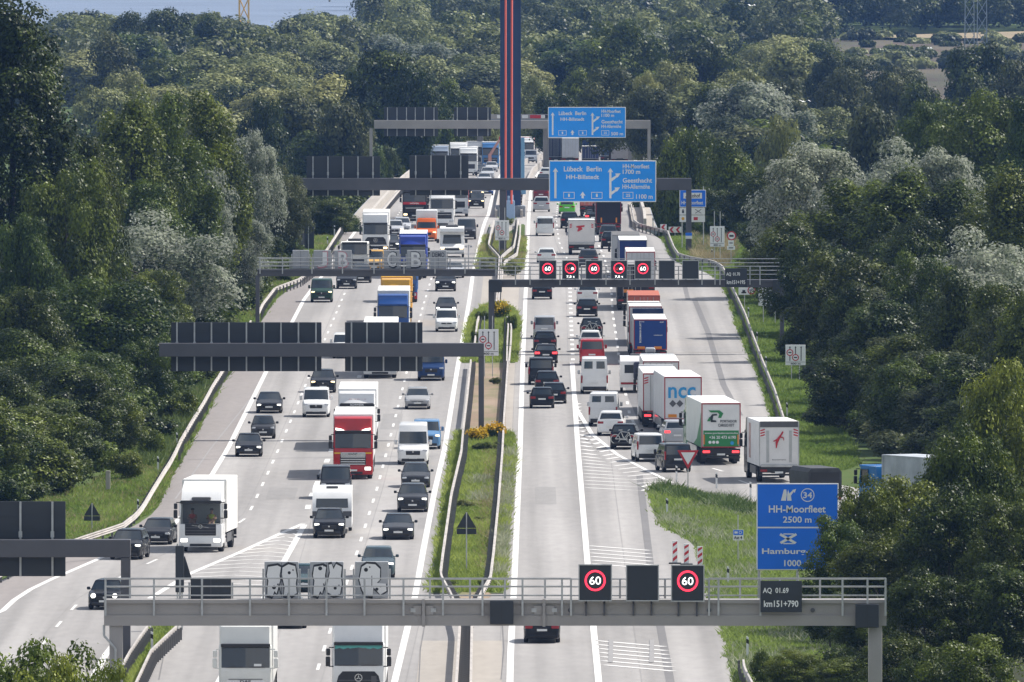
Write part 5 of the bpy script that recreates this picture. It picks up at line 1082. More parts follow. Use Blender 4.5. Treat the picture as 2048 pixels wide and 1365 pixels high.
def car_parts(kind):
    if kind in PC: return PC[kind]
    L,W,H,hood,cowl,belt,wsb,rf,rr,rb,tail,wr,fa,ra = CARS[kind]; hw0 = W/2; van = kind in ("van","lowvan","minivan","hybridvan","mpv"); clr = .19 if not van else .22
    zt = [(0,hood-.30),(.05,hood-.13),(.2,hood-.02),(.4,hood+.02),(wsb,cowl),(wsb+.5,belt),(rb-.2,belt+.02),(rb,belt+.03),(L-.06,tail-.01),(L,tail-.16)]
    if van or kind in ("hatch","suv","small","mini","estate"): zt[-2] = (L-.04, belt+.02); zt[-1] = (L, belt-.10)
    wt = [(0,.78),(.08,.88),(.3,.97),(.6,1.0),(L-.6,1.0),(L-.15,.96),(L,.88)]; zbt = [(0,.34),(.15,clr),(L-.2,clr+.02),(L,.36)]
    st = {0,.03,.08,.15,.3,.45,.6,wsb,L-.6,L-.3,L-.15,L-.06,L,rb,(fa+ra)/2}; arc = {}
    R_ = wr+.055
    for c in (fa, ra):
        for a in (0,12,35,60,90,120,145,168,180): s = c - R_*math.cos(R(a)); st.add(s); arc[s] = wr + R_*math.sin(R(a)) if a not in (0,180) else None
    rings = []
    for s in sorted(x for x in st if 0 <= x <= L):
        b = itp(zbt, s); b = max(b, arc.get(s) or 0) if s in arc else b; t = itp(zt, s); w = itp(wt, s)*hw0; y = L/2-s; b = min(b, t-.12); h = t-b; m = b+.55*h
        half = [(0,b),(w*.9,b),(w*.985,b+.1*h),(w,m),(w*.975,b+.82*h),(w*.9,t-.015),(w*.6,t+.012),(0,t+.025)]
        rings.append([(x,y,z) for x,z in half] + [(-x,y,z) for x,z in half[-2:0:-1]])
    body = MB().loft(rings)
    wb, wtp = (.965,.885) if van else (.93,.74)
    zr0 = belt-.03; zr1 = H-.06
    F_ = lambda v: L/2-(wsb+(rf-wsb)*v); B_ = lambda v: L/2-(rb+(rr-rb)*v); Wd = lambda v: hw0*(wb+(wtp-wb)*(v**1.15)); Z = lambda v: zr0+(zr1-zr0)*v
    def S(side, u, v, off=0.0):                 # point on the glasshouse
        if side == 'f': return (u*Wd(v), F_(v)+.09*(1-u*u)+off, Z(v)+off*.6)
        if side == 'b': return (u*Wd(v), B_(v)-.05*(1-u*u)-off, Z(v)+off*.2)
        sx = 1 if side == 'r' else -1; return (sx*(Wd(v)+off), F_(v)+(B_(v)-F_(v))*u, Z(v))
    lv = []
    for v in (0,.1,.5,.92,1.0):
        ring = [S('f',u,v) for u in (-1,-.5,0,.5,1)] + [S('r',t,v) for t in (.25,.5,.75)] + [S('b',u,v) for u in (1,.5,0,-.5,-1)] + [S('l',t,v) for t in (.75,.5,.25)]
        lv.append(ring)
    cy_ = (F_(1)+B_(1))/2
    for k, z in ((.93,H-.02),(.7,H)): lv.append([(x*k, cy_+(y-cy_)*(1-(1-k)*.5), z) for x,y,_ in lv[4]])
    body.loft(lv)
    parts = [("body", body.mesh("car_body", 38), "paint", None)]
    def patch(name, side, u0, u1, v0, v1, mk, nu=5, off=.014, par=None):
        vs = [S(side, u0+(u1-u0)*i/nu, v0+(v1-v0)*j/2, off) for j in range(3) for i in range(nu+1)]; mb = MB().add(vs, [(j*(nu+1)+i, j*(nu+1)+i+1, (j+1)*(nu+1)+i+1, (j+1)*(nu+1)+i) for j in range(2) for i in range(nu)])
        parts.append((name, mb.mesh(name), mk, par))
    patch("windscreen",'f',-.93,.93,.09,.66 if kind in ("van","lowvan") else .93,"glass",8)
    if kind in ("van","lowvan"): patch("rear_window",'b',-.8,-.15,.45,.85,"glass"); patch("rear_window",'b',.15,.8,.45,.85,"glass")
    else: patch("rear_window",'b',-.86,.86,.12,.86 if kind != "mpv" else .9,"glass",8)
    sides = [(.07,.40),(.43,.72),(.75,.93)] if kind in ("estate","suv","mpv","minivan","mini") else [(.07,.42),(.46,.86)]
    if kind in ("van","lowvan","hybridvan"): sides = [(.03,.2)]
    if kind == "small": sides = [(.1,.62),(.68,.9)]
    for sd in "rl":
        for a,b in sides: patch("side_window",sd,a,b,.14,.86,"glass",3,.01)
    hl = hood-.10
    for sx in (-1,1):
        x0,x1 = sorted((sx*hw0*.60, sx*hw0*.92)); x2,x3 = sorted((sx*hw0*.66, sx*hw0*.94))
        if kind == "mini":
            parts.append(("headlight", MB().disc(sx*hw0*.64, hl-.06, L/2-.16, .13, .15).mesh("headlight"), "lamp_on", None))
        else: parts.append(("headlight", MB().rbox(x0,x1,L/2-.30,L/2-.035,hl-.105,hl+.02,.05).mesh("headlight",40), "HL", None))
        if kind in ("van","lowvan","minivan","mpv","hybridvan"): parts.append(("taillight", MB().rbox(*sorted((sx*hw0*.86,sx*hw0*.975)),-L/2-.012,-L/2+.2,.8,1.35,.03).mesh("taillight",40), "TL", None))
        else: parts.append(("taillight", MB().rbox(*sorted((sx*hw0*.5,sx*hw0*.93)),-L/2-.012,-L/2+.22,tail-.30,tail-.12,.04).mesh("taillight",40), "TL", None))
        m = MB().rbox(*sorted((sx*(hw0+.03),sx*(hw0+.21))),L/2-wsb-.62,L/2-wsb-.48,belt+.0,belt+.16+(.14 if van else 0),.04); m.box(*sorted((sx*(hw0-.12),sx*(hw0+.06))),L/2-wsb-.58,L/2-wsb-.52,belt+.02,belt+.06); parts.append(("wing_mirror", m.mesh("mirror",40), "MIR", None))
    g0,g1 = (.44,hood-.19) if not van else (.55,hood-.17)
    parts.append(("grille", MB().rbox(-hw0*.46,hw0*.46,L/2-.2,L/2+.02,g0+.09,g1,.03).mesh("grille",40), "black", None))
    parts.append(("badge", MB().disc(0,g1-.06,L/2+.014,.055,.02,12).mesh("badge"), "chrome", None))
    parts.append(("lower_intake", MB().rbox(-hw0*.74,hw0*.74,L/2-.25,L/2+.012,.24,.42,.03).mesh("intake",40), "black", None))
    parts.append(("number_plate", MB().rbox(-.26,.26,L/2+.0,L/2+.035,.40,.51,.008).mesh("plate"), "plate", None))
    rz = .62 if kind in ("saloon","coupe","estate","hatch","suv","mini","small") else .78
    parts.append(("number_plate", MB().rbox(-.26,.26,-L/2-.035,-L/2+.0,rz,rz+.11,.008).mesh("plate"), "plate", None))
    parts.append(("rear_bumper", MB().rbox(-hw0*.86,hw0*.86,-L/2-.02,-L/2+.25,.26,.46 if not van else .55,.04).mesh("bumper",40), "BMP", None))
    wm, rm = wheel_mesh(wr)
    for y in (L/2-fa, L/2-ra):
        for sx in (-1,1): parts.append(("wheel", wm, "tyre", None, (sx*(hw0-.12), y, wr))); parts.append(("rim", rm, "rim", len(parts)-1, (0,0,0)))
    PC[kind] = parts; return parts
NVEH = [0]
def place(root, p, ang, near):                  # near: local y of the end that faces the camera
    c, s = math.cos(ang), math.sin(ang); root.location = (p.x + s*near, p.y - c*near, zr(p.y)+.022); root.rotation_euler = (0,0,ang)
    sl = (zr(p.y+4)-zr(p.y-4))/8
    if abs(sl) > 1e-4: root.rotation_euler[0] = math.atan(sl)*math.cos(ang)
    NVEH[0] += 1
CAT = dict(hatch="car",saloon="car",coupe="car",estate="car",suv="car",mpv="car",small="car",mini="car",minivan="van",van="van",lowvan="van",hybridvan="van")
NAM = dict(hatch="hatchback",saloon="saloon_car",coupe="saloon_car",estate="estate_car",suv="sport_utility_car",mpv="people_carrier",small="city_car",mini="hatchback",minivan="minivan",van="delivery_van",lowvan="delivery_van",hybridvan="delivery_van")
def car(kind, x, y, col, label, toward, head=0.0, hl="lamp", tl="red", mir=None, group=None, bmp=None, lower=None):
    parts = car_parts(kind); L = CARS[kind][0]; r = tag(empty(NAM[kind], (0,0,0)), label, CAT[kind], group); objs = []
    pm = paint(col)
    for q in parts:
        mk = {"paint":None,"HL":hl,"TL":tl,"MIR":mir or "MIR","BMP":bmp or "BMP"}.get(q[2], q[2])
        m = pm if mk in (None,"MIR") else (pm if mk == "BMP" and sum(col) < 2.4 and kind not in ("van","lowvan","mpv") else M["black"] if mk == "BMP" else M[mk])
        o = link(q[1], q[0], m, r if q[3] is None else objs[q[3]]); objs.append(o)
        if len(q) > 4: o.location = q[4]
    ang = (math.pi if toward else 0) + R(head); place(r, G(x, y), ang, (L/2-.05) if toward else -(L/2-.05))
    return r
# ---- lorries: local y = 0 at the cab front, the load behind it (negative y)
def wheels(root, ys, x=1.05, r=.5, w=.32):
    if ("w",r,w) not in PC: PC[("w",r,w)] = wheel_mesh(r, w)
    a, b = PC[("w",r,w)]
    for y in ys:
        for sx in (-1,1): o = link(a,"wheel",M["tyre"],root); o.location = (sx*x,y,r); q = link(b,"rim",M["galv"],o)
def cab(root, col, style="plain", high=True, H=3.85, lower=None, hl="lamp", visor="black", hollow=False, roofcol=None):
    key = ("cab", high, H, hollow); zt = H if high else H-.55
    if key not in PC:
        if hollow:
            mb = MB().rbox(-1.22,1.22,-2.1,0,.45,1.62,.06); mb.rbox(-1.22,1.22,-2.1,-1.6,1.62,2.85,.03); mb.rbox(-1.22,1.22,-2.1,-.22,2.75,2.95,.04)
            for sx in (-1,1): mb.rbox(*sorted((sx*1.22,sx*1.12)),-2.1,-1.1,1.6,2.8,.02); mb.rbox(*sorted((sx*1.22,sx*1.12)),-.2,-.08,1.6,2.8,.02)
        else:
            prof = [(-.02,.42),(0,.55),(0,1.75),(-.03,1.95),(-.24,2.98),(-.34,3.05)] + ([(-.62,zt-.12),(-.9,zt)] if high else [(-.5,zt)]) + [(-2.2,zt),(-2.25,zt-.1),(-2.25,.55),(-2.1,.42)]
            mb = MB(); bm = bmesh.new(); n = len(prof)
            rows = []
            for x, k in ((-1.25,.10),(-1.17,0),(1.17,0),(1.25,.10)): rows.append([bm.verts.new((x*(1 if z < 3.05 else .955), y - (k if y > -1.2 else -k*.4), z)) for y, z in prof])
            for a, b in zip(rows[:-1], rows[1:]):
                for i in range(n): bm.faces.new((a[i], a[(i+1)%n], b[(i+1)%n], b[i]))
            bm.faces.new(rows[0][::-1]); bm.faces.new(rows[-1]); mb.bm(bm)
        PC[key] = mb.mesh("cab", 35)
    link(PC[key],"cab_body",paint(col),root)
    if hollow:
        ws = MB().add([(-1.13,.01,1.62),(1.13,.01,1.62),(1.13,-.16,2.78),(-1.13,-.16,2.78)],[(0,1,2,3)]).build("windscreen",M["clear_glass"],root)
    else:
        f = lambda z: -.03-(z-1.95)*.204+.012
        MB().add([(-1.13,f(1.98),1.98),(0,f(1.98)+.03,1.98),(1.13,f(1.98),1.98),(1.13,f(2.93),2.93),(0,f(2.93)+.03,2.93),(-1.13,f(2.93),2.93)],[(0,1,4,5),(1,2,3,4)]).build("windscreen",M["glass"],root)
        mb = MB(); mb.rbox(-1.16,1.16,-.32,-.02,2.95,3.10,.03); mb.build("sun_visor",M[visor] if visor in M else paint(col),root)
        for sx in (-1,1): MB().box(*sorted((sx*.12,sx*.9)),f(2.0)+.02,f(2.0)+.045,1.99,2.02).build("wiper",M["black"],root)
        for sx in (-1,1): MB().box(*sorted((sx*1.24,sx*1.262)),-1.25,-.35,2.05,2.85).build("side_window",M["glass"],root)
    for sx in (-1,1):
        m = MB().rbox(*sorted((sx*1.33,sx*1.55)),-.12,.02,1.95,2.42,.05).rbox(*sorted((sx*1.33,sx*1.53)),-.12,.02,2.46,2.80,.05).box(*sorted((sx*1.15,sx*1.4)),-.09,-.04,2.82,2.87).box(*sorted((sx*1.15,sx*1.4)),-.09,-.04,1.93,1.98); m.build("wing_mirror",paint(col) if style == "xf" else M["black"],root)
        MB().rbox(*sorted((sx*.72,sx*1.16)),-.22,.045,.56,.82,.05).build("headlight",M[hl],root,40)
    low = lower or col
    MB().rbox(-1.235,1.235,-.5,.035,.30,.88,.06).build("bumper",paint(low),root,40); MB().rbox(-.62,.62,-.2,.05,.34,.50,.03).build("lower_intake",M["black"],root)
    MB().rbox(-.26,.26,.035,.062,.52,.63,.008).build("number_plate",M["plate"],root)
    if style == "bars":                           # chrome framed slats
        MB().rbox(-.82,.82,-.2,.03,.9,1.62,.04).build("grille",M["black"],root,40); mb = MB()
        for i in range(4): z = .93+.15*i; mb.rbox(-.78+.03*i*0,.78,.0,.055,z,z+.075,.02)
        mb.build("grille_bars",M["chrome"],root); MB().rbox(-.8,.8,-.1,.045,1.46,1.72,.03).build("name_panel",M["chrome"],root); 
    elif style == "star":
        MB().prism([(-1.08,.98),(1.08,.98),(.95,1.5),(.75,1.72),(-.75,1.72),(-.95,1.5)],-.05,.02).build("grille",M["black"],root)
        mb = MB().ring(0,1.42,.03,.15,.185,.02)
        for a in (90,210,330): mb.prism([(.035*math.cos(R(a-90)),1.42+.035*math.sin(R(a-90))),(.035*math.cos(R(a+90)),1.42+.035*math.sin(R(a+90))),(.16*math.cos(R(a)),1.42+.16*math.sin(R(a)))],.03,.05)
        mb.build("emblem",M["chrome"],root); mb = MB()
        for i in range(3): mb.box(-.95,.95,.03,.04,1.02+.13*i,1.06+.13*i)
        mb.build("grille_bars",M["grey"],root)
    elif style == "band":
        MB().rbox(-1.0,1.0,-.2,.03,.95,1.62,.05).build("grille",M["black"],root,40); MB().rbox(-.95,.95,-.1,.04,1.35,1.4,.01).build("grille_bars",M["chrome"],root)
    elif style == "xf":
        MB().rbox(-.9,.9,-.2,.02,1.02,1.4,.05).build("grille",M["white"],root,40); mb = MB(); mb.box(-.8,.8,.02,.03,1.42,1.45).box(-.8,.8,.02,.03,1.1,1.13); mb.build("grille_bars",M["grey"],root)
    else:
        MB().rbox(-.9,.9,-.2,.03,.95,1.6,.05).build("grille",M["black"],root,40); mb = MB()
        for i in range(3): mb.box(-.85,.85,.03,.045,1.05+.17*i,1.09+.17*i)
        mb.build("grille_bars",M["grey"],root)
    if high and not hollow: MB().rbox(-.6,.6,-.66,-.5,3.18,3.42,.04).build("roof_panel",M["grey"] if style != "xf" else M["white"],root)
def ptext(root, s, cx, cz, w, h, y, m, front=True, name="lettering"):
    return text(root, s, cx, cz, w, h, y, m, name, ry=1 if front else 0)
def box_body(root, y0, y1, z0, z1, side, rear=None, roof=(.72,.72,.70), trim=None, doors=True, front=True, W=1.275):
    """load box from y1 (rear) to y0 (front)"""
    MB().rbox(-W,W,y1,y0,z0,z1,.035).build("load_box",paint(side,.45),root); MB().rbox(-W+.02,W-.02,y1+.03,y0-.03,z1,z1+.03,.01).build("roof",mat("roof_sheet_%d_%d_%d"%tuple(int(c*99) for c in roof),roof,.95,0,.08,noise=.05,nscale=.7),root)
    rc = rear or side; MB().rbox(-W+.03,W-.03,y1-.03,y1+.0,z0+.08,z1-.08,.01).build("rear_panel",paint(rc,.45),root)
    t = paint(trim,.4) if trim else M["galv"]; mb = MB(); w = .07
    mb.box(-W,-W+w,y1-.045,y1+.01,z0,z1).box(W-w,W,y1-.045,y1+.01,z0,z1).box(-W+w,W-w,y1-.045,y1+.01,z1-w,z1).box(-W+w,W-w,y1-.045,y1+.01,z0,z0+w); mb.build("rear_frame",t,root)
    if doors:
        mb = MB(); mb.box(-.015,.015,y1-.04,y1-.03,z0+.1,z1-.1)
        for x in (-.75,-.3,.3,.75): mb.tube((x,y1-.05,z0+.1),(x,y1-.05,z1-.12),.022,n=5)
        mb.build("lock_rods",M["galv"],root)
def trailer_under(root, y0, y1, axles, skirt=None, tl="red", W=1.25):
    MB().box(-.45,.45,y1+.1,y0,.75,1.1).build("chassis",M["black"],root); wheels(root, axles)
    MB().rbox(-W,W,y1-.02,y1+.12,.42,.56,.02).build("underrun_bar",M["black"],root)
    MB().box(-W,W,y1+.02,y1+.1,.62,1.06).build("rear_board",M["black"],root)
    for sx in (-1,1):
        MB().rbox(*sorted((sx*.72,sx*1.18)),y1-.03,y1+.02,.78,.93,.02).build("taillight",M[tl],root); MB().box(*sorted((sx*.85,sx*1.25)),y1+.5,y1+.54,.2,.85).build("mud_flap",M["black"],root)
        MB().box(*sorted((sx*1.2,sx*1.245)),(y0+y1)/2-2,y0-1.2,.45,1.05).build("side_skirt",paint(skirt) if skirt else M["grey"],root)
    MB().box(-.26,.26,y1-.04,y1-.015,.62,.74).build("number_plate",M["plate"],root)
def lorry(x, y, label, toward, cabc, side, style="plain", rear=None, head=0.0, H=3.85, TH=4.0, TL=13.5, trim=None, hl="lamp", tl="red", visor="black", deco=None, rigid=False, lower=None, high=True, skirt=None, roof=(.72,.72,.70), name="articulated_lorry", doors=True, hollow=False, cat="lorry", group=None, tz0=1.12):
    r = tag(empty(name, (0,0,0)), label, cat, group); cab(r, cabc, style, high, H, lower, hl, visor, hollow)
    if rigid:
        y0, y1 = -2.35, -2.35-TL; MB().box(-.45,.45,y1+.3,-.6,.6,1.05).build("chassis",M["black"],r); wheels(r, (-1.35, y1+2.0)); box_body(r,y0,y1,1.05,TH,side,rear,roof,trim,doors)
        MB().rbox(-1.22,1.22,y1-.02,y1+.12,.45,.58,.02).build("underrun_bar",M["black"],r); MB().box(-1.22,1.22,y1+.04,y1+.1,.64,1.0).build("rear_board",M["black"],r)
        for sx in (-1,1): MB().rbox(*sorted((sx*.75,sx*1.18)),y1-.02,y1+.05,.7,.85,.02).build("taillight",M[tl],r); MB().box(*sorted((sx*1.15,sx*1.2)),y1+2.8,y0-1,.45,.95).build("side_guard",M["grey"],r)
        MB().box(-.26,.26,y1-.04,y1-.015,.6,.72).build("number_plate",M["plate"],r)
    else:
        y0, y1 = -2.9, -2.9-TL; MB().box(-.4,.4,-6.6,-.6,.6,1.0).build("tractor_chassis",M["black"],r); wheels(r, (-1.4,-5.0)); 
        for sx in (-1,1): MB().rbox(*sorted((sx*.7,sx*1.2)),-4.3,-2.4,.45,1.0,.06).build("fuel_tank",M["galv"],r)
        box_body(r,y0,y1,tz0,TH,side,rear,roof,trim,doors); trailer_under(r,y0,y1,(y1+4.9,y1+3.55,y1+2.2),skirt,tl)
    r["rear_y"] = y1
    if deco: deco(r, y1)
    ang = (math.pi if toward else 0) + R(head); place(r, G(x, y), ang, 0.0 if toward else y1); return r
# ---- things on or of vehicles
def bike_mesh(y, z):
    mb = MB()
    for s in (-1,1): mb.ring(s*.52,z+.36,y-.02,.27,.325,.04,18)
    T = lambda a,b,c,d,r=.028: mb.tube((a,y,z+b),(c,y,z+d),r,n=5)
    T(-.52,.36,-.15,.85); T(-.15,.85,.38,.8); T(.38,.8,.52,.36); T(-.15,.85,.05,.36); T(.05,.36,.38,.8); T(-.3,.95,-.05,.95,.04); T(.3,.92,.45,1.0); T(.05,.36,-.52,.36)
    return mb
# ------------------------------------------------------------------ traffic
M["clear_glass"] = mat("clear_glass", (.02,.025,.03), .03)
nt = M["clear_glass"].node_tree; tb = nt.nodes.new("ShaderNodeBsdfTransparent"); tb.inputs[0].default_value = (.55,.58,.58,1); ms = nt.nodes.new("ShaderNodeMixShader"); ms.inputs[0].default_value = .62
nt.links.new(nt.nodes["Principled BSDF"].outputs[0], ms.inputs[1]); nt.links.new(tb.outputs[0], ms.inputs[2]); nt.links.new(ms.outputs[0], nt.nodes["Material Output"].inputs["Surface"])
BLK=(.012,.013,.016); ANT=(.03,.032,.037); DGR=(.055,.058,.065); SIL=(.40,.41,.43); WHT=(.76,.76,.75); NAV=(.012,.025,.075); RED=(.42,.012,.016); OFF=(.68,.69,.68)
GO, GI = "cars in the oncoming lanes", "cars in the outgoing queue"
# oncoming cars and vans (kind, x, y, colour, label, headlight, heading)
for k,x,y,c,lab,hl,hd in (
 ("estate",578,1259,DGR,"dark grey car mostly hidden under the front gantry beam beside the white lorry","lamp",0),
 ("saloon",606,1186,(.02,.05,.055),"dark teal car seen between the first two graffiti cabinets","lamp",0),
 ("suv",756,1158,(.05,.075,.09),"blue grey car whose front is covered by the round graffiti letter","lamp_on",0),
 ("mini",208,1221,BLK,"black hatchback with round lit headlights on the exit ramp behind the front gantry railing","lamp_on",-6),
 ("suv",250,1121,BLK,"dark sport utility car half hidden by the ramp gantry column","lamp_on",-6),
 ("hatch",311,1091,BLK,"small black hatchback on the ramp just ahead of the white box lorry","lamp",-5),
 ("suv",658,1078,BLK,"black sport utility car towing the white caravan","lamp_on",0),
 ("minivan",671,1000,BLK,"black van with black roof right behind the white caravan","lamp",0),
 ("minivan",632,836,WHT,"white minivan with black bumper left of the red lorry convoy","lamp",0),
 ("suv",646,787,BLK,"black sport utility car with lit headlights behind the white minivan","lamp_warm",0),
 ("saloon",538,828,BLK,"black saloon in the exit lane ahead of the others by the woods","lamp_on",0),
 ("small",526,879,DGR,"tiny grey two seat city car","lamp",0),
 ("hatch",497,915,BLK,"black crossover hatchback with bright V shaped nose in front of the city car","lamp_on",0),
 ("estate",835,820,(.30,.30,.30),"silver grey estate alone in the inner lane below the cantilever gantry","lamp",0),
 ("estate",831,977,ANT,"dark grey estate following the dark car with a wide grille","lamp",0),
 ("suv",825,1026,ANT,"dark car with lit headlights between the estate and the nearest saloon","lamp_on",0),
 ("saloon",796,1081,ANT,"dark saloon nearest the camera in the inner oncoming lane","lamp_on",0),
 ("minivan",643,606,(.02,.05,.035),"dark green van with warm headlights under the second gantry","lamp_warm",0),
 ("suv",693,579,BLK,"black car beside the dark green van under the second gantry","lamp",0),
 ("suv",722,567,BLK,"black car mostly hidden by the second gantry beam behind the dark green van","lamp_warm",0),
 ("minivan",748,545,(.60,.34,.07),"yellow ochre van behind the second gantry railing","lamp",0),
 ("suv",789,475,SIL,"silver sport utility car right of the white star lorry","lamp_warm",0),
 ("estate",804,466,SIL,"silver car behind another silver one near the bridge end","lamp",0),
 ("saloon",780,501,BLK,"black car squeezed beside the white star lorry","lamp_on",0),
 ("minivan",933,480,ANT,"dark grey van in the inner lane beside the motorhome","lamp",0),
 ("suv",952,418,BLK,"black sport utility car with lit lamps on the bridge, inner lane","lamp_warm",0),
 ("saloon",953,396,DGR,"grey car partly under the wide sign gantry beam","lamp_warm",0),
 ("hatch",972,392,(.02,.07,.25),"blue hatchback at the bridge barrier behind the grey car","lamp_on",0),
 ("coupe",908,557,SIL,"silver low car behind the second gantry railing in the inner lane","lamp",0),
 ("suv",891,584,BLK,"black car with daylight lamps just below the second gantry beam","lamp_on",0),
 ("hatch",892,632,BLK,"dark hatchback with a bright roof ahead of the silver compact","lamp_on",0),
 ("mpv",893,665,OFF,"silver white compact people carrier above the cantilever gantry","lamp",0),
 ("saloon",958,352,BLK,"dark car with one warm lamp far out on the bridge","lamp_warm",0),
 ("suv",975,360,SIL,"silver car far out on the bridge beside the pylon","lamp",0),
 ("hatch",983,345,SIL,"second silver car far out on the bridge behind the first","lamp",0),
 ("estate",969,370,SIL,"pale car just showing above the wide sign gantry beam","lamp",0),
 ("minivan",1062,327,WHT,"white van right of the pylon on the far curve","lamp",0)):
    car(k,x,y,c,lab,True,hd,hl,group=GO)
car("van",826,931,WHT,"tall white panel van with a black bumper and star emblem in the inner lane",True,0,"lamp",group="vans in the oncoming lanes")
car("hybridvan",853,900,(.10,.22,.40),"light blue delivery car hiding behind the tall white panel van",True,0,"lamp_warm",group="vans in the oncoming lanes")
car("van",862,763,(.015,.04,.12),"dark blue panel van coming out from behind the narrow sign back",True,0,"lamp",bmp="black",group="vans in the oncoming lanes")
car("hybridvan",689,718,WHT,"white van in the gap between the two big sign backs",True,0,"lamp",group="vans in the oncoming lanes")
# outgoing cars and vans, seen from behind
for k,x,y,c,lab,tl,hd in (
 ("coupe",1084,1288,BLK,"black coupe alone in the lane under the front gantry","red",0),
 ("hatch",1084,818,BLK,"black hatchback last of the queue in the lane by the median","red",0),
 ("estate",1108,809,BLK,"dark estate half hidden by the last black hatchback","red",0),
 ("estate",1094,785,BLK,"dark estate with a pale roof right behind the black van","red",0),
 ("minivan",1082,771,BLK,"black van with roof rails in the lane by the median","red",0),
 ("saloon",1092,728,BLK,"black saloon with glowing brake lights ahead of the black van","red_on",0),
 ("suv",1090,706,BLK,"black car hidden behind the black saloon with brake lights","red",0),
 ("mpv",1089,679,SIL,"silver compact car with large rear window ahead of the black cars","red",0),
 ("hatch",1084,600,BLK,"black hatchback right under the median end of the second gantry","red",0),
 ("saloon",1093,528,OFF,"pale silver saloon behind the first 60 display","red",0),
 ("suv",1083,425,SIL,"silver sport utility car beside the green hatchback","red",0),
 ("suv",1082,402,(.14,.03,.04),"dark red sport utility car just below the big blue arrow sign","red",0),
 ("hatch",1084,386,OFF,"white car in the queue along the bridge barrier","red",0),
 ("saloon",1087,372,BLK,"dark car in the queue along the bridge barrier","red",0),
 ("hatch",1092,358,OFF,"pale car at the curve of the bridge barrier","red",0),
 ("suv",1181,705,WHT,"white car in front of the red van in the middle lane","red",0),
 ("estate",1174,635,BLK,"dark estate behind the white sport utility car in the middle lane","red",0),
 ("suv",1175,608,WHT,"white sport utility car with square lamps under the second gantry","red",0),
 ("suv",1177,536,DGR,"grey sport utility car behind the second and third displays","red",0),
 ("suv",1139,458,BLK,"black car just behind the green hatchback","red",0),
 ("hatch",1134,429,(.10,.50,.03),"bright green hatchback in the middle lane near the bridge","red",0),
 ("suv",1217,485,DGR,"dark grey car directly behind the black rear lorry","red",0),
 ("suv",1221,499,BLK,"black car beside the blue trailer lorry on its lane side","red",0),
 ("saloon",1187,449,BLK,"dark car left of the black rear lorry","red_on",0),
 ("suv",1355,892,SIL,"silver car squeezed between the two big trailers","red_on",4),
 ("hatch",1102,322,OFF,"white car far out beyond the bridge beside the dark transporter","red",0),
 ("suv",1128,326,BLK,"dark car far out beyond the bridge ahead of the grey trailer","red",0),
 ("saloon",1210,325,OFF,"pale car far out beyond the bridge between two lorries","red",0),
 ("suv",1267,323,BLK,"dark car far out at the edge of the trees","red",0)):
    car(k,x,y,c,lab,False,-hd if hd < 0 else hd,"lamp",tl,group=GI)
car("suv",1221,873,WHT,"white sport utility car with a dark rear window behind the white high roof van",False,-2,tl="red",group=GI)
r = car("suv",1247,900,BLK,"black sport utility car carrying a bicycle on its tail",False,-4,tl="red",group=GI)
b = tag(bike_mesh(-2.55,.35).build("bicycle",M["galv"],None),"silver framed bicycle carried on the tail of the black car near the hatched tip","bicycle"); b.matrix_world = Matrix.Translation(r.location) @ Matrix.Rotation(r.rotation_euler.z,4,'Z')
MB().rbox(-.6,.6,-2.7,-2.22,.40,.50,.03).build("bike_rack",M["black"],r)
r = car("suv",1183,679,BLK,"black car with a bicycle on its tail in the middle lane",False,0,tl="red",group=GI)
b = tag(bike_mesh(-2.5,.45).build("bicycle",M["galv"],None),"dark bicycle carried on the tail of the black car in the middle lane","bicycle"); b.matrix_world = Matrix.Translation(r.location)
car("mpv",1301,925,WHT,"white delivery people carrier with black bumper merging from the ramp",False,5,tl="red",group=GI)
car("mpv",1356,946,ANT,"dark grey people carrier directly behind the yield sign",False,8,tl="red",group=GI)
GV = "vans in the outgoing queue"
car("lowvan",1206,854,WHT,"white high roof van with black bumper, nearest of the white vans",False,-2,tl="red",group=GV)
car("van",1189,789,WHT,"white panel van with twin rear doors ahead of the nearest white van",False,0,tl="red",group=GV)
car("minivan",1184,732,RED,"red van with a dark rear window in the middle lane",False,0,tl="red",group=GV)
car("hybridvan",1090,473,OFF,"white delivery van with blank rear doors in the lane by the median",False,0,tl="red",group=GV)
r = car("estate",1301,749,BLK,"dark estate with a silver roof box behind the blue trailer",False,0,tl="red",group=GI)
rb = tag(MB().rbox(-.38,.38,-1.2,.75,1.53,1.93,.12,3).build("roof_box",paint(SIL),None,50),"silver roof box on the dark estate behind the blue trailer","roof box"); rb.location = r.location
# lorries towards the camera
GL1, GL2 = "lorries in the oncoming lanes", "lorries in the outgoing queue"
BLU=(.015,.07,.26); GRN=(.03,.20,.045)
def d1(r, y1): ptext(r,"DAF",0,1.33,.5,.13,.045,M["grey"]); MB().rbox(-1.0,-.72,-.62,-.5,3.25,3.45,.03).build("roof_lamp",M["lamp"],r); MB().rbox(.72,1.0,-.62,-.5,3.25,3.45,.03).build("roof_lamp",M["lamp"],r); MB().box(-.75,-.4,-.02,.02,2.05,2.16).build("cab_sticker",M["signwhite"],r)
lorry(491,1421,"cream white articulated lorry at the bottom edge with a white grille",True,(.70,.70,.66),(.72,.72,.70),"xf",H=4.0,deco=d1,visor="black",group=GL1)
def d2(r, y1): MB().box(-.85,-.6,-.02,.055,1.1,1.5).build("toll_panel",M["grey"],r); MB().prism([(-1.1,2.93)]+[(-1.1+.2*i,2.82-(.06 if i%2 else 0)) for i in range(12)]+[(1.1,2.93)],-.19,-.17).build("window_valance",mat("valance_teal",(.12,.42,.40),.8),r)
lorry(717,1417,"white articulated lorry at the bottom edge with a black grille and star emblem",True,WHT,WHT,"star",H=4.0,deco=d2,group=GL1)
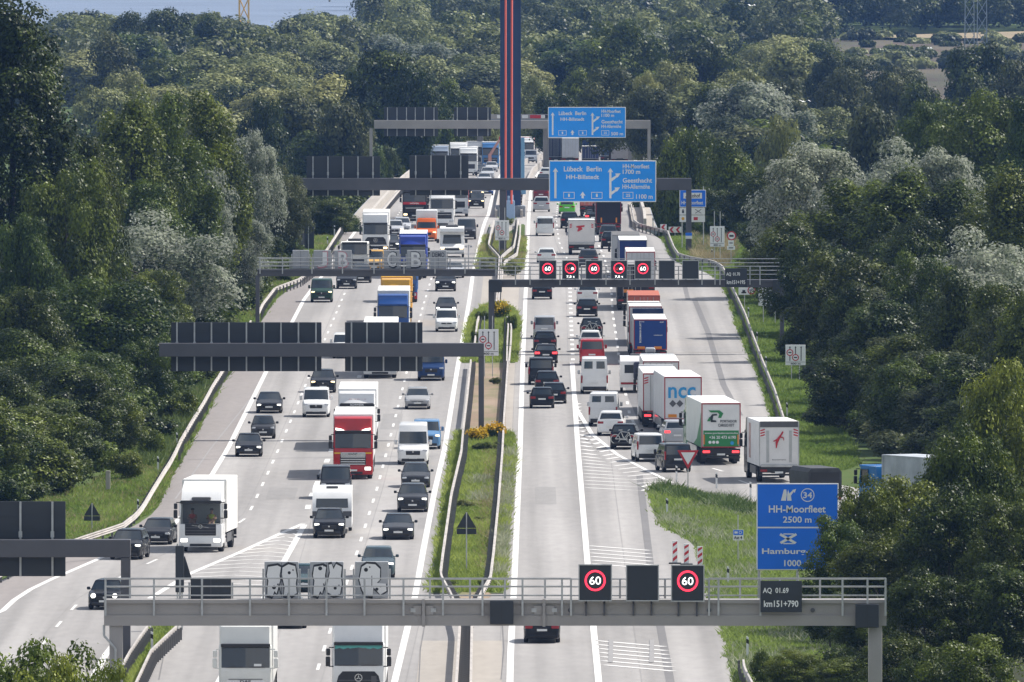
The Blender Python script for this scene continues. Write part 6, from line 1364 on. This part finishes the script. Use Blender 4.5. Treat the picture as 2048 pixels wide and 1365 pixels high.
def dv(r, y1):
    MB().prismx([(-.5,2.9),(-1.0,3.55),(-2.3,3.98),(-2.3,2.9)],-1.15,1.15).build("wind_deflector",paint(WHT,.4),r,40); MB().rbox(-.55,.55,-.8,-.4,2.96,3.14,.06).build("roof_hatch",M["grey"],r)
    MB().rbox(-1.16,1.16,-.24,-.02,2.78,2.96,.03).build("sun_visor",M["black"],r); MB().prism([(-.9,1.62),(.9,1.62),(.75,1.3),(-.75,1.3)],-.01,.025).build("badge_panel",M["black"],r)
    mb = MB(); mb.ring(0,1.48,.03,.085,.11,.02).tube((-.5,.04,1.42),(.5,.04,1.54),.014,n=4); mb.build("emblem",M["chrome"],r)
rv = lorry(401,1106,"white box lorry with a sloping roof deflector turning onto the exit ramp",True,WHT,(.74,.73,.70),"plain",rigid=True,TL=6.6,TH=4.05,head=-4.5,high=False,H=3.5,hollow=True,deco=dv,hl="lamp_on",lower=WHT,name="box_lorry",group=GL1)
def person(loc, rz, vest, skin, name_label, arms):
    me = bpy.data.meshes.new("person"); V=[(0,0,0),(0,.02,.22),(0,.0,.44),(0,.0,.56),(0,.03,.66),(0,.03,.82)]; E=[(0,1),(1,2),(2,3),(3,4),(4,5)]; Rr=[.17,.16,.15,.06,.085,.075]
    def chain(start, pts):
        prev=start
        for p,q in pts: V.append(p); Rr.append(q); E.append((prev,len(V)-1)); prev=len(V)-1
        return prev
    for s in (-1,1):
        h = chain(2,[((s*.20,.0,.46),.065),((s*.26,.14,.26),.05),((s*.17,.40,.24+arms),.038)])
        for i in range(5): chain(h,[((s*(.17-.035*(i-2)),.47 if i else .43,.25+arms-(.0 if i else -.02)),.011),((s*(.17-.033*(i-2)),.50,.22+arms),.009)])
        chain(0,[((s*.12,.42,.02),.08),((s*.13,.48,-.38),.055),((s*.13,.62,-.42),.04)])
    me.from_pydata(V,E,[]); me.update(); o = bpy.data.objects.new("person",me); COL.objects.link(o); sk = o.modifiers.new("skin",'SKIN'); o.modifiers.new("sub",'SUBSURF').levels = 1
    for i,v in enumerate(me.skin_vertices[0].data): v.radius = (Rr[i]*1.15 if i<3 else Rr[i], Rr[i]); v.use_root = (i == 0)
    bpy.context.view_layer.update(); ev = o.evaluated_get(bpy.context.evaluated_depsgraph_get()); nm = bpy.data.meshes.new_from_object(ev); bpy.data.objects.remove(o)
    nm.polygons.foreach_set("use_smooth",[True]*len(nm.polygons)); p = link(nm,"person",skin); tag(p,name_label,"person"); p.location = loc; p.rotation_euler = (0,0,rz)
    MB().loft([[( .19*math.cos(a)*k, .15*math.sin(a)*k+.01, z) for a in [i*math.pi/6 for i in range(12)]] for z,k in ((.0,1.02),(.2,1.08),(.38,1.12),(.48,.98),(.54,.5))]).build("safety_vest",vest,p,60)
    h = MB(); bm = bmesh.new(); bmesh.ops.create_uvsphere(bm,u_segments=12,v_segments=8,radius=.105); 
    for v in bm.verts: v.co = Vector((v.co.x,v.co.y*1.05-.015,v.co.z*.75+.80))
    h.bm(bm).build("hair",mat("hair_brown",(.05,.03,.02),.8),p,60)
    f = MB(); f.box(-.045,-.02,.105,.118,.735,.75).box(.02,.045,.105,.118,.735,.75).box(-.03,.03,.10,.112,.665,.675); f.build("face_features",M["black"],p); MB().prismx([(.10,.735),(.135,.70),(.10,.695)],-.014,.014).build("nose",skin,p)
    return p
SK = mat("skin",(.50,.30,.21),.6); ca = rv.rotation_euler.z; bas = Matrix.Translation(rv.location) @ Matrix.Rotation(ca,4,'Z')
person(bas @ Vector((.55,-.95,1.62)),ca,mat("vest_orange",(.75,.10,.05),.8),SK,"person in an orange vest sitting inside the white box lorry cab",.0)
person(bas @ Vector((-.55,-.95,1.62)),ca,mat("vest_yellow",(.55,.70,.06),.8),SK,"person in a yellow safety vest driving the white box lorry",.12)
def dr(r, y1):
    ptext(r,"DAF",0,1.62,.55,.11,.055,M["black"]); mb = MB()
    for s in (-1,1): mb.prism([(s*.35,3.02),(s*1.1,3.12),(s*1.12,3.26),(s*.75,3.2)],-.5,-.2)
    mb.build("roof_lamp_panel",M["lamp_on"],r)
    mb = MB()
    for s in (-1,1): mb.box(*sorted((s*.78,s*1.18)),.0,.012,1.62,1.72)
    mb.build("gold_trim",M["yellow"],r)
lorry(706,960,"bright red articulated lorry with chrome grille bars leading the convoy",True,RED,(.70,.70,.68),"bars",H=3.95,deco=dr,hl="lamp_on",visor="black",group=GL1)
def dc(r, y1):
    ptext(r,"CEWE-TRANS",0,3.33,1.15,.2,-.48,M["signred"]); MB().rbox(-1.1,1.1,-.3,-.0,2.96,3.16,.03).build("name_board",M["black"],r); ptext(r,"SCHWEER",0,3.06,.9,.13,.01,M["signwhite"])
lorry(714,903,"white articulated lorry with red roof lettering right behind the bright red one",True,WHT,WHT,"plain",H=3.9,deco=dc,group=GL1)
lorry(760,758,"white lorry hidden behind the narrow sign back of the cantilever gantry",True,WHT,(.72,.72,.72),"band",H=3.7,TH=4.1,group=GL1)
lorry(786,686,"bright blue cab with a pale grey trailer, in front of the yellow lorry",True,BLU,(.62,.63,.62),"plain",H=3.85,TH=4.05,visor="paint",lower=BLU,group=GL1)
def dy(r, y1): ptext(r,"WINGS",0,3.4,.8,.14,-.55,M["signred"],name="lettering"); 
lorry(792,653,"yellow orange lorry directly behind the bright blue cab",True,(.62,.33,.03),(.60,.30,.04),"band",H=3.9,TH=3.95,deco=None,group=GL1,roof=(.60,.33,.05))
lorry(806,606,"blue lorry with a red nose hidden behind the yellow lorry",True,(.03,.10,.30),(.03,.10,.28),"band",H=2.6,TH=3.0,TL=5.0,rigid=True,high=True,lower=RED,name="box_lorry",group=GL1)
lorry(826,558,"deep blue lorry with a white roof edge behind the painted cabinet backs",True,(.02,.05,.33),(.03,.07,.35),"band",H=3.9,TH=4.0,lower=WHT,group=GL1)
lorry(709,553,"pale camper-like box lorry behind the J and B cabinets",True,(.70,.69,.62),(.70,.69,.62),"plain",H=2.6,TH=2.95,TL=5.0,rigid=True,name="box_lorry",group=GL1)
lorry(751,511,"white star emblem lorry beside the verge just past the bridge end",True,WHT,WHT,"star",H=3.95,lower=BLK,hl="lamp_warm",group=GL1)
def dk(r, y1): MB().rbox(-1.2,1.2,-.2,.025,1.72,1.98,.02).build("red_stripe",M["signred"],r); ptext(r,"HÖFER",0,1.85,.95,.17,.03,M["signwhite"]); mb = MB(); mb.box(-.9,.9,.03,.05,1.3,1.34); mb.build("grille_bars",M["chrome"],r)
lorry(829,443,"black cab with a red stripe across its nose on the bridge",True,BLK,(.03,.03,.035),"band",H=3.75,TH=4.0,deco=dk,hl="lamp_warm",group=GL1,roof=(.1,.1,.1))
def dm(r, y1): ptext(r,"MAN",0,1.72,.4,.12,.02,M["grey"])
lorry(884,457,"clean white lorry with a large black grille on the bridge",True,WHT,WHT,"band",H=3.85,deco=dm,visor="paint",group=GL1)
lorry(913,434,"red lorry with a white front mostly hidden by the clean white lorry",True,WHT,RED,"plain",H=2.9,TH=3.3,TL=6,rigid=True,lower=WHT,name="box_lorry",group=GL1)
for x,y,c,s,st,lab in ((879,347,(.25,.30,.38),(.35,.38,.42),"band","grey blue lorry farthest to the verge side beyond the bridge"),(917,340,WHT,WHT,"plain","tall white lorry beyond the bridge with a grey roof panel"),(950,337,WHT,WHT,"plain","white lorry beyond the bridge beside the blue tank cab"),
 (937,352,OFF,WHT,"plain","white lorry beyond the bridge in front of two taller white ones"),(981,338,(.05,.18,.42),(.55,.56,.55),"band","blue cab with a grey tank shaped load beyond the bridge"),(1053,325,WHT,(.55,.1,.08),"band","white lorry with a reddish roof right of the pylon")):
    lorry(x,y,lab,True,c,s,st,H=3.8,TH=3.9,TL=10,group="far lorries beyond the bridge",lower=c)
# small orange van with a white box
def do(r, y1): pass
r = car("lowvan",853,484,(.62,.12,.02),"orange van with a tall white box on its back near the bridge",True,0,"lamp_warm",group="vans in the oncoming lanes")
MB().rbox(-1.05,1.05,-2.72,.75,1.3,3.05,.06).build("box_body",paint(WHT,.4),r,40)
# motorhome, caravans
def camper(x, y, label, cat, toward, name, W=1.15, L=6.2, H=2.85, cabin=True, head=0, dark=False):
    r = tag(empty(name,(0,0,0)),label,cat); 
    if cabin:
        MB().prismx([(-.02,.45),(.0,.95),(-.9,1.3),(-1.35,2.15),(-1.3,2.3),(-.75,2.45),(-.85,2.75),(-1.4,H),(-L,H),(-L,.45)],-W,W).build("body",paint(WHT,.35),r,35)
        MB().add([(-.9,-.86,1.31),(.9,-.86,1.31),(.8,-1.30,2.12),(-.8,-1.30,2.12)],[(0,1,2,3)]).build("windscreen",M["glass"],r).location = (0,.02,.01)
        MB().rbox(-.6,.6,-2.6,-1.6,H,H+.22,.08).build("roof_rack",M["grey"],r); MB().rbox(-.7,.7,-.15,.03,.68,.88,.03).build("grille",M["black"],r); MB().rbox(-W,W,-.4,.02,.35,.55,.05).build("bumper",M["galv"],r)
        for s in (-1,1): MB().rbox(*sorted((s*.72,s*1.08)),-.3,.02,.78,.98,.05).build("headlight",M["lamp_warm"],r,40); MB().rbox(*sorted((s*1.22,s*1.48)),-1.0,-.85,1.35,1.75,.05).build("wing_mirror",M["black"],r)
        MB().box(-.26,.26,.02,.045,.5,.61).build("number_plate",M["plate"],r); wheels(r,(-.9,-4.6),W-.12,.34,.22); place(r,G(x,y),math.pi if toward else 0,0 if toward else -L)
    else:
        MB().prismx([(-.12,.35),(.0,1.0),(-.12,1.55),(-.55,2.35),(-1.0,2.58),(-L+.4,2.6),(-L,2.3),(-L,.4)],-W,W).build("body",paint(WHT,.35),r,35)
        MB().add([(-.95,-.11,1.50),(.95,-.11,1.50),(.92,-.40,2.03),(-.92,-.40,2.03)],[(0,1,2,3)]).build("window",M["glass"],r).location = (0,.03,.0); MB().rbox(-.35,.35,-1.7,-1.1,2.58,2.72,.05).build("roof_hatch",M["grey"],r)
        MB().box(-W-.006,W+.006,-.4,.005,.98,1.30).build("grey_stripe",M["grey"],r); text(r,"CARAVAN",0,2.2,.0,.0,.0,M["grey"]) if False else None
        mb = MB(); mb.tube((-.6,0,.42),(0,1.2,.42),.05).tube((.6,0,.42),(0,1.2,.42),.05); mb.build("drawbar",M["galv"],r); wheels(r,(-L*.55,),W-.12,.32,.2)
        MB().rbox(-W+.05,W-.05,-L-.03,-L+.02,.62,.78,.02).build("rear_lamp_bar",M["red"],r); MB().box(-.8,.8,-L-.012,-L,1.45,2.05).build("rear_window",M["glass"],r)
        if dark: MB().rbox(-.15,W-.02,-L-.45,-L-.02,.95,2.3,.2,3).build("bike_cover",mat("cover_navy",(.035,.04,.07),.8),r,60)
        place(r,G(x,y),math.pi if toward else 0,0 if toward else -L)
    return r
camper(904,516,"white motorhome with a roof rack behind the second gantry in the inner lane","motorhome",True,"motorhome")
camper(664,1068,"white caravan with a grey band towed by the black car","caravan",True,"caravan",W=1.15,L=6.6,cabin=False)
camper(1271,787,"white caravan with a dark covered load on its tail beside the lorries","caravan",False,"caravan",W=1.12,L=6.0,cabin=False,dark=True)
# lorries seen from behind
def P_(r, y1, u0, u1, v0, v1, z0=1.2, z1=3.92): # fraction of the rear face -> local
    W = 1.2; return (-W+2*W*u0, -W+2*W*u1, z0+(z1-z0)*v0, z0+(z1-z0)*v1)
def rt(r, y1, s, u0, u1, v0, v1, m, dy=.06, z0=1.2, z1=3.92):
    a,b,c,d = P_(r,y1,u0,u1,v0,v1,z0,z1); text(r,s,(a+b)/2,(c+d)/2,b-a,d-c,y1-dy,m)
def rp(r, y1, u0, u1, v0, v1, m, name, dy=.035, z0=1.2, z1=3.92):
    a,b,c,d = P_(r,y1,u0,u1,v0,v1,z0,z1); return MB().box(a,b,y1-dy,y1-.02,c,d).build(name,m,r)
CYAN = mat("print_cyan",(.03,.30,.62),.5); PGR = mat("print_green",(.02,.22,.06),.5); PBK = mat("print_black",(.02,.03,.03),.5)
def chev(r, y1, u, z, w=.16, h=.5, s=1):
    MB().box(u-w,u+w,y1-.07,y1-.05,z,z+h).build("warning_panel",M["signwhite"],r); mb = MB()
    for k in range(3): q = z+.02+k*h/3; mb.prism([(u-w+.02,q+(0 if s>0 else .08)),(u+w-.02,q+(.08 if s>0 else 0)),(u+w-.02,q+(.17 if s>0 else .09)),(u-w+.02,q+(.09 if s>0 else .17))],y1-.08,y1-.07)
    mb.build("warning_stripes",M["signred"],r)
def d_ncc(r, y1):
    rt(r,y1,"ncc",.08,.86,.50,.78,CYAN); mb = MB(); a,b,c,d = P_(r,y1,0,1,0,1)
    for u in (-.7,-.22): mb.prism([(u,1.95),(u+.24,2.2),(u,2.45),(u-.24,2.2)],y1-.06,y1-.05)
    mb.build("hazard_diamond",M["grey"],r); rp(r,y1,.08,.32,.02,.10,M["orange"],"orange_plate",.07); rp(r,y1,.60,.84,.02,.09,M["signwhite"],"small_plate",.07)
lorry(1366,873,"pale grey trailer lettered ncc in blue, between the big green one and the white lorry",False,OFF,(.62,.64,.65),rear=(.66,.67,.69),head=2.6,trim=(.35,.02,.03),deco=d_ncc,doors=False,group=GL2,skirt=(.5,.5,.5))
def d_port(r, y1):
    rp(r,y1,.02,.98,.0,.38,PGR,"green_panel",.04); rt(r,y1,"PORTADOR",.48,.93,.57,.63,PBK); rt(r,y1,"CARGO KFT",.42,.86,.47,.54,PBK); rt(r,y1,"www.portadorcargo.hu",.05,.95,.285,.34,M["signwhite"]); rt(r,y1,"+36 20 473 6190",.18,.9,.18,.255,M["signwhite"])
    W=1.2; f=lambda u,v:(-W+2*W*u, 1.2+2.72*v); mb = MB(); mb.prism([f(.16,.86),f(.46,.86),f(.56,.79),f(.50,.68),f(.42,.68),f(.45,.77),f(.40,.81),f(.22,.81)],y1-.06,y1-.045); mb.prism([f(.12,.60),f(.20,.60),f(.26,.70),f(.18,.70)],y1-.06,y1-.045); mb.build("green_emblem",PGR,r)
    mb = MB(); mb.prism([f(.22,.58),f(.38,.58),f(.36,.62),f(.27,.63),f(.29,.73),f(.40,.74),f(.38,.78),f(.26,.77),f(.20,.70)],y1-.075,y1-.06); mb.build("black_emblem",PBK,r)
    for u in (.2,.3,.4): a = f(u,.1); MB().disc(a[0],a[1],y1-.06,.1,.015).build("speed_disc",M["signwhite"],r)
    a = f(.8,.08); MB().disc(a[0],a[1],y1-.06,.12,.015).build("round_badge",CYAN,r); rp(r,y1,.02,.06,.05,.28,M["orange"],"marker_strip",.07); rp(r,y1,.94,.98,.05,.28,M["orange"],"marker_strip",.07)
    o = MB().prism([(0,1.15),(6.5,1.15),(3.5,1.6),(1.2,2.6),(0,3.4)],0,.01).build("green_swoosh",PGR,r); o.rotation_euler = (0,0,R(90)); o.location = (-1.279,y1+.3,0)
lorry(1442,931,"white and green trailer lettered PORTADOR with green lower doors",False,(.1,.25,.12),(.68,.72,.68),rear=WHT,head=3.6,trim=(.35,.02,.03),tl="red_on",deco=d_port,doors=False,group=GL2,skirt=(.5,.5,.5))
def d_roo(r, y1):
    chev(r,y1,-1.05,2.9); chev(r,y1,1.05,2.9,s=-1); mb = MB(); p=y1-.06
    mb.tube((.16,p,3.08),(.02,p,2.9),.045,.07).tube((.02,p,2.9),(-.14,p,2.62),.07,.10).tube((-.14,p,2.62),(-.18,p,2.2),.09,.03).tube((.02,p,2.9),(.26,p,2.86),.05,.03).tube((.26,p,2.86),(.3,p,2.68),.03,.02).tube((-.1,p,2.75),(-.36,p,2.62),.06,.03).tube((.16,p,3.08),(.24,p,3.24),.06,.05); mb.build("red_emblem",M["signred"],r)
    for u in (-.72,.72): MB().box(u-.09,u+.09,y1-.055,y1-.03,1.3,3.3).build("lift_rail",M["galv"],r)
    rp(r,y1,.0,1,.85,.99,M["grey"],"roller_housing",.05); MB().rbox(-1.15,1.15,y1-.12,y1-.02,1.0,1.18,.03).build("tail_lift_edge",M["galv"],r); rt(r,y1,"kaengu",.32,.68,.08,.11,M["grey"])
    MB().box(-1.29,-1.279,y1+6.2,y1+5.0,1.4,3.6).build("side_print",mat("side_picture",(.45,.30,.27),.6,noise=.5,nscale=3),r)
lorry(1558,967,"white box lorry with a red leaping emblem and tail lift, nearest on the ramp",False,BLK,WHT,rear=(.70,.69,.68),rigid=True,TL=7.3,TH=3.85,head=5.0,deco=d_roo,doors=False,name="box_lorry",group=GL2)
lorry(1323,857,"white trailer with a red and white marker, hidden behind the ncc trailer",False,OFF,WHT,head=1.0,TH=3.75,trim=(.4,.05,.05),tl="red_on",deco=lambda r,y1: chev(r,y1,-1.05,3.0),group=GL2)
lorry(1322,832,"pale trailer whose roof shows above the marked white one",False,OFF,(.66,.65,.63),head=.6,TH=3.8,trim=(.25,.04,.04),group=GL2)
def d_blue(r, y1):
    rt(r,y1,"thomas",.14,.30,.93,.97,M["signwhite"],z1=3.4); rt(r,y1,"KURT",.8,.93,.91,.95,M["signwhite"],z1=3.4); rt(r,y1,"www.kurt.com",.6,.88,.46,.5,M["signwhite"],z1=3.4)
    t = text(r,"BOSSMANN KURT",-.78,2.45,1.55,.14,y1-.06,M["signwhite"]); t.rotation_euler = (R(90),R(-90),0)
    for u in (.18,.72): rp(r,y1,u-.1,u+.14,.0,.07,M["orange"],"orange_reflector",.07)
lorry(1301,730,"deep blue trailer with white vertical lettering in the truck lane",False,NAV,(.35,.36,.38),rear=(.018,.055,.22),TH=3.45,head=.3,trim=(.30,.03,.04),deco=d_blue,doors=False,group=GL2)
def d_dra(r, y1): rt(r,y1,"drau",.28,.55,.80,.88,PGR); rp(r,y1,.15,.26,.78,.90,PGR,"green_emblem",.05)
lorry(1291,717,"white trailer with green emblem and red edge right behind the deep blue one",False,BLK,WHT,TH=4.0,head=.3,trim=(.42,.06,.06),deco=d_dra,group=GL2)
lorry(1288,693,"trailer with a brownish red roof edge ahead of the white one with green emblem",False,OFF,(.55,.5,.48),rear=(.45,.12,.09),TH=4.0,trim=(.42,.10,.08),roof=(.40,.14,.10),group=GL2)
lorry(1264,622,"black rear lorry with an orange lamp panel under the second gantry",False,BLK,(.03,.03,.035),rear=(.025,.025,.03),TH=3.9,trim=(.03,.03,.03),deco=lambda r,y1: rp(r,y1,.2,.55,.12,.22,M["orange"],"orange_lamp_panel",.06),group=GL2,roof=(.3,.3,.3))
lorry(1281,596,"white trailer with a red edge directly behind the fifth display",False,OFF,WHT,rear=(.55,.56,.57),TH=4.0,trim=(.45,.08,.08),group=GL2)
def d_bl(r, y1): rt(r,y1,"H.ESSERS",.22,.9,.55,.68,M["signwhite"]); rp(r,y1,.2,.35,.6,.8,M["signred"],"red_emblem",.05)
lorry(1266,570,"navy trailer with pale lettering behind the second gantry",False,NAV,(.03,.05,.16),rear=(.02,.04,.15),TH=4.0,deco=d_bl,doors=False,group=GL2)
lorry(1252,557,"pale open topped transporter ahead of the navy trailer",False,OFF,(.50,.51,.52),rear=(.42,.43,.44),TH=3.9,roof=(.15,.15,.15),group=GL2)
def d_box(r, y1):
    chev(r,y1,-1.03,2.55,.13,.42); chev(r,y1,1.03,2.55,.13,.42,-1); mb = MB(); f=lambda u,v:(u,2.15+v); mb.prism([f(-.5,.62),f(.3,.72),f(.28,.55),f(.0,.52),f(.1,.32),f(-.3,.1),f(-.42,.12),f(-.3,.45),f(-.5,.5)],y1-.06,y1-.045); mb.build("red_emblem",M["signred"],r); MB().rbox(-1.2,1.2,y1-.12,y1-.02,1.0,1.25,.03).build("tail_lift_edge",M["galv"],r)
lorry(1163,511,"white box lorry with a red emblem and tail lift in the middle lane",False,WHT,OFF,rear=(.66,.64,.62),rigid=True,TL=6.5,TH=3.35,high=True,H=3.0,deco=d_box,doors=False,name="box_lorry",group=GL2)
lorry(1217,471,"tall lorry with a dark open rear under the big blue arrow sign",False,RED,(.10,.03,.04),rear=(.02,.02,.028),TH=4.05,trim=(.22,.03,.04),doors=False,group=GL2,deco=lambda r,y1:(rp(r,y1,.17,.23,.02,.2,M["orange"],"marker_strip",.07),rp(r,y1,.80,.86,.02,.2,M["orange"],"marker_strip",.07)))
lorry(1184,436,"red and white lorry mostly hidden left of the dark open rear lorry",False,OFF,(.60,.55,.54),rear=(.5,.16,.13),TH=3.7,TL=9,trim=(.3,.05,.05),group=GL2)
for x,y,c,s,st,lab,TH in ((1112,332,BLK,(.05,.06,.09),"plain","dark car transporter like lorry beyond the bridge under the far blue sign",4.0),(1141,333,OFF,(.45,.48,.53),"plain","grey trailer beyond the bridge beside the dark transporter",4.0),(1181,336,NAV,(.06,.08,.2),"plain","low blue and red lorry beyond the bridge",3.0),
 (1218,330,BLU,(.05,.09,.16),"plain","dark blue lorry beyond the bridge under the far sign",4.0),(1240,335,OFF,(.45,.43,.43),"plain","grey flatbed lorry beyond the bridge",3.0),(1270,328,(.12,.25,.18),(.35,.37,.42),"plain","greenish roofed lorry beyond the bridge at the trees",4.0)):
    lorry(x,y,lab,False,c,s,st,TH=TH,TL=9.5,group="far lorries beyond the bridge")
# ramp: covered trailer and container lorry
r = tag(empty("covered_trailer",(0,0,0)),"small trailer under a dark tarpaulin on the ramp behind the blue two-panel sign","trailer")
MB().prism([(-1.05,.7),(1.05,.7),(1.05,2.2),(.85,2.45),(-.85,2.45),(-1.05,2.2)],-4.4,0).build("tarpaulin",mat("tarp_dark",(.045,.047,.05),.7,noise=.3,nscale=1.5),r); MB().box(-.9,.9,-4.43,-4.4,.9,2.2).build("rear_opening",M["black"],r); MB().rbox(-1.05,1.05,-4.4,.0,.5,.72,.03).build("chassis",M["grey"],r); wheels(r,(-2.6,-1.9),.95,.33,.2); MB().tube((0,0,.55),(0,1.2,.55),.05).build("drawbar",M["galv"],r)
for s in (-1,1): MB().rbox(*sorted((s*.7,s*1.0)),-4.45,-4.39,.55,.7,.02).build("taillight",M["red"],r)
place(r,G(1650,1018),R(14),-4.4)
r = tag(empty("container_lorry",(0,0,0)),"blue cab lorry with a grey corrugated container half hidden by the leafy tree","lorry"); cab(r,(.02,.16,.42),"plain",False,3.6,visor="paint"); wheels(r,(-1.4,-5.0,-9.5,-10.8)); MB().box(-.45,.45,-12.4,-.6,.7,1.15).build("chassis",M["black"],r)
mb = MB(); n = 60; prof = []
for i in range(n+1): yy_ = -2.9-9.2*i/n; prof.append((yy_, 1.2-(.05 if i%4 in (1,2) else 0)))
rows = [[(s*q, yy_, z) for yy_, q in prof] for s in (1,) for z in (1.2, 3.75)]; mb.loft(rows, closed=False, caps=False)
rows = [[(-q, yy_, z) for yy_, q in prof] for z in (1.2, 3.75)]; mb.loft(rows, closed=False, caps=False); mb.box(-1.16,1.16,-12.1,-2.9,1.18,3.72).box(-1.22,1.22,-12.12,-2.88,3.72,3.8).box(-1.22,1.22,-12.12,-12.0,1.15,3.72).box(-1.22,1.22,-3.0,-2.88,1.15,3.72)
mb.build("container",mat("container_grey",(.40,.43,.46),.6,noise=.2,nscale=.8),r)
place(r,G(1850,1040),R(28),-6.0)
print("VEHICLES", NVEH[0], "OBJECTS", len(bpy.data.objects))
